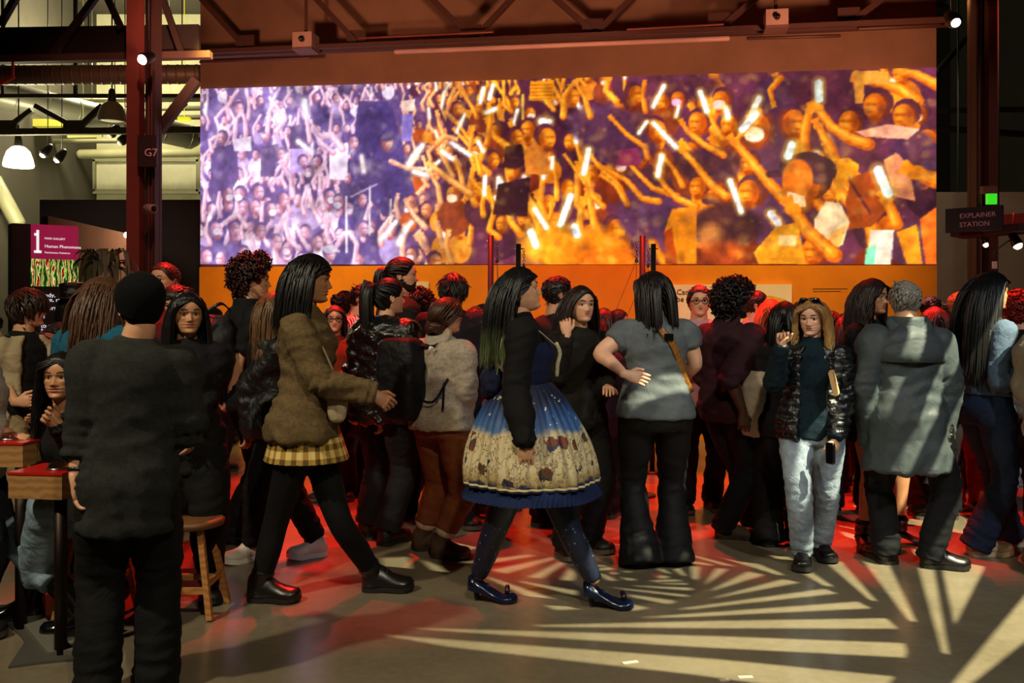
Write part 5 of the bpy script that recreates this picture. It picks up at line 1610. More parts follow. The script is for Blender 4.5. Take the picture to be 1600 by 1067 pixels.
t = thing('exit_sign', tuple(wp(1548, 302, 8.8)), 'glowing green exit sign on the dark brown column', 'sign')
m_ = MB(); box(m_, wp(1549, 310, 8.8), (.045, .02, .055)); part('green_face', m_, mat('glow', '#3adf28', .4, s=.9), t, False)
m_ = MB(); box(m_, wp(1546, 297, 8.8), (.075, .03, .035)); part('sign_box', m_, mat('paint', '#7a6258', .6), t, False)
for (x, y, r, lb, g) in ((1540, 382, .022, 'small lamp with two lit lenses under the canopy bar', 5), (1590, 383, .04, 'larger black lamp with a yellow lit rim under the canopy bar', 3)):
    spot_fix(x, y, Ye - .3, (.25, -.4, -.85), r, lb, g, '#fff3c0', 'canopy_lamp')
m_ = MB(); tube(m_, [wp(1578, 375, Ye - .3), wp(1560, 388, Ye - .3), wp(1553, 395, Ye - .3), wp(1554, 408, Ye - .3)], [.005] * 4, 6, m=10)
t = tag(solid('lamp_cable', m_, mat('gloss', '#1a1512', .6), tuple(wp(1578, 375, Ye - .3)), True), 'thin cable drooping from the canopy lamps to a white plug', 'cable')
m_ = MB(); box(m_, wp(1554, 414, Ye - .3), (.014, .014, .028)); part('plug', m_, mat('gloss', '#e0d8d0', .4), t, False)

# ------------------------------------------------------------------ pulley exhibit posts
for i, (x, ty, Y, sd_, lb) in enumerate(((767, 368, 7.5, 1, 'tall front steel post with a chain near the dark-haired walker'), (810, 381, 8.6, 1, 'tall rear steel post with a chain behind the walker in the dress'),
                                         (1004, 368, 7.5, -1, 'tall front steel post with a pulley cord behind the grey shirt'), (1021, 381, 8.6, -1, 'tall rear steel post with a chain behind the grey shirt'))):
    p = wp(x, ty, Y); b0 = p * (1, 1, 0) - (.012, 0, 0)
    t = thing('exhibit_post', tuple(b0), lb, 'post')
    m_ = MB(); tube(m_, [b0, p], [.024, .024], 12, cap=False); part('post', m_, mat('metal', '#242220', .5, metal=.2), t)
    m_ = MB(); lathe(m_, b0, [(.12, 0), (.12, .015), (.04, .02)]); part('foot_plate', m_, mat('metal', '#4a4644', .4), t)
    m_ = MB(); tube(m_, [p + (-.04, 0, -.045), p + (.04, 0, -.045)], [.006, .006], 6); part('bolt', m_, mat('metal', '#b0a8a4', .3), t)
    c = p + (sd_ * .05, -.01, -.06)
    for k in range(5):
        m_ = MB(); cc_ = c + (0, 0, -.026 * k)
        q = np.linspace(0, 2 * math.pi, 9)
        pts = [cc_ + (.010 * math.cos(w_), 0, .018 * math.sin(w_)) if k % 2 == 0 else cc_ + (0, .010 * math.cos(w_), .018 * math.sin(w_)) for w_ in q]
        tube(m_, pts, [.003] * 9, 5, cap=False); part('chain_link', m_, mat('metal', '#8a8078', .3), t)
    e_ = c + (0, 0, -.14)
    m_ = MB(); lathe(m_, e_, [(.004, .02), (.016, -.005), (.014, -.015), (.004, -.02)], 10); part('pulley', m_, mat('gloss', '#2a2422', .4), t)
    for q_ in ((sd_ * .012, 0, -.9), (sd_ * .35 if i >= 2 else .04, 0, -.85)):
        m_ = MB(); tube(m_, [e_, e_ + np.array(q_)], [.0022, .0022], 5); part('cord', m_, mat('gloss', '#3a2014', .6), t)

# ------------------------------------------------------------------ button tables and stool, left foreground
def btable(px, fy, ty, wid, label, dep=.26, rot=0, under=None):
    b0 = fl(px, fy); Y = b0[1]; z = CH - (ty - HY) * Y / F
    t = thing('button_table', tuple(b0), label, 'table')
    R = rotz(rot)
    m_ = MB(); box(m_, b0 + np.array([-wid * .5 + .06, .06, z - .055]), (wid / 2, dep / 2, .052), R); part('wooden_block', m_, mat('wood', '#9a7040', .55), t, False)
    m_ = MB(); box(m_, b0 + np.array([-wid * .5 + .06, .06, z + .001]), (wid / 2 + .004, dep / 2 + .004, .005), R); part('red_top', m_, mat('gloss', '#b01510', .35), t, False)
    m_ = MB(); tube(m_, [b0 + (0, 0, .012), b0 + (0, 0, z - .1)], [.026, .026], 14, cap=False); part('post', m_, mat('metal', '#3a302c', .5), t)
    c = b0 + np.array([-wid * .5 + .10, .03, z + .006])
    m_ = MB(); lathe(m_, c, [(.052, 0), (.052, .008), (.045, .012)]); part('button_ring', m_, mat('metal', '#b0a8a0', .25), t)
    m_ = MB(); lathe(m_, c, [(.044, .010), (.040, .022), (.026, .034), (.008, .039)]); part('button_dome', m_, mat('glass', '#ffb0a0'), t)
    return b0
tb = btable(95, 1025, 737, .25, 'nearer wooden button table with red top beside the beanie man', .24, -8)
btable(33, 985, 690, .34, 'farther wooden button table with red top before the beige jacket', .26, -4)
# steel base plate under the table: concave sided floor plate
m_ = MB(); out = []
cor = [fl(13, 1045), fl(175, 1032), fl(190, 945), fl(8, 975)]
for i in range(4):
    a, b_ = cor[i], cor[(i + 1) % 4]; mid = sum(cor) / 4
    for u in np.linspace(0, 1, 9)[:-1]:
        p = a * (1 - u) + b_ * u; p = p + (mid - p) * .30 * math.sin(math.pi * u) * (1 if i == 3 else .25); out.append(p)
out = np.array(out); n_ = len(out); v_ = np.vstack([out, out + (0, 0, .012)])
m_.add(v_, [tuple(range(n_, 2 * n_))] + [(i, (i + 1) % n_, n_ + (i + 1) % n_, n_ + i) for i in range(n_)])
t = thing('floor_plate', tuple(cor[0]), 'dark steel floor plate with curved edges under the nearer table', 'plate')
part('plate', m_, mat('metal', '#4a4842', .5, metal=.1), t, False)
m_ = MB(); bar(m_, fl(95, 1027) + (0, 0, .022), fl(40, 965) + (0, 0, .022), .10, .02); part('rib', m_, mat('metal', '#6c695f', .45, metal=.1), t, False)
m_ = MB(); bar(m_, fl(97, 1027) + (0, 0, .022), fl(180, 985) + (0, 0, .022), .10, .02); part('rib', m_, mat('metal', '#6c695f', .45, metal=.1), t, False)
def stool(px, py, Y, label, h=.47):
    c = wp(px, py, Y) * (1, 1, 0)
    t = thing('wooden_stool', tuple(c), label, 'stool')
    wm = mat('wood', '#a8723c', .5)
    m_ = MB(); lathe(m_, c, [(.12, h - .045), (.16, h - .035), (.165, h - .01), (.15, h)]); part('seat', m_, mat('wood', '#6a4426', .5), t)
    ft = []
    for k in range(4):
        a = math.radians(45 + 90 * k); tp = c + (.10 * math.cos(a), .10 * math.sin(a), h - .04); bt = c + (.20 * math.cos(a), .20 * math.sin(a), .004)
        m_ = MB(); bar(m_, bt, tp, .032, .028, (1, 0, 0)); part('leg', m_, wm, t, False); ft.append((bt, tp))
    for k in range(4):
        a, b_ = ft[k], ft[(k + 1) % 4]; u = .32 + .06 * (k % 2)
        m_ = MB(); bar(m_, a[0] * (1 - u) + a[1] * u, b_[0] * (1 - u) + b_[1] * u, .02, .03); part('stretcher', m_, wm, t, False)
stool(298, 960, 4.62, 'wooden four-legged stool by the dark-clad long-haired woman')
stool(152, 800, 4.55, 'wooden four-legged stool under the seated woman', .55)

# ------------------------------------------------------------------ gobo projector (out of frame): housing and slotted plate
GOBO_PX = [
 [(658,874),(685,884),(713,905),(690,905)], [(757,900),(769,903),(911,951),(868,953)], [(808,907),(900,923),(900,930),(814,909)],
 [(718,879),(832,866),(835,868),(766,880)], [(769,891),(871,869),(874,871),(790,896)], [(826,902),(880,875),(886,877),(847,903)], [(877,906),(890,887),(899,897),(895,907)],
 [(598,872),(638,870),(645,898),(593,900)], [(640,981),(1120,994),(1413,1005),(1416,1016),(1414,1027),(1080,1010),(730,988)],
 [(600,992),(1120,1030),(1397,1057),(1380,1078),(1190,1068),(1080,1053),(910,1034),(700,1010)], [(829,977),(1120,970),(1385,966),(1402,982),(1080,981),(850,979)],
 [(998,965),(1120,956),(1340,940),(1360,950),(1080,963.5)], [(1057,952),(1120,943),(1288,920),(1307,927),(1080,951.5)], [(1106,936),(1223,905),(1249,910)],
 [(1108,924),(1168,893),(1194,898)], [(1101,914),(1119,888),(1138,889)], [(1079,885),(1093,885),(1090,905),(1083,905)], [(1048,886),(1060,885),(1071,899.5),(1068,900)],
 [(1026,889),(1035,889),(1048,895.5),(1043,896)], [(1026,902),(1035,898.6),(1046,901),(1037,904)], [(1013,908),(1037,905.6),(1064,905.8),(1061,908),(1024,909)],
 [(1024,911.4),(1072,911),(1074,913),(1051,912.8)], [(987,914.7),(1080,918.4),(1082,921.6),(1072,922),(996,916)], [(951,917),(1074,929.4),(1075,932),(1062,931.5),(982,921.8)],
 [(982,928.5),(1052,938),(1055,940),(1044,943.6),(1032,941.5),(985,932)], [(985,943.6),(1013,949.8),(989,954),(974,951)], [(969,902),(992,904.4),(991,906.5),(982,906.6)],
 [(934,895.5),(941,896),(964,906.5),(951,907)], [(952,895.4),(959,893.6),(965,896),(959,897.5)], [(972,892.7),(977,891.3),(987,892),(982,894.4)],
 [(975.6,888),(985,886.8),(1003,891.3),(995,891.7)], [(931,890),(945,886.5),(963,886.2),(955,890),(934,891.3)], [(918,883),(968,882.4),(963,884.4),(920.6,884.8)],
 [(916.5,876.9),(925,877.5),(933,879.6),(918,879.6)], [(1062,873.5),(1115,882),(1112,883.4),(1085,880.5)], [(1066,864),(1085,868),(1151,884.6),(1130,883)],
 [(1040,835),(1085,840),(1226,898),(1216,898.5),(1130,872)], [(1120,820),(1165,825),(1301,916),(1288,915)], [(1205,805),(1250,805),(1369,939),(1359,937)],
 [(1283,790),(1345,790),(1431,971),(1421,970)], [(1405,780),(1440,780),(1482,1022),(1473,1020)], [(1448,778),(1492,778),(1545,868),(1535,892),(1492,975)], [(1640,885),(1680,940),(1515,1069),(1488,1069)],
 [(907,840),(973,838.5),(973,842),(907,843)], [(916,863),(964,869),(964,871.4),(925,866.6)], [(925,847),(978,852),(978,860),(925,853)], [(700,850),(830,838),(830,846),(720,860)]]
gd = nz(GOBO_T - GOBO_L); gxv = nz(np.cross(gd, [0, 0, 1])); gyv = np.cross(gxv, gd)
GP = .35; gcen = GOBO_L + gd * GP
cu = bpy.data.curves.new('slotted_plate', 'CURVE'); cu.dimensions = '2D'; cu.fill_mode = 'BOTH'
def spl(pts):
    sp = cu.splines.new('POLY'); sp.points.add(len(pts) - 1)
    for q, p in zip(sp.points, pts): q.co = (p[0], p[1], 0, 1)
    sp.use_cyclic_u = True
spl([(.40 * math.cos(a), .40 * math.sin(a)) for a in np.linspace(0, 2 * math.pi, 64, endpoint=False)])
for pg in GOBO_PX:
    q = []
    for (x, y) in pg:
        w_ = fl(x, y); d = w_ - GOBO_L; t_ = GP / d.dot(gd); h_ = GOBO_L + d * t_ - gcen
        q.append((h_.dot(gxv), h_.dot(gyv)))
    q = np.array(q)
    if np.abs(np.hypot(q[:, 0], q[:, 1])).max() < .395: spl(q)
GB = thing('gobo_projector', tuple(GOBO_L), 'black theatre projector with a slotted pattern plate above the walkway', 'projector')
tmp = bpy.data.objects.new('tmp', cu); COL.objects.link(tmp); bpy.context.view_layer.update()
gme = bpy.data.meshes.new_from_object(tmp.evaluated_get(bpy.context.evaluated_depsgraph_get())); bpy.data.objects.remove(tmp)
Mg = Matrix(((gxv[0], gyv[0], -gd[0], gd[0] * GP), (gxv[1], gyv[1], -gd[1], gd[1] * GP), (gxv[2], gyv[2], -gd[2], gd[2] * GP), (0, 0, 0, 1)))
gme.transform(Mg); gme.materials.clear(); gme.materials.append(mat('gloss', '#060606', .8)); gme.name = 'pattern_plate'
link('pattern_plate', gme, GB)
m_ = MB(); a = np.linspace(0, 2 * math.pi, 40, endpoint=False)
rg = lambda r, d_: GOBO_L + gd * d_ + np.outer(np.cos(a) * r, gxv) + np.outer(np.sin(a) * r, gyv)
loft(m_, [rg(.40, .36), rg(.40, .34), rg(.12, -.05), rg(.10, -.3), rg(.02, -.32)], False); part('housing', m_, mat('gloss', '#0a0a0a', .6), GB)
# ================================================================== THE CROWD
BLK, NAVY, CHAR = '#0b0b0d', '#12151f', '#1d1e20'
cloth = lambda c, **k: mat('cloth', c, k.pop('rough', .85), **k)
den = lambda c: mat('denim', c, .85)
lea = lambda c, r=.32: mat('leather', c, r)
knit = lambda c: mat('knit', c, .95)
SLIM = (1.0, 1.0, 1.02, 1.02, 1.2); STR = (1.0, 1.03, 1.14, 1.22, 1.75); WIDE = (1.03, 1.12, 1.4, 1.6, 2.4); TIGHT = (.97, .97, 1.0, 1.02, 1.05)
def T(c, r=STR, k=cloth, hem=.05, **q): return dict(n=q.pop('n', 'trousers'), m=k(c), r=r, hemz=hem, **q)
V3 = lambda *a: np.array(a, float)

# ---- 1 cardigan walker ------------------------------------------------------------------------------
p = person('woman striding in brown cardigan, yellow plaid skirt and black tights', 478, 938, 390, 0, 6, 'f', .97, 'tan',
    ('long', '#0c0a0a', dict(len=.27, vol=.065, n=340, wave=.004, part=.05, rad=.011, face=.26, back=.2, ymax=.15, line='fringe')),
    dict(n='cardigan', m=knit('#6a583c'), hem=.47, ease=.030, flare=.045, fold=.009, sleeve=.022, fs=(6, 6, 9)),
    dict(n='tights', m=cloth('#08080a', bump=.15), r=TIGHT, ease=.004, fold=0),
    dict(t='boot', c='#0d0c0b', sole='#15110e', rough=.35, shaft=.07, laces='#201c18'),
    arms=(dict(e=(478, 590, .16), w=(455, 660, .22)), dict(e=(503, 598, -.20), w=(582, 614, -.16))),
    hands=(None, dict(curl=.42, th=V3(.2, .4, 1), n=V3(0, -1, .35), d=V3(.9, 0, -.55))),
    feet=((588, 922), (410, 938)), neck=(474, 486), head=(487, 400, 0), pitch=-4, toes=(V3(1, -.05, 0), V3(1, -.12, 0)), knees=((530, 812, .0), (432, 812, 0)))
collar(p, cloth('#c9bda4'), e=.004, h=.03)
def skirt(P, z0, z1, r0, r1, m, n=96, pleat=.01, np_=24, name='skirt', dz=0., cx=None, prof=None, rough=0):
    mb = MB(); rings = []
    K = 14
    c0 = P.cen(z0) if cx is None else cx
    for k in range(K):
        u = k / (K - 1); zz = z0 + (z1 - z0) * u
        base = P.cen(z0) * (1 - u) + (P.cen(z1) if cx is None else cx) * u
        base = base.copy(); base[2] = P.cen(z0)[2] + (zz - z0) * P.H
        a = np.linspace(0, 2 * math.pi, n, endpoint=False)
        kk = prof(u) if prof else u
        W, D = [(r0[i] + (r1[i] - r0[i]) * kk) for i in (0, 1)]
        pl = pleat * u ** .6 * np.abs(np.sin(a * np_ / 2)) + rough * u * np.sin(a * 7 + u * 3)
        rings.append(base + np.outer((W + pl) * np.cos(a), P.l2) + np.outer((D + pl) * np.sin(a), P.fwd) + np.outer(dz * np.sin(a * np_), [0, 0, 1]) * u)
    loft(mb, rings, False)
    loft(mb, [r * 1 - (r - r.mean(0)) * .02 for r in rings[::-1]], False)
    return part(name, mb, m, P.root)
skirt(p, .56, .408, (.15, .13), (.205, .20), mat('plaid', '#a8842e', .8, c2='#d8c07a', c3='#5a4420'), pleat=.018, np_=36, name='pleated_skirt')
mb = MB(); bagc = wp(527, 632, p.Y - .14); super_e(mb, bagc, (.050, .035, .092), None, .7); bg = part('shoulder_bag', mb, lea('#a8987a', .5), p.root)
ribbon(p, 'bag_strap', [bagc + (.01, 0, .08), wp(512, 560, p.Y - .15), wp(482, 500, p.Y - .10), wp(470, 488, p.Y + .02)], .012, lea('#a8987a', .5), root=bg)

# ---- 2 walker in the printed dress --------------------------------------------------------------------
N = NT('starry_tights'); v = N.obj()
vo = N.n('ShaderNodeTexVoronoi'); vo.inputs['Scale'].default_value = 38; N.l(v, vo.inputs['Vector'])
N.l(N.ramp(vo.outputs['Distance'], [(0.10, lin('#9fb4d8')), (.15, lin('#101c38')), (1, lin('#0b1428'))]), N.b.inputs['Base Color']); N.b.inputs['Roughness'].default_value = .5
STAR = N.m
p = person('woman striding in blue printed bell dress with long green-tipped hair', 828, 948, 410, 0, 6, 'f', 1.04, 'light',
    ('long', '#0a0909', dict(len=.34, vol=.055, n=360, wave=.004, part=.0, rad=.010, face=.27, back=.15, ymax=-.03, sweep=.5, tip='#7c8a58', tz=(1.12, 1.42))),
    dict(n='black_blouse', m=cloth('#0a090b'), hem=.56, ease=.012, fold=.004, sleeve=.018, slr=(1.0, 1.15, 1.0, 1.1, 1.35, .95)),
    dict(n='patterned_tights', m=STAR, r=TIGHT, ease=.004, fold=0),
    dict(t='heel', c='#0d1730', sole='#0a0f20', rough=.18), heel=.055,
    arms=(dict(e=(845, 600, .2), w=(862, 660, .22)), dict(e=(806, 612, -.22), w=(820, 690, -.34))),
    hands=(None, dict(curl=.25, th=V3(1, .2, 0), n=V3(0, -1, 0), d=V3(.12, 0, -1))),
    feet=((932, 948), (752, 938)), pitch=11, neck=(812, 494), head=(806, 420, 0), toes=(V3(1, -.1, 0), V3(1, -.12, 0)), knees=((888, 824, 0), (772, 830, 0)))
N = NT('storybook_print'); v = N.obj(); z = N.xyz(v)[2]
ns = N.noise(v, 9, 4, .6); fine = N.noise(N.obj((1, 1, .6)), 26, 3, .7)
zz = N.math('ADD', z, N.math('MULTIPLY', N.math('SUBTRACT', ns, .5), .16))
base = N.ramp(N.math('DIVIDE', zz, 1.2), [(.535, lin('#0a1430')), (.55, lin('#16264e')), (.565, lin('#a8925e')), (.62, lin('#cfc096')), (.745, lin('#c6b68c')), (.775, lin('#3a6296')), (.82, lin('#1d4680')), (.885, lin('#0d1a3c')), (1, lin('#0a1026'))])
vo = N.n('ShaderNodeTexVoronoi'); vo.inputs['Scale'].default_value = 8.5; N.l(v, vo.inputs['Vector'])
pat = N.math('LESS_THAN', N.math('ADD', vo.outputs['Distance'], N.math('MULTIPLY', fine, .5)), .56)
fig = N.ramp(N.noise(v, 4, 2), [(.40, lin('#15203c')), (.5, lin('#4a3018')), (.56, lin('#6e2c18')), (.62, lin('#20304e'))], 'CONSTANT')
rngm = N.math('MULTIPLY', N.math('LESS_THAN', z, .90), N.math('GREATER_THAN', z, .67))
col_ = N.mix(N.math('MULTIPLY', pat, rngm), base, fig)
lin_ = N.math('LESS_THAN', N.math('ABSOLUTE', N.math('SUBTRACT', fine, .5)), .022)
col_ = N.mix(N.math('MULTIPLY', N.math('MULTIPLY', lin_, rngm), .75), col_, lin('#5a4424'))
sp = N.math('MULTIPLY', N.math('GREATER_THAN', fine, .66), N.math('GREATER_THAN', z, .92))
col_ = N.mix(sp, col_, lin('#c8c4a8'))
ln_ = N.math('MULTIPLY', N.math('GREATER_THAN', z, .650), N.math('LESS_THAN', z, .660))
col_ = N.mix(ln_, col_, lin('#d8c890'))
N.l(col_, N.b.inputs['Base Color']); N.b.inputs['Roughness'].default_value = .6; PRINT = N.m
bell = lambda u: math.sin(min(u * 1.05, 1) * math.pi / 2) ** .85
sx = wp(829, 590, p.Y)
skirt(p, .645, .345, (.135, .125), (.335, .325), PRINT, n=180, pleat=.020, np_=34, name='bell_skirt', cx=np.array([sx[0], sx[1], 0]) + (0, 0, p.cen(.345)[2]), prof=bell, rough=.012)
skirt(p, .362, .318, (.318, .308), (.345, .335), cloth('#14234a'), n=240, pleat=.022, np_=88, name='hem_ruffle', cx=np.array([sx[0], sx[1], 0]) + (0, 0, p.cen(.318)[2]), prof=lambda u: u, rough=.006)
mb = MB(); loft(mb, [p.ring(z, .022, 30) for z in (.635, .66, .69, .72, .745, .755)]); fuse('bodice', mb, cloth('#10183a'), p.root, .0125, 4, .003)
for dy in (-.115, .115):
    q = p.cen(.80) + p.l2 * dy
    ribbon(p, 'white_strap', [p.cen(.745) + p.f2 * .16 + p.l2 * dy * .9, p.cen(.79) + p.f2 * .085 + p.l2 * dy, q + (0, 0, .052), p.cen(.79) - p.f2 * .085 + p.l2 * dy, p.cen(.735) - p.f2 * .118 + p.l2 * dy * .9], .016, cloth('#a8a890'), side=(0, 1, 0))
ribbon(p, 'lace_edge', [p.cen(.75) + p.f2 * .168 - p.l2 * .06, p.cen(.72) + p.f2 * .182 - p.l2 * .07, p.cen(.69) + p.f2 * .165 - p.l2 * .08, p.cen(.655) + p.f2 * .155 - p.l2 * .07], .02, knit('#b8b090'), side=(1, 0, 0))
mb = MB(); super_e(mb, p.cen(.65) - p.f2 * .17, (.05, .11, .07), None, .8); fuse('back_bow', mb, cloth('#0e1530'), p.root, .0125, 4, .01, (20, 20, 20))
mb = MB(); tube(mb, [p.arm[1][2] + (-.004, 0, .045), p.arm[1][2] + (0, 0, .005)], [.040, .052], 20); fuse('sleeve_frill', mb, cloth('#0a090b'), p.root, .008, 2, .006, (60, 60, 30))
for i, q in enumerate(p.leg):
    f0 = q[4] + V3(.10, 0, .052); mb = MB()
    tube(mb, [f0 + (-.07, -.035, -.015), f0 + (-.065, 0, .035), f0 + (-.07, .035, -.015)], [(.008, .004)] * 3, 6, m=8); part('shoe_strap', mb, mat('gloss', '#27406a', .15), p.root)
    mb = MB()
    for s in (-1, 1): super_e(mb, f0 + (.035, s * .022, .008), (.014, .022, .014), None, .8, 10, 6)
    part('shoe_bow', mb, mat('gloss', '#16101e', .3), p.root)

# ---- 3 beanie man ------------------------------------------------------------------------------------
p = person('bearded man in black beanie and dark grey sweater seen from behind', 200, 1085, 427, 108, 128, 'm', 1.02, 'light', None,
    dict(n='sweater', m=knit('#2b2d2a'), hem=.40, ease=.022, sl=(.74, .9), fold=.006, flare=.01, fs=(5, 5, 9)),
    T('#070708', (1.05, 1.15, 1.35, 1.4, 1.95), hem=.02), dict(t='boot', c='#070707', sole='#0a0a0a', rough=.5),
    arms=(dict(e=(128, 688, -.05), w=(118, 748, -.10)), 'front'), hands=(dict(curl=.3, th=V3(.3, 1, 0), n=V3(-1, 0, 0), d=V3(.15, .1, -1)), None),
    beard='#3a2415', bare=True, head=(218, 436, 0), neck=(214, 534), pad=.02)
mb = MB(); az = np.linspace(-math.pi, math.pi, 40, endpoint=False); rings = []
for u in np.linspace(0, 1, 12):
    zl = np.interp(np.abs(az), [0, 1.2, 3.14], [.66, .44, .12]); zz = zl + (.99 - zl) * u
    q = head_pts(zz, az); nr = np.stack([q[:, 0], q[:, 1], zz - .5], 1); nr /= np.linalg.norm(nr, axis=1)[:, None]
    rings.append(p.h2w(q + nr * (.05 + .06 * math.sin(u * 2.6)) + np.array([0, -.07 * u, .08 * u])))
loft(mb, rings); part('beanie', mb, knit('#08080a'), p.root)
mb = MB(); w0 = p.arm[0][2]; e0 = p.arm[0][1]; d0 = nz(w0 - e0); tube(mb, [w0 - d0 * .04, w0 - d0 * .028], [.036, .036], 16, cap=False); part('wristband', mb, lea('#100d0c', .4), p.root)

# ---- 4 grey shirt, back -----------------------------------------------------------------------------
p = person('woman in grey tee and black flared trousers with hand on hip', 1024, 884, 416, 92, 108, 'f', 1.20, 'pale',
    ('long', '#140c0b', dict(len=.20, vol=.05, n=320, part=.0, rad=.010, back=.4)),
    dict(n='tee_shirt', m=cloth('#5b6266', bump=.4), hem=.505, ease=.024, sl=.24, fold=.005, sleeve=.016, fs=(4, 4, 16)),
    T('#0c0d11', (.98, .98, 1.04, 1.5, 2.95), lambda c: cloth(c, bump=.3, rough=.7), hem=.02, ease=.004), dict(t='boot', c='#080808', sole='#0a0a0a'),
    arms=(dict(e=(938, 552, -.06), w=(976, 584, -.24)), dict(e=(1086, 566, .02), w=(1062, 600, .20))),
    hands=(dict(curl=.18, th=V3(-.1, .2, 1), n=V3(-.2, -1, 0), d=V3(.95, -.1, -.25)), None), bare=True, glasses='#1a1412', sw=1.0, feet=((998, 884), (1052, 880)))
ribbon(p, 'crossbody_strap', [p.sf(.825, math.pi - .15, .034), p.sf(.795, math.pi + .05, .038), p.sf(.75, math.pi + .35, .036), p.sf(.69, math.pi + .7, .034), p.sf(.63, math.pi + 1.1, .034), p.sf(.585, math.pi + 1.5, .034)][::1], .04, lea('#8a5a1c', .45), side=(1, 0, .4))
mb = MB(); box(mb, p.sf(.775, math.pi + .2, .044), (.026, .006, .02), rotz(0)); part('strap_buckle', mb, mat('metal', '#3a342c', .3), p.root, False)

# ---- 5 vest / puffer woman ---------------------------------------------------------------------------
def quilt(co, no):
    k = np.abs(np.sin(co[:, 2] * math.pi / .052)) ** .6
    return co + no * ((k - .55) * .018 + .003 * np.sin(co[:, 0] * 90 + co[:, 2] * 50))[:, None]
p = person('blonde woman in glossy black puffer jacket and pale jeans facing out', 1268, 882, 462, -100, -122, 'f', 1.08, 'pale',
    ('long', '#8a6236', dict(len=.25, vol=.065, n=400, wave=.018, part=.05, rad=.009, tip='#c09a5c', tz=(1.22, 1.46))),
    [dict(n='sweater', m=knit('#15252e'), hem=.475, ease=.020, sl=1.0, fold=.004, neck=.845)],
    T('#7d8b9a', (1.0, 1.0, 1.05, 1.08, 1.45), den, hem=.07), dict(t='sneaker', c='#0c0c0c', sole='#141414', rough=.3, laces='#1a1a1a'),
    arms=(dict(e=(1322, 606, .02), w=(1306, 682, -.20)), dict(e=(1208, 600, -.06), w=(1221, 542, -.22))),
    hands=(dict(curl=.7, th=V3(-.9, -.3, .2), n=V3(.8, -.5, 0), d=V3(-.15, -.3, -1)), dict(curl=.75, th=V3(.9, -.2, 0), n=V3(0, 1, 0), d=V3(.05, -.1, 1))),
    feet=((1284, 870), (1254, 884)), pitch=-8, bare=False, head=(1268, 468, -.03))
# open quilted jacket: shell around the back and sides
mb = MB(); rings = []
for z in np.linspace(.475, .825, 22):
    W, D, O = p.sec(z); gap = .52 if z < .78 else .45
    a = np.linspace(gap, 2 * math.pi - gap, 40); e = .040 if z < .80 else .028
    ou = p.cen(z) + np.outer(-np.sin(a) * (W + e), p.l2) + np.outer(np.cos(a) * (D + e), p.f2)
    inn = p.cen(z) + np.outer(-np.sin(a[::-1]) * (W + .012), p.l2) + np.outer(np.cos(a[::-1]) * (D + .012), p.f2)
    rings.append(np.vstack([ou, inn]))
loft(mb, rings, False)
n_ = len(rings[0])
for R0, fl_ in ((0, 0), (len(rings) - 1, 1)):
    pass
sj, el, wr, r, dd = p.arm[0]
tube(mb, [p.cen(.79) + (sj - p.cen(.797)) * .7, sj, sj + (el - sj) * .5, el, el + (wr - el) * .5, wr - (wr - el) * .05], [.062, .078, .074, .068, .062, .05], 16, side=p.fwd, m=26)
sj, el, wr, r, dd = p.arm[1]
tube(mb, [p.cen(.79) + (sj - p.cen(.797)) * .7, sj, sj + (el - sj) * .3], [.06, .074, .070], 16, side=p.fwd, m=10)
fuse('puffer_jacket', mb, lea('#0c0d11', .28), p.root, .0125, 2, .002, (12, 12, 20), quilt)
ribbon(p, 'zip', [p.cen(.48) + p.f2 * .118 + p.l2 * .07, p.cen(.64) + p.f2 * .110 + p.l2 * .07, p.cen(.79) + p.f2 * .11 + p.l2 * .06], .008, mat('metal', '#9a948c', .3), side=(1, 0, 0))
mb = MB(); bc = wp(1303, 598, p.Y - .20); box(mb, bc, (.012, .05, .068), rotz(-25) @ np.array([[.97, 0, .24], [0, 1, 0], [-.24, 0, .97]])); tag(solid('note_book', mb, mat('paint', '#c49a68', .8), tuple(bc)), 'tan folded booklet tucked in the puffer jacket', 'booklet')
mb = MB(); pcn_ = p.arm[0][2] + V3(-.055, -.07, -.085); super_e(mb, pcn_, (.010, .031, .060), rotz(25), .25); tag(solid('smart_phone', mb, mat('gloss', '#0a0a0c', .15), tuple(pcn_), True), 'black phone held low in the puffer-jacket woman\'s hand', 'phone')
mb = MB()
for s in (-1, 1):
    tube(mb, [p.h2w((s * .33, -.1, .70)), p.h2w((s * .34, .12, .84)), p.h2w((s * .22, .22, 1.0)), p.h2w((s * .04, .23, 1.045))], [.005] * 4, 6, m=10)
    super_e(mb, p.h2w((s * .17, .24, 1.0)), (.026, .008, .018), None, .8, 12, 8)
part('sunglasses', mb, mat('gloss', '#0a0a0a', .15), p.root)

# ---- 6 coat man ------------------------------------------------------------------------------------
p = person('grey-haired man in long grey hooded raincoat seen from behind', 1416, 884, 430, 88, 80, 'm', 1.10, 'light',
    ('short', '#7d7870', dict(len=.045, vol=.03, n=420, rad=.007, comb=(.2, -.3, -.2))),
    dict(n='raincoat', m=mat('cloth', '#3d4548', .55, bump=.35), hem=.335, ease=.034, flare=.045, fold=.008, sleeve=.024, fs=(5, 5, 3)),
    T('#0d0f13', STR, hem=.05), dict(t='boot', c='#0d0c0c', sole='#15120f', rough=.35, wd=1.05),
    arms=(dict(e=(1352, 600, .0), w=(1356, 690, .06)), dict(e=(1484, 600, .0), w=(1474, 688, -.02))), feet=((1384, 878), (1458, 886)), toes=(V3(-.1, 1, 0), V3(.85, -.25, 0)), sw=1.05)
hood_down(p, mat('cloth', '#3d4548', .55, bump=.35), .035, w=1.25, drop=.73)
collar(p, mat('cloth', '#3d4548', .55, bump=.35), h=.05, e=.026, open_=.3)
mb = MB(); rings = []
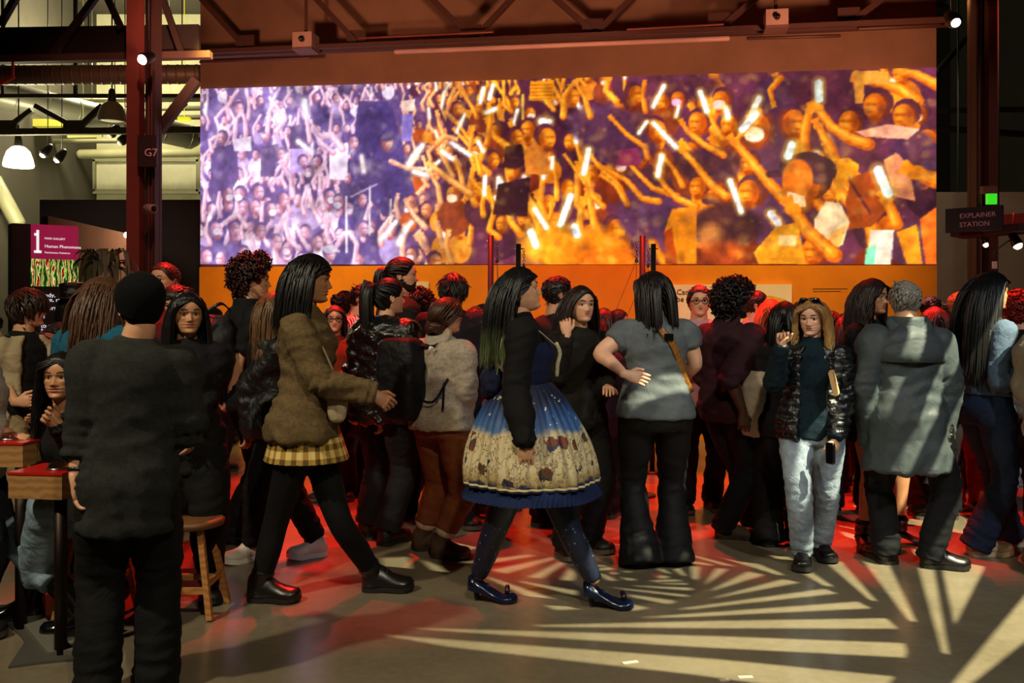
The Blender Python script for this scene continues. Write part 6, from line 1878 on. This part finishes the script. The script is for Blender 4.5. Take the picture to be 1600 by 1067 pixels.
for z, e in ((.79, .044), (.75, .052), (.715, .060), (.712, .050)):
    W, D, O = p.sec(z); a = np.linspace(math.pi * .62, math.pi * 1.38, 24)
    rings.append(p.cen(z) + np.outer(-np.sin(a) * (W + e), p.l2) + np.outer(np.cos(a) * (D + e), p.f2))
loft(mb, rings, False, 0, False); part('back_yoke', mb, mat('cloth', '#3d4548', .55, bump=.35), p.root)
mb = MB(); bb = wp(1472, 676, p.Y - .03); super_e(mb, bb + (0, 0, -.03), (.062, .05, .11), None, .5); hb_ = tag(solid('hand_bag', mb, lea('#0a0a0b', .4), tuple(bb), True), 'small black bag hanging at the raincoat man\'s side', 'bag')
mb = MB(); tube(mb, [bb + (-.03, -.05, .03), bb + (.0, -.055, .0), bb + (.02, -.055, -.05)], [.005] * 3, 6, m=6); part('zip_pull', mb, mat('metal', '#b09a60', .3), hb_)

# ---- 7 denim woman ---------------------------------------------------------------------------------
p = person('woman with very long black hair in denim shirt and flared jeans', 1542, 864, 418, 8, 12, 'f', 1.08, 'tan',
    ('long', '#080708', dict(len=.50, vol=.06, n=420, part=.0, rad=.012, back=.2, face=.28, ymax=.02, sweep=.4)),
    dict(n='denim_shirt', m=den('#46566a'), hem=.565, ease=.016, fold=.004, sleeve=.014),
    T('#1c2940', (.98, .97, 1.02, 1.28, 2.1), den, hem=.045), dict(t='sneaker', c='#b09878', sole='#c8b898', kind='cloth', laces='#c8b898'),
    arms=(dict(e=(1566, 590, .18), w=(1610, 580, .18)), dict(e=(1560, 600, -.2), w=(1612, 576, -.22))), feet=((1576, 852), (1530, 866)), toes=(V3(1, .1, 0), V3(1, -.1, 0)))
ribbon(p, 'belt', [p.cen(.575) + p.f2 * (.125 * math.cos(a)) + p.l2 * (.175 * math.sin(a)) for a in np.linspace(0, 2 * math.pi, 17)], .03, lea('#1a1410', .5), seg=40)

# ---- 8 second row, feet in view ------------------------------------------------------------------------
p = person('tall man with curly top hair, black short-sleeved shirt and sling bag', 388, 846, 388, 35, 12, 'm', 1.0, 'light',
    ('short', '#171010', dict(len=.02, vol=.02, n=160, rad=.005)), dict(n='shirt', m=cloth('#101114'), hem=.47, ease=.024, sl=.46, fold=.005, sleeve=.03),
    T('#0f131c', STR, hem=.03), dict(t='dress', c='#0b0a0a', sole='#0e0c0b', rough=.25, laces='#111111'),
    arms=('hang', dict(e=(376, 556, -.16), w=(362, 618, -.12))), feet=((392, 832), (365, 848)), toes=(V3(.9, .2, 0), V3(.95, -.3, 0)), pad=.07, bare=True, hands=(None, dict(curl=.5)))
do_hair(p, 'curly', '#2a1210', dict(len=.075, vol=.06, curl=.016, n=420, rad=.008, line='bald', name='curly_top'))
collar(p, cloth('#101114'), h=.04, e=.014, open_=.5)
mb = MB(); bc = p.cen(.70) - p.fwd * .24 - p.lat * .05; super_e(mb, bc + (-.02, -.03, -.03), (.15, .12, .22), rotz(20), .6); o_ = fuse('sling_bag', mb, cloth('#222426', rough=.6), p.root, .014, 3, .010, (6, 6, 8))
ribbon(p, 'bag_strap', [bc + (-.02, -.05, .17), p.cen(.80) - p.fwd * .13, p.cen(.825) - p.lat * .08 + (0, 0, .03), p.cen(.77) + p.fwd * .10 - p.lat * .06], .045, cloth('#15161a'), side=(0, 1, .2))
ribbon(p, 'bag_buckle', [bc + (-.03, -.06, .20), bc + (.05, -.02, .26), p.cen(.81) - p.fwd * .12 + (0, 0, .02)], .022, mat('gloss', '#0c0c0c', .3))

p = person('woman in black jacket, wide black trousers and white sneakers', 424, 876, 452, 40, 25, 'f', 1.02, 'light',
    ('long', '#5a4028', dict(len=.26, vol=.045, n=240, wave=.006)), dict(n='jacket', m=lea('#101012', .5), hem=.46, ease=.03, fold=.007),
    T('#09090a', (1.02, 1.1, 1.25, 1.2, 1.4), hem=.10), dict(t='sneaker', c='#c9c4ba', sole='#e0dcd2', laces='#d8d4ca', kind='cloth'),
    arms=('front', dict(e=(392, 600, -.05), w=(389, 672, -.02))), feet=((494, 868), (392, 874)), toes=(V3(-.75, -.5, 0), V3(-.6, -.6, 0)), H=1.62)

p = person('woman with high ponytail in black leather jacket and dark jeans', 602, 846, 428, 62, 30, 'f', 1.08, 'light',
    ('pony', '#100c0c', dict(vol=.035, n=220, rad=.008, tie=(0, -.44, .74), tail=.36)), dict(n='leather_jacket', m=lea('#0e0d0d', .25), hem=.46, ease=.045, fold=.014, sleeve=.03, fs=(5, 5, 8)),
    T('#1c1c20', STR, den, hem=.08), dict(t='boot', c='#0b0a0a', sole='#0d0b0a', shaft=.06), arms=('hang', dict(e=(590, 590, -.12), w=(596, 650, -.05))), feet=((574, 836), (606, 850)))

p = person('woman in cream hooded fleece, rust trousers and fur-cuffed boots', 692, 868, 458, 52, 30, 'f', 1.12, 'light',
    ('bun', '#3a2013', dict(vol=.05, n=260, rad=.008, tie=(0, -.36, .16), bun=.045)), dict(n='fleece_hoodie', m=knit('#a89a88'), hem=.495, ease=.034, fold=.005, sleeve=.03, flare=.01),
    T('#6e3a1c', (1.05, 1.1, 1.3, 1.35, 1.6), hem=.17), dict(t='boot', c='#4a3526', sole='#2a2018', rough=.7, shaft=.10, kind='cloth', cuff='#c9b49a', wd=1.15),
    arms=('front', dict(e=(728, 610, -.10), w=(716, 668, .05))), glasses='#2a1a14', feet=((660, 858), (690, 870)), toes=(V3(.7, .3, 0), V3(.95, -.25, 0)))
hood_down(p, knit('#a89a88'), .03, w=.95, drop=.77)
bc = wp(628, 592, p.Y - .06); mb = MB(); super_e(mb, bc, (.135, .11, .245), rotz(-28), .38); bp = tag(fuse('backpack', mb, cloth('#0b0c10', rough=.6), empty('backpack_anchor', (0, 0, 0)), .013, 2, .004), None)
_a = bp.parent; bp.parent = p.root; bp.location = tuple(-np.array(p.root.location)); bpy.data.objects.remove(_a)
ribbon(p, 'backpack_rim', [bc + rotz(-28).T @ V3(.137 * math.cos(a) , -.055, .245 * math.sin(a)) for a in np.linspace(.1, math.pi - .1, 9)], .02, cloth('#1d1b1c'), side=(0, 1, 0))
ribbon(p, 'shoulder_strap', [bc + (.05, .02, .22), wp(676, 540, p.Y - .12), wp(690, 528, p.Y - .02), wp(712, 548, p.Y + .1)], .05, cloth('#0b0c10'), side=(0, 1, .3))
ribbon(p, 'side_strap', [bc + (.06, -.02, -.10), wp(676, 628, p.Y - .19), wp(700, 592, p.Y - .16)], .016, cloth('#0b0c10'))
ribbon(p, 'hanging_strap', [wp(694, 598, p.Y - .2), wp(692, 640, p.Y - .2)], .014, cloth('#0b0c10'), side=(1, 0, 0))
mb = MB()
for q in range(3):
    tube(mb, [wp(670 + q * 1.2, 546, p.Y - .165), wp(672 + q * 1.5, 541 + q * .4, p.Y - .165), wp(677, 545, p.Y - .165)], [.0035] * 3, 5, m=6)
part('shoulder_logo', mb, cloth('#e8e4da'), p.root)

p = person('man with black afro and beard in dark maroon hoodie', 1140, 838, 428, 40, 12, 'm', 1.12, 'dark',
    ('curly', '#0c0909', dict(len=.065, vol=.10, curl=.014, n=480, rad=.008)), dict(n='hoodie', m=cloth('#2c1018'), hem=.46, ease=.034, sl=.60, fold=.006, sleeve=.026),
    T('#0e1118', STR, den, hem=.045), dict(t='dress', c='#4a3a30', sole='#2a211b', rough=.8, kind='cloth'), arms=('front', dict(e=(1142, 592, -.25), w=(1161, 642, -.28))), hands=(None, dict(curl=.3, d=V3(.1, 0, -1), th=V3(1, 0, 0), n=V3(0, -1, 0))),
    beard='#0c0909', bare=True, feet=((1176, 826), (1134, 840)), toes=(V3(1, .1, 0), V3(.97, -.2, 0)), pad=.06)
hood_down(p, cloth('#2c1018'), .03, w=1.0, drop=.77)

p = person('person with long black bobbed hair in black top with cream sleeves', 1226, 851, 466, 80, 70, 'f', 1.0, 'light',
    ('long', '#0a0809', dict(len=.22, vol=.07, n=300, rad=.011, line='fringe')), dict(n='top', m=cloth('#0d0b0e'), hem=.45, ease=.03, fold=.005), T('#0a090b', WIDE, hem=.03), dict(t='boot', c='#0a0909', sole='#0c0b0b'),
    arms=('hang', 'hang'), H=1.56)
mb = MB(); sj, el, wr, r, dd = p.arm[0]; tube(mb, [sj + (el - sj) * .45, el, wr + (wr - el) * .1], [.082, .086, .088], 14, m=8, cap=False); fuse('cream_sleeve', mb, cloth('#b0a494'), p.root, .0125, 2, .005)

p = person('woman with long dark curls in black dress and black heels', 1356, 850, 430, -45, -48, 'f', 1.05, 'tan',
    ('long', '#1d0f0c', dict(len=.30, vol=.065, n=360, wave=.016, part=.06, rad=.010)), dict(n='dress', m=cloth('#09080a'), hem=.375, ease=.02, fold=.004, flare=.02), None,
    dict(t='heel', c='#09080a', sole='#0a0a0a', rough=.4, shaft=.03), heel=.055, arms=('front', 'front'), feet=((1408, 850), (1350, 856)), toes=(V3(1, -.2, 0), V3(-.2, -1, 0)), bare=True)

p = person('long-haired young woman in black jacket watching beside the beanie man', 292, 938, 455, -78, -62, 'f', 1.02, 'tan',
    ('long', '#0e0a0c', dict(len=.34, vol=.055, n=320, part=.04, rad=.011)), dict(n='jacket', m=cloth('#0d0b10'), hem=.42, ease=.032, fold=.006), T('#070708', (1.1, 1.35, 1.6, 1.3, 1.3), hem=.08), dict(t='boot', c='#080808', sole='#0a0a0a'),
    arms=(dict(e=(322, 612, -.02), w=(306, 676, -.12)), 'front'), H=1.60)

p = person('young man with glasses in open beige jacket over black tee', 36, 856, 449, -25, 8, 'm', 1.0, 'light',
    ('short', '#2a1a12', dict(len=.10, vol=.06, n=420, rad=.009, comb=(0, .3, -.6), line='fringe')), [dict(n='tee_shirt', m=cloth('#0e0e0f'), hem=.46, ease=.012, sl=.3)],
    T('#8a7a58', WIDE, hem=.05), dict(t='boot', c='#15110f', sole='#1a1512'), arms=(dict(e=(76, 610, .12), w=(62, 640, -.1)), dict(e=(2, 596, -.10), w=(24, 628, -.26))), hands=(None, dict(curl=.25, d=V3(1, -.1, .1), th=V3(0, 0, 1), n=V3(0, -1, .3))), glasses='#2a211c', hs=1.1, bare=True)
mb = MB(); rings = []
for z in np.linspace(.42, .828, 20):
    W, D, O = p.sec(z); gap = .62 if z < .80 else .5
    a = np.linspace(gap, 2 * math.pi - gap, 40); e = .045 if z < .80 else .03
    rings.append(np.vstack([p.cen(z) + np.outer(-np.sin(a) * (W + e), p.l2) + np.outer(np.cos(a) * (D + e), p.f2), p.cen(z) + np.outer(-np.sin(a[::-1]) * (W + .014), p.l2) + np.outer(np.cos(a[::-1]) * (D + .014), p.f2)]))
loft(mb, rings, False)
for i in (0, 1):
    sj, el, wr, r, dd = p.arm[i]; tube(mb, [p.cen(.79) + (sj - p.cen(.797)) * .7, sj, sj + (el - sj) * .5, el, el + (wr - el) * .25], [.06, .078, .074, .07, .066], 16, m=16)
fuse('open_jacket', mb, cloth('#a89878'), p.root, .0125, 3, .006)

p = person('seated woman with long wavy black hair, black blazer and light jeans', 140, 970, 548, -105, -86, 'f', 1.0, 'tan',
    ('long', '#0b0909', dict(len=.46, vol=.055, n=380, wave=.016, part=.05, rad=.011)), dict(n='blazer', m=cloth('#0a0a0c'), hem=.48, ease=.026, fold=.005),
    dict(n='jeans', m=den('#7e92a4'), r=(1.0, 1.05, 1.25, 1.4, 1.8), hemz=.23), dict(t='boot', c='#0b0a0b', sole='#0d0c0c', rough=.15, shaft=.22, laces='#161616'),
    seat=(145, 778, .05), neck=(104, 646, -.02), head=(96, 552, -.05), H=1.63, arms=(dict(e=(150, 700, -.05), w=(150, 640, -.2)), dict(e=(126, 716, -.16), w=(94, 666, -.34))),
    hands=(dict(skip=True), dict(curl=.7, d=V3(-.62, -.3, .66), th=V3(.3, .3, 1), n=V3(.3, 1, .2), point=False)), feet=((130, 992), (46, 968)), knees=((26, 832, -.05), (76, 786, -.30)), toes=(V3(-1, -.2, 0), V3(-1, -.25, 0)), pitch=0, bare=True)

# ---- 9 background crowd: (label, px, foot y, top y, face, hface, sex, skin, hair, top colour, bottom colour, extras)
def crowd(label, px, Y, top, face, hface, sex, skin, hair, tc, bc, tk=None, **k):
    fy = HY + F * CH / Y
    up = k.pop('upper', None) or dict(n=k.pop('garment', 'jacket'), m=tk or cloth(tc), hem=k.pop('hem', .46), ease=k.pop('ease', .026), fold=.006, sl=k.pop('sl', 1.0))
    sh = k.pop('shoes', None) or dict(t='sneaker', c='#15120f', sole='#4a4038', kind='cloth')
    return person(label, px, fy, top, face, hface, sex, k.pop('b', 1.04), skin, hair, up, T(bc, k.pop('legs_', STR), k.pop('lk', cloth)), sh, near=False, arms=k.pop('arms', ('front', 'front')), **k)
sh = lambda c, **k: ('short', c, dict(dict(len=.05, vol=.035, n=330, rad=.005), **k))
lo = lambda c, **k: ('long', c, dict(dict(len=.28, vol=.05, n=240, rad=.011), **k))
crowd('person with long wavy brown hair in blue sweater behind the beanie man', 152, 4.95, 424, 75, 40, 'f', 'pale', lo('#4a3020', wave=.014, len=.36, n=420, rad=.0075), '#1f5a74', '#14141a', knit('#1f5a74'), garment='sweater', ease=.035, b=1.2)
p = crowd('person in black bowler-style hat and magenta top by the gallery sign', 112, 7.2, 452, -60, -20, 'f', 'light', lo('#1a1210', len=.1), '#a01868', '#141418', garment='top')
mb = MB(); c = p.h2w((0, -.05, .80)); lathe(mb, c, [(.16, 0), (.165, .008), (.10, .012), (.10, .10), (.105, .115), (.06, .13)], 24); part('brimmed_hat', mb, lea('#1a1214', .35), p.root)
p = crowd('short person in dark navy cap behind the seated woman', 88, 6.4, 497, 30, 10, 'm', 'light', sh('#2a1d15'), '#1a1c24', '#15151a')
mb = MB(); rings = []; az = np.linspace(-math.pi, math.pi, 30, endpoint=False)
for u in np.linspace(0, 1, 8):
    zz = np.full(30, .60 + .39 * u); q = head_pts(zz, az); q[:, :2] *= 1.14; q[:, 2] += .05 * u; rings.append(p.h2w(q))
loft(mb, rings); super_e(mb, p.h2w((0, .55, .62)), (.075, .075, .008), None, .8); part('cap', mb, den('#20242f'), p.root)
crowd('tall short-haired man in red shirt standing by the black partition', 262, 6.9, 404, -80, -110, 'm', 'light', sh('#2a1813', len=.03), '#8a1a14', '#15131a', garment='shirt')
crowd('dark-haired man with bowed head below the tall man in red', 282, 6.35, 436, -60, -95, 'm', 'light', sh('#120d0d', len=.09, line='fringe', vol=.05), '#5a1414', '#121218', garment='shirt', pitch=-18)
crowd('smiling woman with glasses and orange scarf by the striped shirt', 523, 7.4, 472, -95, -80, 'f', 'light', lo('#1a1110', len=.12), '#7a2812', '#15121a', glasses='#2a2020')
crowd('young man in white and navy striped shirt looking down', 560, 7.7, 437, -10, -15, 'm', 'light', sh('#120d0e', len=.07), '#ddd', '#15151c', mat('stripe', '#d8d4dc', .8, c2='#22203a'), garment='striped_shirt', pitch=-10)
crowd('red-jacketed person with dark bun behind the striped shirt', 537, 8.4, 450, 60, 60, 'f', 'light', ('bun', '#140c0c', dict(vol=.05, n=160)), '#7a1212', '#15121a')
crowd('tall bearded man with long dark ponytail in profile', 622, 6.8, 395, 25, 2, 'm', 'light', ('pony', '#120c0b', dict(vol=.04, n=220, rad=.008, tie=(0, -.46, .55), tail=.2)), '#14100f', '#121218', beard='#1a100c')
crowd('person with short dark curls in red top seen from behind', 656, 7.3, 450, 85, 95, 'm', 'light', ('curly', '#160c0b', dict(len=.05, vol=.08, n=340, curl=.016)), '#7a1010', '#15121a')
crowd('man with black fringe and dark jacket looking down', 706, 6.45, 418, -85, -80, 'm', 'light', sh('#0c0908', len=.10, line='fringe', vol=.06, comb=(0, .5, -.3)), '#140e16', '#0f0f14', pitch=-16, b=1.1)
crowd('person in red hooded jacket behind the tall front post', 742, 8.2, 474, 70, 80, 'f', 'light', lo('#2a0f0c', len=.1), '#8a1410', '#15121a')
crowd('dark-haired person in pink tee carrying a red pouch', 768, 6.9, 472, 60, 70, 'f', 'light', lo('#120c0c', len=.12), '#b08090', '#15121a', garment='tee_shirt', sl=.3)
crowd('bearded man in profile beyond the walker in the dress', 866, 6.4, 424, 30, 18, 'm', 'tan', sh('#160c0b', len=.045), '#20100f', '#101014', beard='#1a0e0b')
p = crowd('brown-haired woman with a dark scarf glancing outward, hand at shoulder', 904, 5.75, 440, -62, -66, 'f', 'light', lo('#1d100d', len=.32, part=.06), '#17140f', '#0e0d10', arms=('front', dict(e=(868, 590, -.15), w=(886, 525, -.28))), hands=(None, dict(curl=.6, d=V3(-.1, 0, 1), th=V3(1, 0, 0), n=V3(0, -1, 0))))
crowd('dark-haired person with pale collar bending near the grey shirt', 942, 7.1, 476, 80, 70, 'f', 'light', lo('#140a0a', len=.14), '#241015', '#121018')
crowd('man with receding hair lit red near the grey shirt', 962, 8.2, 478, -20, -10, 'm', 'light', sh('#1d100d', len=.03), '#30121a', '#15121a')
crowd('woman in dark maroon coat between the dress and the grey shirt', 932, 6.75, 492, 70, 70, 'f', 'light', lo('#160b0b', len=.22), '#2c0f1c', '#0f0d12', hem=.40)
crowd('young man with glasses in pink tee and red jacket facing out', 1092, 7.0, 440, -88, -95, 'm', 'light', sh('#2a1210', len=.07, vol=.05), '#b88890', '#14121a', garment='tee_shirt', glasses='#1a1210', sl=.9)
crowd('man in lavender shirt beyond the afro-haired man', 1176, 7.6, 448, 0, -8, 'm', 'light', sh('#22140f', len=.03), '#9a86a8', '#15151c', garment='shirt')
crowd('person in bright orange-red hooded raincoat behind the black-haired back', 1204, 6.9, 462, 60, 60, 'f', 'light', lo('#b0401c', len=.26, vol=.06), '#c03a14', '#1a1014')
crowd('dark-haired man peeping above the blonde woman', 1250, 8.6, 465, -90, -90, 'm', 'light', sh('#140d0c', len=.04), '#3a1414', '#15151c')
crowd('red-lit person with short reddish hair behind the puffer jacket', 1338, 8.2, 470, 80, 85, 'm', 'light', sh('#5a3020', len=.04), '#5a1a16', '#15151c')
crowd('person in dark red fuzzy coat beside the curly-haired woman', 1326, 6.9, 486, 70, 75, 'f', 'light', lo('#3a0f0e', len=.16, vol=.07), '#3a0f10', '#100d10')
crowd('tall white-haired man deep in the crowd near the raincoat', 1346, 8.9, 440, 60, 70, 'm', 'pale', sh('#b8a890', len=.03), '#3a1416', '#15151c')
p = crowd('person in white peaked cap beyond the raincoat man', 1452, 8.4, 458, 0, 5, 'm', 'light', sh('#2a1c15'), '#4a1c1c', '#15151c')
mb = MB(); rings = []
for u in np.linspace(0, 1, 8):
    zz = np.full(30, .66 + .33 * u); q = head_pts(zz, az); q[:, :2] *= 1.10; q[:, 2] += .05 * u; rings.append(p.h2w(q))
loft(mb, rings); super_e(mb, p.h2w((0, .52, .68)), (.07, .075, .008), None, .8); part('cap', mb, cloth('#d8d0dc'), p.root)
crowd('brown-haired person close beside the raincoat man\'s shoulder', 1462, 6.7, 474, 75, 80, 'f', 'light', lo('#3a1a18', len=.14, vol=.06), '#1a0f12', '#121014')
crowd('small grey-haired person beyond the raincoat man', 1478, 9.4, 476, 80, 80, 'f', 'light', ('curly', '#4a443e', dict(len=.03, vol=.05, n=300)), '#4a3a40', '#141216')
crowd('blond man in lavender-grey shirt deep in the crowd', 1497, 7.8, 450, 10, 0, 'm', 'pale', sh('#b89060', len=.04), '#5a4a58', '#17141a', garment='shirt')
crowd('person in bright orange trousers behind the denim woman', 1511, 7.0, 492, 85, 60, 'm', 'light', sh('#1a100d'), '#1a1014', '#c23a0c', shoes=dict(t='sneaker', c='#2a3050', sole='#c8c0b8', kind='cloth'))
crowd('red-haired person in pink-collared black jacket at the denim woman', 1594, 6.4, 452, 75, 90, 'm', 'light', ('curly', '#7a2014', dict(len=.035, vol=.06, n=320, curl=.014)), '#120d10', '#15121a')
p = crowd('person in khaki trousers and white sneakers at the crowd\'s end', 1656, 5.2, 440, 30, 10, 'm', 'light', sh('#2a1c15'), '#8a8070', '#4a422e', shoes=dict(t='sneaker', c='#c8c0b0', sole='#d8d4c8', kind='cloth'), garment='shirt')
crowd('dark-coated person in the gap behind the curly-topped man', 330, 8.6, 475, 60, 60, 'm', 'light', sh('#160e0c'), '#14121a', '#121218')
crowd('person in tan sneakers standing beyond the fleece hoodie', 698, 9.0, 470, 70, 80, 'f', 'tan', lo('#180e0c', len=.2), '#1a1016', '#15131a', shoes=dict(t='sneaker', c='#b08a4c', sole='#b89a6a', kind='cloth', laces='#d0b080'))
crowd('person in striped black sneakers beyond the fleece hoodie', 752, 9.3, 470, 20, 20, 'm', 'light', sh('#180e0c'), '#181018', '#15131a', shoes=dict(t='sneaker', c='#121014', sole='#d8d4d0', kind='cloth', laces='#d8d4d0'))
crowd('person in faded jeans behind the blonde woman', 1300, 7.7, 480, 85, 85, 'm', 'light', sh('#1a100d'), '#241014', '#2a1a20', lk=den)
crowd('dark-clad person with white-soled sneakers behind the raincoat man', 1405, 7.3, 490, 60, 60, 'f', 'light', lo('#160c0b', len=.1), '#1a0e12', '#141014', shoes=dict(t='sneaker', c='#3a1414', sole='#d8c8c0', kind='cloth'))
crowd('person in pale sneakers near the dark brown column', 1572, 8.0, 476, 75, 75, 'f', 'light', lo('#1a1010', len=.14), '#201418', '#17131a', shoes=dict(t='sneaker', c='#b8a8a0', sole='#d8d0c8', kind='cloth'))
crowd('person reaching a pale-sleeved hand over the farther button table', -42, 4.35, 470, 10, 20, 'f', 'light', lo('#1a1010', len=.14), '#c8beb0', '#17131a', knit('#c8beb0'), garment='lace_top', sl=.85, arms=('hang', dict(e=(-20, 665, .0), w=(18, 679, .04))), hands=(None, dict(curl=.55, d=V3(1, .1, -.1), th=V3(0, 1, .2), n=V3(0, 0, 1))))
run_bake()
bpy.context.view_layer.update()
